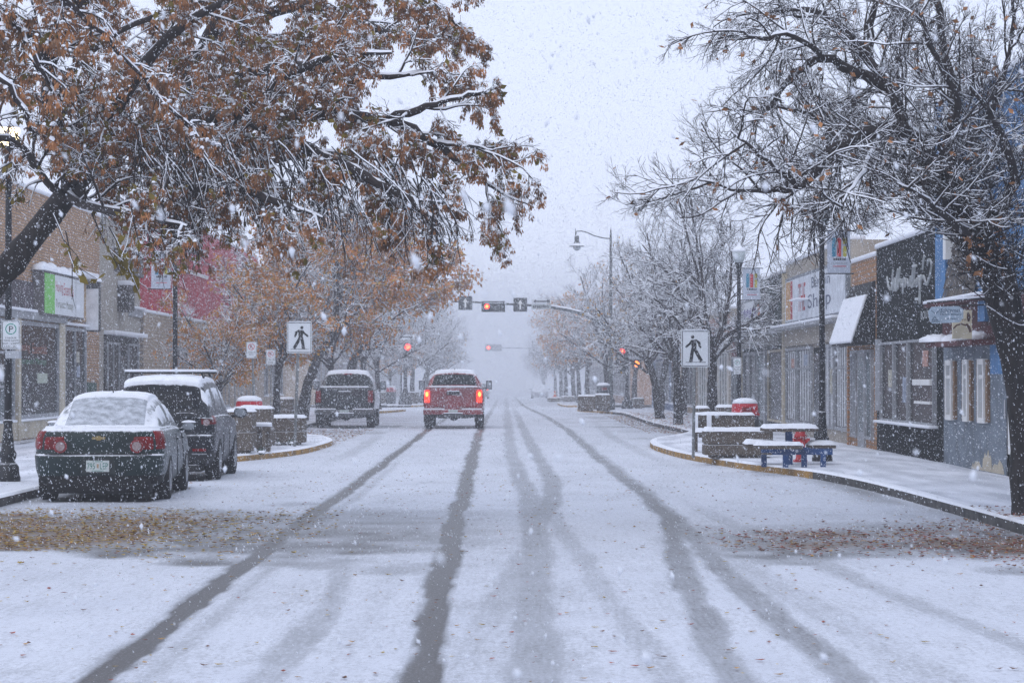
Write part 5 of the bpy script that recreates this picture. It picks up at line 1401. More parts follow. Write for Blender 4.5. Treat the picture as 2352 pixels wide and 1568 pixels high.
def right_corner():
    # planter in front, bench beyond, bin, table, hydrant
    def X(u, Y): return (u - U0) * Y / K
    def Z(v, Y): return CAMZ - (v - V0) * Y / K - .15
    Y = 48.6; planter("long concrete planter with snow on top behind the right pedestrian crossing sign", X(1620, Y), X(1776, Y), Y, Y + .9, Z(990, Y), group="concrete planters")
    # concrete bench with arm
    Y = 52.4
    t = thing("concrete_bench", "snow covered concrete bench with back rest and arm frame behind the long planter", "bench", (X(1665, Y), Y, .15))
    L = X(1742, Y) - X(1597, Y); a = L / 2; zt = Z(953, Y)
    MB().rbox(-a + .14, a, .30, .42, .30, zt, .03).build("backrest", CONC, t)
    MB().rbox(-a + .14, a, -.15, .30, .34, .42, .03).build("seat", CONC, t)
    fr = MB()
    for x in (-a + .02, -a + .30): fr.rbox(x, x + .09, .26, .36, 0, zt, .02)
    fr.rbox(-a + .02, -a + .39, .25, .37, zt - .09, zt, .02)
    fr.build("arm_frame", CONC, t)
    MB().snowcap(-a, a, .24, .44, zt + .001, .058).build("snow_cap", SNOW, t, smooth=True)
    MB().snowcap(-a, -a + .45, -.18, .24, .42, .09).build("seat_snow", SNOW, t, smooth=True)
    for xo in (0, .28): MB().rbox(-a + .015 + xo, -a + .115 + xo, .235, .255, .45, zt, .004).build("blown_snow", SNOW, t)
    lg = MB().box(a - .3, a - .1, 0, .3, 0, .34).box(-a + .4, -a + .6, 0, .3, 0, .34); lg.build("leg", CONC, t)
    Yb = 54.2; b = trash("red lidded litter bin behind the concrete bench on the right corner", X(1711, Yb), Yb, .96)
    b.location.z = .15 + .0
    # picnic table with three attached seats on blue legs
    Y = 44.6
    t = thing("picnic_table", "concrete topped picnic table with three attached seats on blue steel legs", "table", (X(1817, Y), Y, .15))
    blue = mat("blue_painted_steel", (.015, .06, .19), rough=.45, var=.2, plaster=.16)
    cx = t.location.x
    def bx(u0, u1, v0, v1, yy, d, name, sn=.05):
        x0, x1 = X(u0, yy) - cx, X(u1, yy) - cx; z1, z0 = Z(v0, yy), Z(v1, yy)
        o = MB().rbox(x0, x1, yy - Y, yy - Y + d, z0, z1, .05).build(name, CONC, t)
        MB().snowcap(x0 - .015, x1 + .015, yy - Y - .015, yy - Y + d + .015, z1, sn + .012).build("snow_cap", SNOW, o, smooth=True)
        return (x0 + x1) / 2, z0
    bx(1757, 1881, 983, 991, 44.6, .95, "table_top")
    bx(1714, 1788, 1019, 1027, 44.9, .75, "seat"); bx(1736, 1846, 1022, 1031, 43.6, .38, "seat"); bx(1862, 1921, 1021, 1029, 44.6, .75, "seat")
    fm = MB()
    zt = Z(1031, 43.6) - .001
    MB().box(-.42, .62, -.86, -.79, zt - .10, zt).build("front_rail", blue, t); MB().box(-.06, .06, .3, .42, .0, Z(991, 44.6)).build("post", blue, t); MB().box(-.5, .75, .24, .34, zt - .10, zt - .003).build("rear_rail", blue, t)
    for x, y in ((-.55, -.75), (-.20, -.95), (.12, -.95), (.46, -.86)):
        l = MB().box(x - .045, x + .045, y, y + .09, 0, zt - .1); l.build("leg", blue, t)
    # hydrant
    Y = 46.3; t = thing("fire_hydrant", "red fire hydrant half hidden behind the picnic table", "fire hydrant", (X(1838, Y), Y, .15))
    red = mat("hydrant_red", (.50, .015, .02), rough=.4, var=.2, plaster=.15)
    MB().lathe([(.13, 0), (.13, .05), (.085, .06), (.085, .44), (.12, .45), (.12, .50), (.09, .52), (.09, .60), (.06, .68), (.03, .70)], (0, 0, 0), 16).build("barrel", red, t, smooth=True)
    for sg in (1, -1): MB().lathe([(.05, sg * .07), (.06, sg * .13), (.06, sg * .17)] if sg > 0 else [(.06, -.17), (.06, -.13), (.05, -.07)], (0, 0, .38), 12, axis='X').build("nozzle_cap", red, t, smooth=True)
    MB().lathe([(.07, .06), (.075, .15)], (0, 0, .32), 12, axis='Y').build("pumper_cap", red, t, smooth=True)
    MB().blob((0, 0, .655), .075, .075, .05, half=True).build("snow_cap", SNOW, t, smooth=True)
    # second planter beyond, near the trees
    Y = 66; planter("low planter with a snowy rim between the pedestrian sign and the first bare tree", X(1648, Y), X(1688, Y), Y, Y + .8, Z(935, Y))
    Y = 67; planter("short planter just behind the bench at right", X(1600, Y), X(1630, Y), Y, Y + .8, Z(937, Y))
    # far end of the block
    Y = 118; planter("planter beside the mast arm pole on the near right corner of the junction", X(1328, Y), X(1368, Y), Y, Y + 1.0, Z(908, Y))
    planter("round topped planter joined to the junction planter", X(1368, 119), X(1402, 119), 119.2, 120.2, Z(905, 119))
    trash("dark lidded litter bin at the near right corner of the junction", X(1386, 121.2), 121.2, 1.15, red=False)
    Y = 131; planter("planter behind the pedestrian signal at the right junction corner", X(1455, Y), X(1480, Y), Y, Y + 1, Z(912, Y))
    Y = 187; planter("hazy planter across the junction on the right nearer the kerb", X(1257, Y), X(1290, Y), Y, Y + 1, Z(902, Y) - .1)
    planter("hazy planter across the junction on the right beside the trees", X(1290, Y), X(1321, Y), Y + .3, Y + 1.3, Z(899, Y) - .1)
    t = thing("traffic_cone", "small orange cone standing on the hazy planter across the junction", "traffic cone", (X(1275, Y), Y + .5, .15 + gz(Y) + Z(902, Y) - .1 + .05))
    MB().lathe([(.20, 0), (.20, .03), (.13, .04), (.03, .5)], (0, 0, 0), 12).build("cone", mat("cone_orange", (.7, .12, .03)), t); MB().lathe([(.10, .20), (.075, .30)], (0, 0, 0), 12).build("white_band", WHITEPT, t)

def left_corner():
    def X(u, Y): return (u - U0) * Y / K
    def Z(v, Y): return CAMZ - (v - V0) * Y / K - .15
    Y = 51.6
    # tall joined concrete troughs
    t = planter("tall near concrete planter at the left crossing, beside the crossover", X(516, Y), X(581, Y), Y, Y + .8, Z(945, Y), group="concrete planters")
    Y = 54.6; planter("tall concrete planter with a red lidded bin behind it at the left crossing", X(548, Y), X(622, Y), Y, Y + .8, Z(938, Y))
    Y = 57.8; planter("long concrete planter behind the left pedestrian crossing sign post", X(608, Y), X(698, Y), Y, Y + .9, Z(959, Y))
    t = thing("concrete_bench", "small concrete bench seat capped with snow between the left planters", "bench", (X(600, 52.8), 52.8, .15))
    MB().rbox(-.15, .22, -.15, .3, .44, .53, .03).box(-.08, .0, 0, .2, 0, .44).box(.1, .18, 0, .2, 0, .44).build("seat", CONC, t)
    MB().rbox(-.16, .21, -.16, .3, .53, .61, .07).build("snow_cap", SNOW, t, smooth=True)
    Yb = 56.6; b = trash("red lidded litter bin rising behind the tall planters on the left", X(573, Yb), Yb, 1.0)
    b.location.z = .15 + .0; b.scale = (1.02, 1.02, 1.02 * (Z(908, Yb) / 1.155 / 1.02))
    # low frozen plants poking from the snow
    for u, v, s_ in ((652, 1018, 1), (640, 1024, .7), (668, 1024, .8), (600, 1046, .8), (575, 1040, .9)):
        Yp = 1.55 * K / (v - V0)
        t = thing("frosted_shrub", {652: "low green shrub dusted with snow beside the left crossing sign post", 640: "small frosted shrub left of the green one at the sign post", 668: "snow bent small shrub closest to the left crossing sign post",
                  600: "little dry shrub by the yellow kerb near the planters", 575: "snow heaped small shrub beside the crossover front wheel"}[u], "shrub", (X(u, Yp), Yp, .16), group="low shrubs at the left crossing")
        q = MB()
        for i in range(60):
            a, e = rnd.uniform(0, 6.3), rnd.uniform(.1, 1.3); L = rnd.uniform(.06, .17) * s_
            d = Vector((math.cos(a) * math.cos(e), math.sin(a) * math.cos(e), math.sin(e)))
            p = d * L; sd = Vector((-math.sin(a), math.cos(a), 0)) * .018
            q.add([p - d * .05, p + sd, p + d * .05, p - sd], [(0, 1, 2, 3)])
        q.build("leaves", mat("frosted_green_leaf", (.06, .09, .07), snow=.9, th=.55, var=.3), t)
        q = MB()
        for i in range(4): q.blob((rnd.uniform(-.1, .1) * s_, rnd.uniform(-.1, .1), .06 * s_), .07 * s_, .07 * s_, .045, half=True, jit=.2)
        q.build("snow_lumps", SNOW, t, smooth=True)
    t = walker_sign("pedestrian crossing sign with figure walking right, on the left corner", 677, 56.8, 688)
    t = walker_sign("pedestrian crossing sign with figure walking left, on the right corner", 1592, 50.5, 1597, right=True)
    # loading zone signs
    Y = 66.0; t = thing("parking_sign", "no parking loading zone sign on a thin steel post left of the bare trunk", "sign", (X(583, Y), Y, .15), group="loading zone signs")
    MB().tube([(0, 0, 0), (-.03, 0, Z(785, Y))], .028, 6).build("post", GALV, t)
    parking_sign(t, X(578, Y) - X(583, Y), Z(804, Y), -.035, .28, .44, "R", (("LOADING", .8), ("ZONE", .5), (">", 0)))
    Y = 73.5; t = thing("parking_sign", "smaller weathered loading zone sign fixed to a short post on the left trunk", "sign", (X(622, Y), Y, .15), group="loading zone signs")
    MB().tube([(0, 0, 0), (0, 0, Z(803, Y))], .02, 6).build("post", GALV, t)
    parking_sign(t, 0, Z(820, Y), -.03, .28, .45, "R", (("LOADING", .8), ("ZONE", .5)))
    # far left corner beyond the junction
    Y = 165; trash("red lidded litter bin on the far left corner of the junction", X(898, Y), Y, 1.05)
    planter("planter behind the left signal pole across the junction", X(935, 168), X(962, 168), 168, 169, .75)
    planter("planter left of the far litter bin across the junction", X(862, 170), X(886, 170), 170, 171, .75)
    Y = 71; t = planter("small planter with a bare stem at the left before the grey pickup", X(640, 88), X(672, 88), 88, 88.8, .8)

def lamps():
    lamp("lit street lamp at the far left edge carrying a two hour parking sign", -7.40, 37.8, globez=5.15, lit=True)
    t = [o for o in COL.objects if o.name.startswith("street_lamp")][0]
    b = parking_sign(t, .06, CAMZ - (769 - V0) * 37.8 / K - .15, -.10, .275, .43, "P", (("2 HOUR", .62), ("TIME LIMIT", .8), ("9AM - 6:00PM", .88), ("MON - SAT", .7)))
    q = MB().rbox(-.02, .20, -.13, .02, 1.83, 1.94, .02).build("junction_box", mat("pale_box", (.40, .42, .45)), t)
    lamp("left street lamp with a banner, rising behind the crossover", -7.15, 55.0, banner_side=-1)
    lamp("near right street lamp with a colourful banner, behind the picnic table", 5.85, 46.8, banner_side=1)
    lamp("further right street lamp with a banner and small parking sign", 5.8, 62.9, banner_side=1)
    t = sorted([o for o in COL.objects if o.name.startswith("street_lamp")], key=lambda o: o.location.y)[-1]
    parking_sign(t, -.05, CAMZ - (840 - V0) * 62.9 / K - .15, -.10, .20, .42, "P", (("2 HOUR", .6), ("PARKING", .8), ("ONLY", .5)))
    # wide spaced posts on the far blocks
    lamp("hazy street lamp across the junction on the left", -7.2, 176, z0=.15)
    lamp("hazy street lamp across the junction on the right", 5.6, 205, z0=.15)

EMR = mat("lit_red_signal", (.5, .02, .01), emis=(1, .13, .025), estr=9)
EMH = mat("lit_red_signal_halo", (.5, .02, .01), emis=(1, .015, .012), estr=4.5)  # red glow halo round the bright core, put into the lens emission
SIGBLK = mat("signal_housing", (.045, .05, .052), rough=.5, snow=1, th=.55, plaster=.24)
LENSOFF = mat("unlit_lens", (.03, .035, .03), rough=.3, plaster=.2)
def signal_head(root, c, horizontal=False, lit=0, r=.13, plate=True, name="signal_head"):
    cx, cy_, cz = c
    pl = Plane((cx, cy_, cz), (1, 0, 0)); q = MB(); sp = r * 2.5; h0 = r * 1.35
    L = sp * 2 + h0 * 2
    if horizontal: q.pbox(pl, -L / 2, L / 2, -h0, h0, -.15, .05)
    else: q.pbox(pl, -h0, h0, -L / 2, L / 2, -.15, .05)
    if plate:
        e = .10
        if horizontal: q.pbox(pl, -L / 2 - e, L / 2 + e, -h0 - e, h0 + e, -.06, -.04)
        else: q.pbox(pl, -h0 - e, h0 + e, -L / 2 - e, L / 2 + e, -.06, -.04)
    ho = q.build(name, SIGBLK, root, bevel=.01)
    for i in range(3):
        a, b = ((i - 1) * sp, 0) if horizontal else (0, (1 - i) * sp)
        on = i == lit
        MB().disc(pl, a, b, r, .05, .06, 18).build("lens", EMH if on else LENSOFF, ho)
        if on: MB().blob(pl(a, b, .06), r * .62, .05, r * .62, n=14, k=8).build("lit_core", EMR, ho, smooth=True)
        v = MB(); n = 14
        for k in range(n):
            a0, a1 = math.pi * (-.1 + 1.2 * k / n), math.pi * (-.1 + 1.2 * (k + 1) / n)
            v.add([pl(a + r * 1.05 * math.cos(x), b + r * 1.05 * math.sin(x), d) for x, d in ((a0, .05), (a1, .05), (a1, .22), (a0, .22))] +
                  [pl(a + r * 1.14 * math.cos(x), b + r * 1.14 * math.sin(x), d) for x, d in ((a0, .05), (a1, .05), (a1, .22), (a0, .22))], [(3, 2, 1, 0), (4, 5, 6, 7), (2, 3, 7, 6)])
        v.build("visor", SIGBLK, ho)
    if horizontal: MB().rbox(cx - L / 2, cx + L / 2, cy_ - .05, cy_ + .15, cz + h0, cz + h0 + .03, .01).build("snow_cap", SNOW, ho, smooth=True)
    return ho

def signals():
    def X(u, Y): return (u - U0) * Y / K
    def Zl(v, Y, z0): return CAMZ - (v - V0) * Y / K - z0
    Y = 125.0; z0 = .15 + gz(Y); x0 = X(1403, Y)
    t = thing("signal_mast", "tall pole with gooseneck lamp and long mast arm carrying a red signal", "traffic signal", (x0, Y, z0))
    gm = mat("grey_green_steel", (.075, .085, .085), rough=.5, metal=.3, snow=1, th=.45, plaster=.2)
    MB().lathe([(.20, 0), (.20, .5), (.12, .6), (.09, 3), (.075, 6.8), (.05, Zl(530, Y, z0) - .2), (.01, Zl(518, Y, z0))], (0, 0, 0), 14).build("pole", gm, t, smooth=True)
    def q(u, v): return Vector((X(u, Y) - x0, 0, Zl(v, Y, z0)))
    am = MB().tube([q(1037, 692), q(1110, 694), q(1190, 699), q(1250, 702), q(1303, 711), q(1345, 722), q(1385, 745), q(1403, 775)], [.045, .06, .07, .08, .095, .11, .12, .12], 10)
    am.build("mast_arm", gm, t, smooth=True)
    MB().tube([p + Vector((0, 0, .10)) for p in (q(1037, 692), q(1110, 694), q(1190, 699), q(1250, 702), q(1303, 711), q(1345, 722))], [.012, .015, .02, .025, .03, .03], 6).build("arm_snow", SNOW, t, smooth=True)
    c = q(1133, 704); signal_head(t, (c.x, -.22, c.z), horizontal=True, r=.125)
    for u, v in ((1069, 696), (1195, 700)):
        c = q(u, v); pl = Plane((c.x, -.12, c.z), (1, 0, 0)); w = .34
        b = MB().pbox(pl, -w, w, -w, w, 0, .02).build("arrow_sign", mat("black_sign_face", (.05, .055, .058), plaster=.2), t)
        MB().prism(pl, [(-.045, -.22), (.045, -.22), (.045, .04), (.13, .04), (0, .25), (-.13, .04), (-.045, .04)], .02, .024).build("white_arrow", WHITEPT, b)
        MB().rbox(c.x - w, c.x + w, -.14, -.09, c.z + w, c.z + w + .025, .01).build("snow_cap", SNOW, b, smooth=True)
    c = q(1243, 697); pl = Plane((c.x, -.12, c.z), (1, 0, 0))
    b = MB().pbox(pl, -.48, .48, -.0, .22, 0, .02).build("one_way_sign", SIGNWHITE, t)
    z = MB().prism(pl, [(-.40, .10), (-.26, .19), (-.26, .135), (.28, .135), (.28, .19), (.42, .19), (.42, .03), (.28, .03), (.28, .07), (-.26, .07), (-.26, .02)][::-1], .02, .024); z.build("black_arrow", INK, b)
    b = MB().pbox(pl, -.48, .48, -.28, -.03, 0, .02).build("street_name_plate", mat("pale_name_plate", (.45, .48, .48), plaster=.2), t)
    z = MB()
    for i in range(8): z.pbox(pl, -.40 + i * .10, -.335 + i * .10, -.22, -.10 + .02 * (i % 2), .02, .024)
    z.build("worn_lettering", INK, b)
    # gooseneck lamp
    am = MB().tube([q(1403, 548), q(1385, 546), q(1365, 541), q(1350, 534), q(1336, 530), q(1324, 531), q(1322, 540)], [.035] * 7, 8).tube([q(1322, 522), q(1322, 540)], [.008, .03], 6)
    am.build("gooseneck", gm, t, smooth=True)
    c = q(1325, 540); lh = MB().lathe([(.06, 0), (.10, -.03), (.12, -.10), (.11, -.28), (.17, -.42), (.26, -.50), (.38, -.53), (.38, -.56)][::-1], (c.x, 0, c.z), 18); lo = lh.build("lamp_shade", gm, t, smooth=True)
    MB().blob((c.x, 0, c.z - .57), .20, .20, .20, n=14, k=8).build("lamp_glass", GLOBE, lo, smooth=True)
    # banner arm bracket with pale bar at mid pole
    # side signal pole with pedestrian hand
    Y2 = 130.0; z2 = .15 + gz(Y2); x2 = X(1440, Y2)
    t = thing("signal_pole", "black signal pole with red light and lit orange hand on the right corner", "traffic signal", (x2, Y2, z2))
    MB().lathe([(.30, 0), (.30, .10), (.27, .14), (.25, .38), (.19, .45), (.15, .5), (.18, .58), (.12, .7), (.09, .95), (.085, 3.3), (.02, 3.45)], (0, 0, 0), 16).build("pole", BLACK, t, smooth=True)
    def q2(u, v): return (X(u, Y2) - x2, -.2, Zl(v, Y2, z2))
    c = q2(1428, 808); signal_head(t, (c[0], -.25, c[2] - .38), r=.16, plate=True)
    MB().tube([(c[0], -.15, c[2] - .33), (0, 0, c[2] - .33)], .03, 6).build("bracket", SIGBLK, t)
    c = q2(1462, 836); pl = Plane((c[0], -.2, c[2]), (1, 0, 0))
    h = MB().pbox(pl, -.24, .24, -.26, .26, -.15, .04).build("pedestrian_signal", SIGBLK, t, bevel=.02)
    MB().tube([(c[0], -.1, c[2]), (0, 0, c[2])], .03, 6).build("bracket", SIGBLK, t)
    z = MB(); z.prism(pl, [(-.09, -.14), (.06, -.14), (.09, 0), (-.10, .02)], .04, .05)
    for i, L in enumerate((.13, .17, .16, .11)): z.prism(pl, [(-.10 + i * .048, .0), (-.062 + i * .048, 0), (-.062 + i * .048, L), (-.10 + i * .048, L)], .04, .05)
    z.prism(pl, [(.06, -.10), (.14, .03), (.115, .06), (.06, -.02)], .04, .05)
    z.build("orange_hand", mat("lit_orange_hand", (.6, .2, .02), emis=(1, .20, .02), estr=5), h)
    # junction left far pole
    Y3 = 158.0; z3 = .15 + gz(Y3); x3 = X(931, Y3)
    t = thing("signal_pole", "black signal pole with red light at left across the junction", "traffic signal", (x3, Y3, z3))
    MB().lathe([(.42, 0), (.42, .12), (.36, .2), (.33, .5), (.22, .58), (.17, .8), (.12, 1.1), (.11, 3.6), (.02, 3.8)], (0, 0, 0), 16).build("pole", BLACK, t, smooth=True)
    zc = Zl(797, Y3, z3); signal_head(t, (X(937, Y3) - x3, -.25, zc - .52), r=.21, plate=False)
    pl = Plane((X(937, Y3) - x3, -.2, zc + .62), (1, 0, 0)); b = MB().pbox(pl, -.42, .42, -.15, .15, 0, .02).build("one_way_sign", SIGNWHITE, t)
    MB().prism(pl, [(-.34, -.04), (.15, -.04), (.15, -.10), (.34, 0), (.15, .10), (.15, .04), (-.34, .04)], .02, .024).build("black_arrow", INK, b)
    # further red lights in the haze
    Y4 = 292.0; z4 = .15 + gz(Y4)
    for u, v, lab in ((1250, 842, "red signal on a thin pole at the second junction, right side"),):
        x4 = X(u, Y4); t = thing("signal_pole", lab, "traffic signal", (x4, Y4, z4))
        MB().lathe([(.3, 0), (.3, .4), (.12, .6), (.1, 3.6)], (0, 0, 0), 10).build("pole", BLACK, t)
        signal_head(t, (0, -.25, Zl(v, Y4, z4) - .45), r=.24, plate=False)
    x4 = X(1210, Y4); t = thing("signal_mast", "very hazy far mast arm with a red signal above the street at the second junction", "traffic signal", (6.6, Y4, z4))
    zz = Zl(798, Y4, z4)
    MB().lathe([(.2, 0), (.14, 1), (.10, zz + .3)], (0, 0, 0), 10).build("pole", gm, t)
    MB().tube([(X(1118, Y4) - 6.6, 0, zz), (-2, 0, zz - .1), (0, 0, zz - .3)], [.06, .09, .12], 8).build("mast_arm", gm, t)
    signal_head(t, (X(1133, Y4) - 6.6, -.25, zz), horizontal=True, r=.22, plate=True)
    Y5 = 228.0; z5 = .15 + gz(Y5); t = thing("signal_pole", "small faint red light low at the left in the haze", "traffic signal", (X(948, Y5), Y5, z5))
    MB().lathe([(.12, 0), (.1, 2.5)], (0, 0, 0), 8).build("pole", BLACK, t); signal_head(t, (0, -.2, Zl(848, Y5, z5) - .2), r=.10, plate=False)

lamps(); right_corner(); left_corner(); signals()
sedan = make_sedan()
crossover = make_crossover()
red_truck = make_pickup("red_pickup", "red pickup truck driving away with lit tail lights and snow on its roof", (-1.70, 83.2, 0.012), 0, (.22, .004, .009), True, None, .15)
grey_truck = make_pickup("black_pickup", "black pickup truck parked at the left kerb by the orange leaved trees", (-5.32, 84.0, 0.0), R(.8), (.016, .019, .021), False, None, .15, dark_bumper=True)
def far_cars():
    t = dup(crossover, ((1103 - U0) * 262 / K, 262, gz(262)), 0, "hazy red lit car far ahead beyond the red pickup"); t["group"] = "far vehicles in the haze"; t.name = "distant_car"
    em = mat("far_lit_tail", (.6, .02, .02), emis=(1, .05, .02), estr=5)
    for sg in (1, -1): MB().blob((sg * .74, .06, .96), .10, .03, .09, n=10, k=6).build("lit_lamp", em, t, smooth=True)
    MB().box(-.10, .10, .30, .34, 1.52, 1.57).build("high_brake_light", em, t)
    t = dup(sedan, ((1240 - U0) * 268 / K, 268 + 4.8, gz(268) + .01), R(180), "pale snow covered car parked facing us in the far haze on the right"); t["group"] = "far vehicles in the haze"; t.name = "distant_car"
    pm = mat("pale_car_paint", (.40, .41, .43), rough=.35, snow=1, th=.45, plaster=.15)
    for ch in t.children:
        if ch.type == 'MESH' and ch.name.split('.')[0] in ("body", "cabin"):
            ch.data = ch.data.copy(); ch.data.materials[0] = pm
far_cars()
# ------------------------------------------------------------------ trees
LEAF_O = mat("leaf_orange_brown", (.60, .24, .03), rough=.8, var=.35, scale=2.5, trans=.3, snow=.7, th=.80, sscale=5)
LEAF_T = mat("leaf_tan_olive", (.48, .28, .04), rough=.8, var=.35, scale=2.5, trans=.3, snow=.7, th=.80, sscale=5)
SEED = mat("seed_bunch_rust", (.43, .20, .085), rough=.85, var=.42, scale=3.5, trans=.2)
SEED2 = mat("seed_bunch_brown", (.25, .14, .08), rough=.85, var=.4, scale=3.5, trans=.2)
LEAF_G = mat("leaf_olive_green", (.22, .165, .03), rough=.7, var=.3, scale=4, trans=.35)

class Tree:
    def __init__(s, seed, twigm=TWIG):
        s.r = random.Random(seed); s.trunk = MB(); s.br = MB(); s.sn = MB(); s.lf = MB(); s.twigm = twigm; s.tips = []
        s.bare = 0.0; s.clear = []; s.keep = []; s.tip = .35
    def tube(s, mb, pts, rad, n, snow=True, sw=1.0):
        """branch plus a ridge of snow lying on it"""
        vs, fs, Np = [], [], len(pts); sv = []; sf = []
        if snow and n == 3 and s.r.random() < s.bare: snow = False
        for i, p in enumerate(pts):
            a, b = pts[i - 1] if i else pts[0], pts[i + 1] if i < Np - 1 else pts[-1]
            tx, ty, tz = b[0] - a[0], b[1] - a[1], b[2] - a[2]
            l = math.sqrt(tx * tx + ty * ty + tz * tz) or 1; tx /= l; ty /= l; tz /= l
            h = math.hypot(tx, ty)
            if n >= 8:
                if i == 0: sd = Vector((tx, ty, tz)).cross(Vector((0, 1, .01))).normalized()
                T_ = Vector((tx, ty, tz)); sd = (sd - T_ * sd.dot(T_)).normalized(); U_ = sd.cross(T_)
                sx, sy, sz_ = sd; ux, uy, uz = U_
            elif h < .05: sx, sy, sz_ = 1.0, 0.0, 0.0; ux, uy, uz = 0.0, 1.0, 0.0
            else:
                sx, sy, sz_ = ty / h, -tx / h, 0.0
                ux, uy, uz = sy * tz, -sx * tz, sx * ty - sy * tx
                if uz < 0: ux, uy, uz = -ux, -uy, -uz
            r = rad[i]
            for k in range(n):
                c, q = math.cos(6.2832 * k / n), math.sin(6.2832 * k / n)
                vs.append((p[0] + r * (sx * c + ux * q), p[1] + r * (sy * c + uy * q), p[2] + r * (uz * q + sz_ * c)))
            if snow:
                if n >= 8:
                    hq = max(h, 1e-4); sx, sy = ty / hq, -tx / hq
                    ux, uy, uz = sy * tz, -sx * tz, sx * ty - sy * tx
                    if uz < 0: ux, uy, uz = -ux, -uy, -uz
                flat = abs(uz) if abs(tz) < .97 else 0
                w = (r * (.80 if r < .03 else .50) + .0012) * sw * min(1, flat * 1.5); hh = (r * .97 + (.0045 + min(r, .04) * .35) * flat * sw) if flat > .12 else r * .5
                if s.r.random() < (.14 if r < .03 else .62): w *= .3; hh = r * .6
                o = r * .25
                sv += [(p[0] - w * sx + ux * o, p[1] - w * sy + uy * o, p[2] + uz * o), (p[0] - w * .55 * sx + ux * hh * .9, p[1] - w * .55 * sy + uy * hh * .9, p[2] + uz * hh * .9), (p[0] + w * .55 * sx + ux * hh, p[1] + w * .55 * sy + uy * hh, p[2] + uz * hh), (p[0] + w * sx + ux * o, p[1] + w * sy + uy * o, p[2] + uz * o)]
        for i in range(Np - 1):
            for k in range(n):
                k2 = (k + 1) % n; fs.append((i * n + k, i * n + k2, (i + 1) * n + k2, (i + 1) * n + k))
            if snow:
                for k in range(3): sf.append((i * 4 + k, (i + 1) * 4 + k, (i + 1) * 4 + k + 1, i * 4 + k + 1))
        mb.add(vs, fs)
        if snow: s.sn.add(sv, sf)
    def chain(s, p, d, L, r0, r1, n, wig, bend):
        """bend: (dz along the length at start, at end) steering"""
        pts = [tuple(p)]; d = Vector(d).normalized(); p = Vector(p); st = L / n; rr = s.r
        for i in range(n):
            f = (i + .5) / n
            d = d + Vector((rr.gauss(0, wig), rr.gauss(0, wig), rr.gauss(0, wig) + bend[0] * (1 - f) + bend[1] * f)); d.normalize()
            p = p + d * st; pts.append(tuple(p))
        return pts, [r0 + (r1 - r0) * i / n for i in range(n + 1)]
    def grow(s, p, d, L, r, lvl, cfg):
        c = cfg[lvl]
        if s.keep:
            q = Vector(p) + Vector(d).normalized() * L * .8
            u, v = U0 + q.x / q.y * K, V0 - (q.z - CAMZ) / q.y * K
            for u0, u1, v0, v1 in s.keep:
                if u0 < u < u1 and v0 < v < v1: return
        n = c.get("n", 4)
        pts, rad = s.chain(p, d, L, r, r * c.get("taper", .45), n, c.get("wig", .16), c.get("bend", (0, 0)))
        s.tube(s.br, pts, rad, c.get("sides", 4), snow=c.get("snow", True), sw=c.get("sw", 1))
        if lvl + 1 < len(cfg):
            k = c["kids"]; k = int(k) + (s.r.random() < k % 1)
            for i in range(k):
                f = c.get("f0", .15) + (1 - c.get("f0", .15)) * (i + s.r.random()) / k
                j = min(int(f * n), n - 1); g = f * n - j
                a, b = Vector(pts[j]), Vector(pts[j + 1]); q = a.lerp(b, g); t = (b - a).normalized()
                s.grow(q, s.side(t, c.get("ang", 45), cfg[lvl + 1].get("tilt", 0)), L * c.get("ratio", .55) * s.r.uniform(.6, 1.2) * (1.15 - .5 * f), rad[j] * c.get("rr", .6), lvl + 1, cfg)
        if lvl >= len(cfg) - 2 or "leaf" in c:
            s.tips.append((pts, lvl))
    def side(s, t, ang, tilt):
        a = s.r.uniform(0, 6.283)
        o = t.orthogonal().normalized(); q = Matrix.Rotation(a, 3, t) @ o
        an = R(ang * s.r.uniform(.6, 1.3))
        v = t * math.cos(an) + q * math.sin(an) + Vector((0, 0, tilt))
        return v.normalized()
    def limb(s, pts, rads, cfg, every, L, r, lvl=0, sides=8, mb=None, f0=.1, spread=1.0):
        """hand laid limb through given points, with sub-branches along it"""
        n = len(pts)
        P2, R2 = [], []
        for i in range(n - 1):
            p0, p1, p2, p3 = [Vector(pts[k]) for k in (max(i - 1, 0), i, i + 1, min(i + 2, n - 1))]
            for k in range(4):
                t = k / 4
                q = .5 * (2 * p1 + (p2 - p0) * t + (2 * p0 - 5 * p1 + 4 * p2 - p3) * t * t + (-p0 + 3 * p1 - 3 * p2 + p3) * t ** 3)
                q = q + Vector([s.r.gauss(0, .012) for _ in range(3)]); P2.append(tuple(q)); R2.append((rads[i] + (rads[i + 1] - rads[i]) * t) * s.r.uniform(.92, 1.10))
        P2.append(tuple(pts[-1])); R2.append(rads[-1])
        s.tube(mb or s.br, P2, R2, sides, sw=1.1, snow=mb is None)
        if every <= 0: return
        acc = 0; tot = sum((Vector(P2[i + 1]) - Vector(P2[i])).length for i in range(len(P2) - 1)); run = 0
        for i in range(len(P2) - 1):
            a, b = Vector(P2[i]), Vector(P2[i + 1]); seg = (b - a).length; run += seg; acc += seg
            while acc > every:
                acc -= every
                f = run / tot
                if f < f0: continue
                t = (b - a).normalized()
                s.grow(a.lerp(b, s.r.random()), s.side(t, 55, cfg[lvl].get("tilt", 0)), L * s.r.uniform(.55, 1.2) * (1.15 - s.tip * f) * spread, r, lvl, cfg)
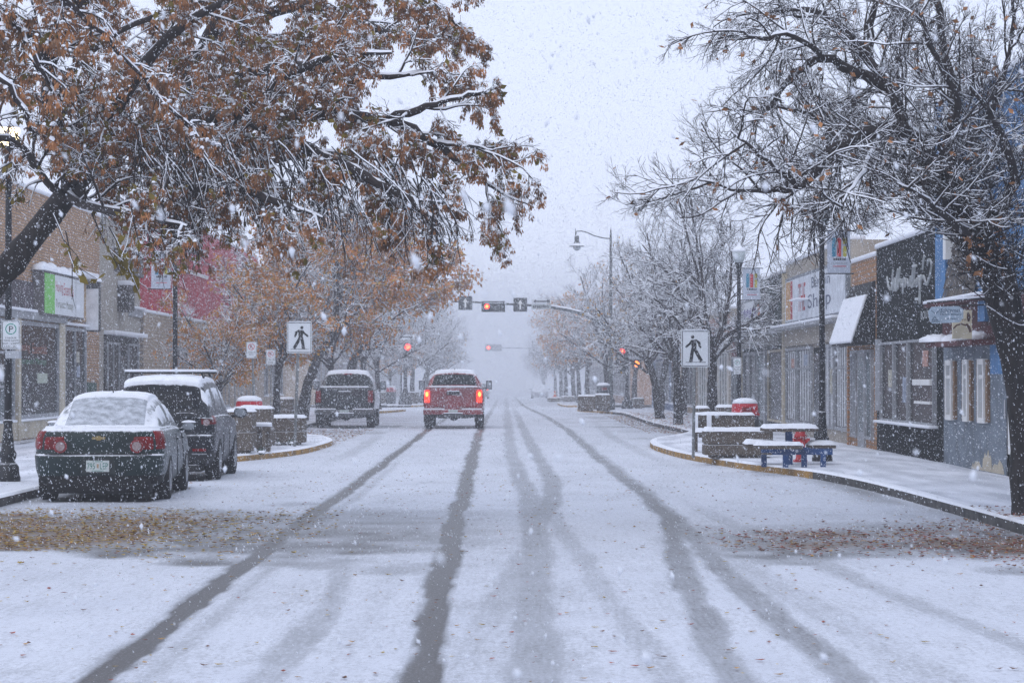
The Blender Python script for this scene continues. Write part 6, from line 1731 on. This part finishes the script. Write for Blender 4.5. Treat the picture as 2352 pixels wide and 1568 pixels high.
    def leafquad(s, p, sz, m, droop=.5):
        a = s.r.uniform(0, 6.283); e = s.r.uniform(-1.2, .5) * droop * 2
        d = Vector((math.cos(a) * math.cos(e), math.sin(a) * math.cos(e), math.sin(e))); sd = d.cross(Vector((s.r.uniform(-1, 1), s.r.uniform(-1, 1), s.r.uniform(.2, 1)))).normalized()
        p = Vector(p)
        s.lf.add([p, p + d * sz * .5 + sd * sz * .3, p + d * sz, p + d * sz * .5 - sd * sz * .3], [(0, 1, 2, 3)], m)
    def bunch(s, p, sz, n, m):
        """hanging bunch of winged seeds with its cap of snow"""
        p = Vector(p); rr = s.r
        if s.clear:
            u, v = U0 + p[0] / p[1] * K, V0 - (p[2] - CAMZ) / p[1] * K
            for u0, u1, v0, v1, pr in s.clear:
                if u0 < u < u1 and v0 < v < v1 and rr.random() < pr: return
        for _ in range(n):
            a = rr.uniform(0, 6.283); rad = sz * .38 * rr.random(); top = p + Vector((math.cos(a) * rad, math.sin(a) * rad, -rr.random() * sz * .7))
            spl = rr.uniform(.05, .55); L = sz * rr.uniform(.40, .75)
            d = Vector((math.cos(a) * spl, math.sin(a) * spl, -1)).normalized(); b = rr.uniform(0, 3.14); sd = Vector((math.cos(b), math.sin(b), rr.uniform(-.2, .2))) * sz * .10
            s.lf.add([top, top + d * L * .6 + sd, top + d * L, top + d * L * .6 - sd], [(0, 1, 2, 3)], m)
        if rr.random() < .42:
            w = sz * rr.uniform(.16, .36); c = p + Vector((rr.uniform(-.2, .2) * sz, rr.uniform(-.2, .2) * sz, -.05 * sz)); k = 6
            vs = [c + Vector((math.cos(6.283 * i / k) * w * rr.uniform(.7, 1.2), math.sin(6.283 * i / k) * w * rr.uniform(.6, 1.2), rr.uniform(-.25, .05) * sz)) for i in range(k)] + [c + Vector((math.cos(6.283 * i / k) * w * .6, math.sin(6.283 * i / k) * w * .6, w * .45)) for i in range(k)] + [c + Vector((0, 0, w * .65))]
            fs = [(i, (i + 1) % k, k + (i + 1) % k, k + i) for i in range(k)] + [(k + i, k + (i + 1) % k, 2 * k) for i in range(k)]
            s.sn.add(vs, fs)
    def finish(s, name, label, base, group=None, mats=(), leafname="foliage"):
        t = thing(name, label, "tree", base, group=group)
        s.trunk.build("trunk", BARK, t, world=True, smooth=True)
        s.br.build("branches", s.twigm, t, world=True, smooth=True)
        s.sn.build("branch_snow", SNOW, t, world=True, smooth=True)
        if s.lf.v: s.lf.build(leafname, list(mats), t, world=True)
        return t

# ---- big leaning maple at the left
def left_tree():
    T = Tree(3); T.bare = .62; T.tip = .58; T.keep = [(-60, 135, 500, 760), (60, 210, 400, 520)]
    T.clear = [(-100, 150, 400, 700, .93), (60, 240, 330, 520, .75), (180, 400, 520, 700, .7), (400, 800, 500, 620, .55), (-50, 80, 320, 420, .6), (-30, 90, 225, 335, .85)]
    rr = T.r
    def L(*q): return [P(u, v, Y) for u, v, Y in q]
    T.limb([Vector((-7.75, 29.5, .05)), Vector((-7.55, 29.6, 1.2)), P(-130, 800, 29.8), P(-20, 660, 30), P(70, 555, 30), P(150, 450, 30)], [.28, .22, .19, .17, .155, .14], None, 0, 0, 0, sides=14, mb=T.trunk)
    cfg = [dict(n=6, kids=7, ratio=.55, rr=.55, ang=48, wig=.13, bend=(.05, -.10), sides=5, tilt=.05),
           dict(n=5, kids=6, ratio=.55, rr=.6, ang=42, wig=.15, bend=(0, -.12), sides=4, tilt=-.05),
           dict(n=4, kids=3.2, ratio=.6, rr=.75, ang=40, wig=.15, bend=(-.06, -.14), sides=3, tilt=-.05, taper=.6),
           dict(n=3, kids=0, wig=.14, bend=(-.04, .04), sides=3, taper=.7)]
    limbs = [
        (L((150, 450, 30), (210, 380, 30), (300, 332, 30), (420, 285, 29.5), (560, 265, 29), (714, 263, 28.6), (880, 277, 28.4), (1000, 330, 28.4), (1080, 392, 28.4), (1150, 436, 28.4), (1222, 474, 28.4)), [.14, .125, .11, .10, .085, .075, .06, .045, .03, .018, .008]),
        (L((300, 332, 30), (390, 205, 31), (467, 113, 31.5), (600, 40, 32), (714, 10, 32), (864, 67, 32), (940, 85, 31.5), (1020, 80, 31)), [.13, .12, .10, .08, .07, .055, .04, .015]),
        (L((560, 265, 29), (680, 330, 28.2), (814, 390, 27.6), (920, 445, 27.3), (1000, 510, 27)), [.085, .07, .055, .04, .015]),
        (L((170, 430, 30), (130, 300, 28.5), (110, 150, 27.5), (170, 20, 27), (260, -100, 27)), [.14, .12, .09, .07, .04]),
        (L((467, 113, 31.5), (560, -40, 31), (700, -120, 30.5), (860, -60, 30), (980, 0, 30), (1040, 40, 30)), [.09, .07, .06, .05, .035, .015]),
        (L((300, 332, 30), (350, 390, 28.8), (440, 430, 28), (560, 440, 27.3), (660, 470, 27), (740, 500, 27)), [.08, .07, .055, .045, .03, .012]),
        (L((880, 277, 28.4), (960, 250, 28), (1040, 225, 27.8), (1110, 210, 27.6)), [.05, .04, .025, .012]),
        (L((390, 205, 31), (520, 180, 30.2), (680, 150, 29.6), (850, 175, 29), (990, 165, 29)), [.08, .07, .05, .035, .015]),
        (L((110, 150, 27.5), (50, 60, 26), (-60, -20, 25)), [.08, .06, .03]),
        (L((120, 200, 27.8), (240, 90, 28.4), (370, 30, 29), (520, -10, 29.4)), [.04, .04, .03, .015]),
        (L((150, 450, 30), (90, 400, 27.5), (40, 330, 26), (-60, 300, 25), (-150, 290, 25)), [.05, .04, .035, .03, .02]),
        (L((170, 430, 30), (300, 190, 28), (420, 60, 27), (560, -20, 26)), [.08, .07, .05, .03]),
        (L((560, 265, 29), (640, 190, 28.4), (760, 130, 28), (900, 120, 28)), [.06, .05, .035, .015]),
        (L((420, 285, 29.5), (480, 340, 31), (600, 370, 32.5), (740, 350, 33), (880, 370, 33)), [.06, .05, .04, .03, .012]),
        (L((1000, 330, 28.4), (1070, 330, 28), (1130, 345, 28)), [.03, .02, .01]),
        (L((150, 450, 30), (240, 480, 27.5), (340, 500, 26.5), (430, 520, 26)), [.06, .045, .03, .012]),
    ]
    for pts, rd in limbs: T.limb(pts, rd, cfg, .30, .98, .018, 0, f0=.10)
    # keep the crown inside its outline: hanging seeds on the outer twigs
    for pts, lvl in T.tips:
        for q in pts[1:]:
            pr = .20 if lvl >= 3 else .15
            if rr.random() < pr:
                sz = rr.uniform(.048, .095)
                T.bunch((q[0], q[1], q[2] - .01), sz, rr.randint(9, 14), 0 if rr.random() < .7 else 1)
            elif rr.random() < .010:
                for _ in range(4): T.leafquad(q, rr.uniform(.07, .11), 2, 1.0)
    n0 = len(T.tips)
    # nearer boughs hanging into the top left corner with larger bunches
    for pts in (L((-120, -60, 21), (20, 40, 21), (90, 150, 21), (150, 260, 21.3)), L((-80, 120, 20.5), (20, 200, 20.5), (70, 300, 20.8)), L((40, -80, 21), (170, 20, 21.5), (300, 150, 22), (400, 260, 22.4), (480, 330, 22.8))):
        T.limb(pts, [.028, .024, .018, .011, .008][:len(pts)], cfg, .20, .42, .012, 1)
    near_tips = T.tips[n0:]
    hang = [dict(n=6, kids=5, ratio=.42, rr=.7, ang=38, wig=.12, bend=(-.30, -.12), sides=4), dict(n=4, kids=2.4, ratio=.6, rr=.8, ang=40, wig=.13, bend=(-.18, -.02), sides=3), dict(n=3, kids=0, wig=.12, bend=(-.1, .12), sides=3)]
    k0 = len(T.tips)
    for _ in range(170):
        u = rr.uniform(300, 1010); v = 300 + rr.uniform(-30, 70) + (u - 330) * .14
        T.grow(P(u, v, 28 + rr.uniform(-1.2, 1.8)), Vector((rr.uniform(-.1, .9), rr.uniform(-.5, .5), -.55)), rr.uniform(.6, 1.0), .011, 0, hang)
    for _ in range(16): T.grow(P(rr.uniform(370, 450), rr.uniform(360, 430), 27.5 + rr.uniform(-1, 1)), Vector((rr.uniform(-.3, .3), rr.uniform(-.4, .4), -.8)), rr.uniform(.8, 1.1), .012, 0, hang)
    for pts, lvl in T.tips[k0:]:
        for q in pts[2:]:
            if rr.random() < .045: T.bunch(q, rr.uniform(.05, .10), 9, 1)
    k1 = len(T.tips)
    for u, v in ((70, 560), (120, 560), (210, 560), (300, 540), (150, 600), (250, 590)):
        T.grow(P(u, v - 70, 25.5), Vector((.2, 0, -.8)), .7, .009, 1, hang)
    for pts, lvl in T.tips[k1:]:
        for q in pts[1:]:
            if rr.random() < .5:
                for _ in range(2): T.leafquad(q, rr.uniform(.10, .15), 2, 1.4)
    k2 = len(T.tips)
    for pts, lvl in near_tips:
        for q in pts[1:]:
            if rr.random() < .15: T.bunch(q, rr.uniform(.06, .115), 13, 0 if rr.random() < .6 else 1)
    return T.finish("tree", "large leaning maple at left with snowy twigs and hanging rust brown seed bunches", (-7.75, 29.5, .15), mats=(SEED, SEED2, LEAF_G), leafname="seed_bunches")

def right_tree():
    T = Tree(8, TWIG); T.bare = .86; T.keep = [(1960, 2195, 545, 900), (2100, 2262, 650, 900), (1895, 1960, 560, 800)]
    rr = T.r
    def L(*q): return [P(u, v, Y) for u, v, Y in q]
    T.limb([P(2366, 1215, 28.6), P(2362, 1150, 28.6), P(2350, 900, 28.6), P(2326, 760, 28.6), P(2288, 640, 28.6), P(2240, 545, 28.6), P(2200, 465, 28.6)], [.26, .20, .185, .20, .20, .18, .15], None, 0, 0, 0, sides=14, mb=T.trunk)
    cfg = [dict(n=6, kids=7, ratio=.52, rr=.6, ang=50, wig=.12, bend=(-.02, .10), sides=5, tilt=.05),
           dict(n=5, kids=7.4, ratio=.55, rr=.65, ang=40, wig=.11, bend=(-.02, .12), sides=4, tilt=.05),
           dict(n=5, kids=4.4, ratio=.5, rr=.8, ang=38, wig=.09, bend=(-.04, .16), sides=3, tilt=.08, taper=.55),
           dict(n=3, kids=0, wig=.09, bend=(0, .14), sides=3, taper=.7)]
    limbs = [
        (L((2200, 465, 28.6), (2150, 385, 28.3), (2080, 300, 28), (2000, 302, 27.8), (1935, 325, 27.6), (1890, 370, 27.5), (1840, 425, 27.4), (1760, 440, 27.3), (1680, 430, 27.2), (1590, 405, 27.2)), [.13, .11, .10, .085, .07, .058, .045, .032, .02, .010]),
        (L((2160, 390, 28.3), (2085, 290, 28.6), (2045, 200, 29), (2000, 130, 29.3), (2005, 40, 29.5), (2030, -60, 29.5)), [.09, .075, .065, .055, .045, .03]),
        (L((2045, 200, 29), (1965, 165, 29), (1895, 130, 28.8), (1830, 165, 28.6), (1780, 230, 28.6), (1730, 290, 28.6)), [.08, .07, .06, .05, .035, .015]),
        (L((2000, 130, 29.3), (1930, 60, 29.5), (1850, 20, 29.5), (1760, 30, 29.5)), [.07, .055, .035, .015]),
        (L((2255, 540, 28.6), (2330, 420, 28), (2300, 300, 27.5), (2230, 200, 27)), [.08, .06, .04, .02]),
        (L((2160, 390, 28.3), (2190, 250, 29.5), (2170, 100, 30), (2150, -40, 30)), [.09, .07, .05, .04]),
        (L((2160, 390, 28.3), (2200, 240, 27.2), (2150, 130, 26.8), (2110, 20, 26.8)), [.05, .04, .03, .012]),
        (L((2160, 390, 28.3), (2270, 270, 29), (2320, 120, 29), (2330, -20, 29)), [.05, .04, .03, .02]),
        (L((1840, 425, 27.4), (1800, 400, 26.8), (1730, 340, 26.6), (1680, 300, 26.6)), [.04, .03, .02, .010]),
        (L((1935, 325, 27.6), (1880, 270, 28.2), (1820, 250, 28.6), (1750, 240, 28.8)), [.045, .035, .025, .012]),
        (L((2030, 300, 27.9), (1990, 380, 27), (1960, 430, 26.6), (1930, 480, 26.4)), [.035, .028, .02, .010]),
        (L((2255, 540, 28.6), (2200, 520, 27.5), (2130, 460, 26.8), (2060, 420, 26.5)), [.06, .045, .03, .012]),
        (L((2215, 470, 28.6), (2280, 420, 30), (2360, 330, 31), (2420, 250, 31)), [.05, .04, .03, .02]),
        (L((1895, 130, 28.8), (1820, 80, 28), (1750, 90, 27.8), (1700, 70, 27.6)), [.04, .03, .02, .01]),
        (L((2180, 410, 28.4), (2100, 420, 29.6), (2010, 400, 30), (1940, 360, 30.4)), [.05, .04, .03, .012]),
    ]
    cfgD = [dict(n=6, kids=7.5, ratio=.52, rr=.6, ang=50, wig=.12, bend=(.02, -.16), sides=5, tilt=.0),
           dict(n=5, kids=7, ratio=.55, rr=.65, ang=40, wig=.11, bend=(-.12, -.12), sides=4, tilt=-.05),
           dict(n=5, kids=4, ratio=.5, rr=.8, ang=38, wig=.09, bend=(-.12, .06), sides=3, tilt=0, taper=.55),
           dict(n=3, kids=0, wig=.09, bend=(0, .14), sides=3, taper=.7)]
    for i, (pts, rd) in enumerate(limbs): T.limb(pts, [q * .9 for q in rd], cfgD if i in (2, 3, 8, 13, 5) else cfg, .175, 1.04, .014, 0, f0=.08)
    # drooping sprays under the limb
    dcfg = [dict(n=6, kids=6, ratio=.45, rr=.7, ang=45, wig=.12, bend=(-.28, -.10), sides=4), dict(n=4, kids=2, ratio=.6, rr=.8, ang=40, wig=.12, bend=(-.1, .2), sides=3), dict(n=3, kids=0, wig=.1, bend=(0, .15), sides=3)]
    for (u, v, Y, k) in ((1880, 440, 27.2, 5), (1920, 420, 27.4, 5), (1800, 455, 27.2, 3), (2200, 480, 28, 2), (1840, 430, 27.3, 3)):
        for _ in range(k): T.grow(P(u + rr.uniform(-30, 30), v, Y), Vector((rr.uniform(-.6, .3), rr.uniform(-.4, .4), -.6)), rr.uniform(.6, .95), .011, 0, dcfg)
    # rough sprouting burr round the fork, a few rusty leaves
    for _ in range(330):
        f = rr.random(); T.grow(P(2150 + 170 * f + rr.uniform(-40, 40), 400 + 280 * f + rr.uniform(-60, 60), 28.5 + rr.uniform(-.5, .5)), Vector((rr.gauss(0, 1), rr.gauss(0, .6), rr.gauss(.1, .8))), rr.uniform(.3, .8), .008, 2, cfg)
    for pts, lvl in T.tips:
        if rr.random() < .010: T.leafquad(pts[-1], .09, 0)
    for c in ((1812, 470), (1800, 462)):
        for _ in range(10): T.bunch(P(c[0] + rr.uniform(-12, 12), c[1] + rr.uniform(-12, 18), 27.2), .10, 8, 0)
    for _ in range(60): T.leafquad(P(2260 + rr.uniform(-40, 50), 540 + rr.uniform(-50, 90), 28.2 + rr.uniform(-.4, .4)), .10, 0)
    return T.finish("tree", "large bare snow dusted tree with arching limbs at the right edge", tuple(P(2366, 1215, 28.6)), mats=(SEED,), leafname="last_leaves")

# ---- mid distance street trees
def street_tree(seed, h, spread, leaf, lean=0.0, nleaf=0, twig=TWIGG, fork=1.9, arch=.0, leafsz=.13, snowleaf=.12):
    T = Tree(seed, twig); rr = T.r; T.bare = .25
    base = Vector((0, 0, 0))
    tp = [(0, 0, -.1), (lean * .15, 0, fork * .35), (lean * .5, 0, fork * .75), (lean, 0, fork * 1.1)]
    T.limb([Vector(q) for q in tp], [.20, .145, .125, .115], None, 0, 0, 0, sides=10, mb=T.trunk)
    cfg = [dict(n=6, kids=11, ratio=.46, rr=.5, ang=48, wig=.11, bend=(.02, .04 + arch), sides=5, sw=1.1, f0=.2),
           dict(n=5, kids=8, ratio=.50, rr=.6, ang=44, wig=.12, bend=(0, .06 + arch), sides=4, sw=1.3),
           dict(n=4, kids=5.6, ratio=.55, rr=.8, ang=40, wig=.12, bend=(0, .08 + arch), sides=3, taper=.6, sw=1.5),
           dict(n=3, kids=0, wig=.12, bend=(0, .05), sides=3, taper=.8, sw=1.6)]
    top = Vector((lean, 0, fork * 1.05))
    nb = 8
    for i in range(nb):
        a = 2 * math.pi * i / nb + rr.uniform(-.3, .3); e = rr.uniform(.45, 1.15) if i % 3 else 1.35
        d = Vector((math.cos(a) * math.cos(e), math.sin(a) * math.cos(e), math.sin(e)))
        L = (h - fork) * rr.uniform(.85, 1.05) if e > 1 else spread * rr.uniform(.8, 1.05)
        T.grow(top - Vector((0, 0, rr.uniform(0, fork * .25))), d, L, .058, 0, cfg)
    pts_all = [q for pts, l in T.tips for q in pts]
    if nleaf:
        m0 = leaf
        for _ in range(nleaf):
            q = rr.choice(pts_all)
            if math.sin(q[0] * 2.1 + seed) + math.sin(q[1] * 2.3 + q[2] * .9) + math.sin(q[2] * 2.6 + q[0]) < -.35 + rr.uniform(-.4, .4): continue
            q = (q[0] + rr.gauss(0, .10), q[1] + rr.gauss(0, .10), q[2] + rr.gauss(0, .10))
            T.leafquad(q, leafsz * rr.uniform(.6, 1.3), m0 if rr.random() < .75 else 1 - m0, 1.0)
            if rr.random() < snowleaf * .35:
                w = rr.uniform(.03, .07); c = Vector(q) + Vector((0, 0, .03))
                T.sn.add([c + Vector((w, 0, 0)), c + Vector((0, w, 0)), c + Vector((-w, 0, 0)), c + Vector((0, -w, 0)), c + Vector((0, 0, w * .6))], [(0, 1, 4), (1, 2, 4), (2, 3, 4), (3, 0, 4)])
    return T

def plant_street_trees():
    G = "street trees along both kerbs"
    a = street_tree(21, 6.6, 3.3, 0, lean=.1, nleaf=16000, twig=TWIG, fork=2.3, leafsz=.14).finish("street_tree", "orange leaved tree with upright forked trunk behind the left crossing sign", (0, 0, 0), G, (LEAF_O, LEAF_T))
    b = street_tree(22, 6.2, 3.6, 0, lean=.9, nleaf=18000, twig=TWIG, fork=2.3, leafsz=.14).finish("street_tree", "orange leaved tree with slanting trunk beside the black pickup", (0, 0, 0), G, (LEAF_O, LEAF_T))
    c = street_tree(23, 6.9, 3.4, 0, lean=-.1, arch=.03, twig=TWIG, fork=2.4).finish("street_tree", "bare snow laced tree with a straight trunk beside the right kerb litter", (0, 0, 0), G)
    d = street_tree(24, 6.4, 3.0, 1, lean=-.45, arch=.02, nleaf=700, twig=TWIG, fork=2.1, leafsz=.12).finish("street_tree", "bare snowy tree with a forked trunk and a few rusty leaves on the right", (0, 0, 0), G, (LEAF_O, LEAF_T))
    e = street_tree(25, 7.2, 3.0, 1, lean=.2, nleaf=5200, fork=2.3, leafsz=.17).finish("street_tree", "tan leaved tree in the haze right of the mast arm", (0, 0, 0), G, (LEAF_T, LEAF_O))
    def put(o, x, y, rz, s=1.0): o.location = (x, y, .14 + gz(y)); o.rotation_euler = (0, 0, rz); o.scale = (s,) * 3
    put(a, -6.95, 77.0, 0, .80); put(b, -7.3, 91, 0, 1.28); put(c, 5.7, 83.5, .3); put(d, 5.75, 94.5, 0); put(e, 5.3, 165, 1, 1.15)
    def cp(o, x, y, rz, s, lab):
        q = dup(o, (x, y, .14 + gz(y)), rz, lab, s); return q
    cp(c, 5.9, 72.5, 2.0, 1.03, "bare snowy tree growing behind the bench on the right corner")
    cp(c, 5.4, 134.5, .9, 1.10, "tall bare snowy tree standing just behind the gooseneck lamp pole")
    cp(c, 7.3, 104, 3.6, 1.0, "bare snowy tree third from the junction on the right side")
    cp(d, 7.1, 116, 4.0, 1.08, "bare tree with a few leaves, last before the junction on the right")
    cp(e, 7.2, 142, .4, 1.05, "tall tan leaved tree rising behind the gooseneck lamp")
    cp(e, 5.2, 178, 2.2, 1.1, "hazy tan tree second beyond the junction on the right")
    cp(d, 5.2, 192, 5.0, 1.15, "hazy bare tree third beyond the junction on the right")
    cp(c, 5.0, 208, 1.0, 1.15, "pale grey bare tree beyond the far planters on the right")
    cp(e, 5.0, 226, 4.4, 1.1, "faint tan tree near the far parked car on the right")
    cp(c, 4.9, 246, 5.2, 1.1, "faint grey tree just before the second junction on the right")
    cp(d, 5.0, 320, .5, 1.2, "barely visible tree past the second junction on the right")
    # left side
    cp(b, -6.7, 104, .5, 1.36, "large rust leaved tree leaning over the street behind the black pickup")
    cp(c, -6.6, 117, 2.6, 1.05, "bare snowy tree beside the left signal light")
    cp(c, -6.4, 128, .8, .95, "bare snowy tree last before the junction on the left")
    cp(e, -7.6, 166, 5.5, .8, "yellowish small tree behind the far left litter bin")
    cp(c, -6.3, 172, 4.1, 1.15, "hazy bare tree first beyond the junction on the left")
    cp(d, -6.1, 186, 3.0, 1.15, "hazy bare tree second beyond the junction on the left")
    cp(c, -6.1, 202, 5.9, 1.15, "hazy bare tree third beyond the junction on the left")
    cp(d, -6.1, 222, 1.9, 1.15, "faint bare tree behind the low grey block on the left")
    cp(c, -6.0, 250, 0, 1.2, "faint grey tree furthest visible on the left")
    cp(a, -8.3, 74.0, 4.4, .56, "low olive leaved tree arching beside the loading zone sign")
    cp(a, -6.7, 98, 2.0, .9, "orange leaved tree just beyond the slanting one")

left_tree(); right_tree(); plant_street_trees()

# ------------------------------------------------------------------ falling snow and air
def falling_snow():
    g = np.random.default_rng(77)
    base = np.array([[1, 0, 0], [-1, 0, 0], [0, 1, 0], [0, -1, 0], [0, 0, 1], [0, 0, -1]], float)
    f8 = np.array([[0, 2, 4], [2, 1, 4], [1, 3, 4], [3, 0, 4], [2, 0, 5], [1, 2, 5], [3, 1, 5], [0, 3, 5]])
    tet = np.array([[1, 0, -.5], [-.5, .87, -.5], [-.5, -.87, -.5], [0, 0, 1.1]], float)
    f4 = np.array([[0, 2, 1], [0, 1, 3], [1, 2, 3], [2, 0, 3]])
    V, F, nb = [], [], 0
    for N, y0, y1, ex, bs, fc in ((6000, 1.5, 18, 2.7, base, f8), (260, 2.2, 8, 2.4, base, f8), (900000, 12, 95, 2.1, tet, f4)):
        Y = (y0 ** ex + (y1 ** ex - y0 ** ex) * g.random(N)) ** (1 / ex)
        hw = Y * .225 + .5
        X = (g.random(N) * 2 - 1) * hw
        zl, zh = -Y * .16, Y * .175
        Z = CAMZ + zl + (zh - zl) * g.random(N)
        keep = (Z > .2) & (Z < 12)
        X, Y, Z = X[keep], Y[keep], Z[keep]; N = len(X)
        r = (.0019 + .0028 * g.random(N) ** 2.2) * np.clip(.62 + Y / 60, .6, 1.5)
        el = 1.2 + g.random(N) * 1.2                     # clumped, slightly drawn out flakes
        if N > 100000: r = r * 1.18
        if nb and len(V) == 1: r = r * 1.6 + .0015
        ang = R(16) + g.normal(0, .30, N)
        ca, sa = np.cos(ang), np.sin(ang)
        v = bs[None] * (1 + (g.random((N, len(bs), 1)) - .5) * .7) * r[:, None, None]
        v[:, :, 2] *= el[:, None]
        x = v[:, :, 0] * ca[:, None] - v[:, :, 2] * sa[:, None]; z = v[:, :, 0] * sa[:, None] + v[:, :, 2] * ca[:, None]
        V.append(np.stack([x + X[:, None], v[:, :, 1] + Y[:, None], z + Z[:, None]], -1).reshape(-1, 3))
        F.append((fc[None] + (np.arange(N) * len(bs))[:, None, None]).reshape(-1) + nb); nb += N * len(bs)
    # oversized far flakes, added to deepen the haze down the street
    N = 700000
    X = (g.random(N) * 2 - 1) * 13; Y = 88 + 250 * g.random(N); Z = -.9 + 12 * g.random(N)
    keep = Z > -.0035 * (Y - 110) + .3; X, Y, Z = X[keep], Y[keep], Z[keep]; N = len(X)
    r = (.010 + .012 * g.random(N)) * np.clip(Y / 150, .6, 1.5)
    v = tet[None] * (1 + (g.random((N, 4, 1)) - .5) * .7) * r[:, None, None]
    V.append((v + np.stack([X, Y, Z], -1)[:, None, :]).reshape(-1, 3)); F.append((f4[None] + (np.arange(N) * 4)[:, None, None]).reshape(-1) + nb); nb += N * 4
    v = np.concatenate(V).astype(np.float32); q = np.concatenate(F).astype(np.int32)
    me = bpy.data.meshes.new("falling_snow")
    me.vertices.add(len(v)); me.vertices.foreach_set("co", v.ravel())
    me.loops.add(len(q)); me.loops.foreach_set("vertex_index", q)
    me.polygons.add(len(q) // 3); me.polygons.foreach_set("loop_start", np.arange(0, len(q), 3, dtype=np.int32))
    me.update(calc_edges=False)
    me.materials.append(mat("snow_flake", (.93, .95, .99), rough=.9, var=.0, trans=.5))
    o = bpy.data.objects.new("falling_snow", me); COL.objects.link(o)
    tag(o, "snowflakes falling through the air all over the street", "falling snow", kind="stuff")
falling_snow()

hz = MB().box(-75, 75, -10, 900, -8, 13.5)
HAZE = bpy.data.materials.new("haze_air"); HAZE.use_nodes = True
hn, hl = HAZE.node_tree.nodes, HAZE.node_tree.links
hn.clear()
ho = hn.new("ShaderNodeOutputMaterial"); hv = hn.new("ShaderNodeVolumePrincipled")
hv.inputs["Color"].default_value = (.96, .97, 1.0, 1)
hv.inputs["Density"].default_value = 0.0016
hv.inputs["Anisotropy"].default_value = 0.2
hl.new(hv.outputs[0], ho.inputs["Volume"])
h = hz.build("haze", HAZE); tag(h, kind="stuff", label="snow filled grey air fading the far street", cat="haze")

# wide snowy ground under everything
g = MB().add([(-74, -9, -.30), (74, -9, -.30), (74, 110, -.30), (-74, 110, -.30), (74, 890, -3.1), (-74, 890, -3.1)], [(0, 1, 2, 3), (3, 2, 4, 5)])
tag(g.build("ground", SNOW), kind="structure")
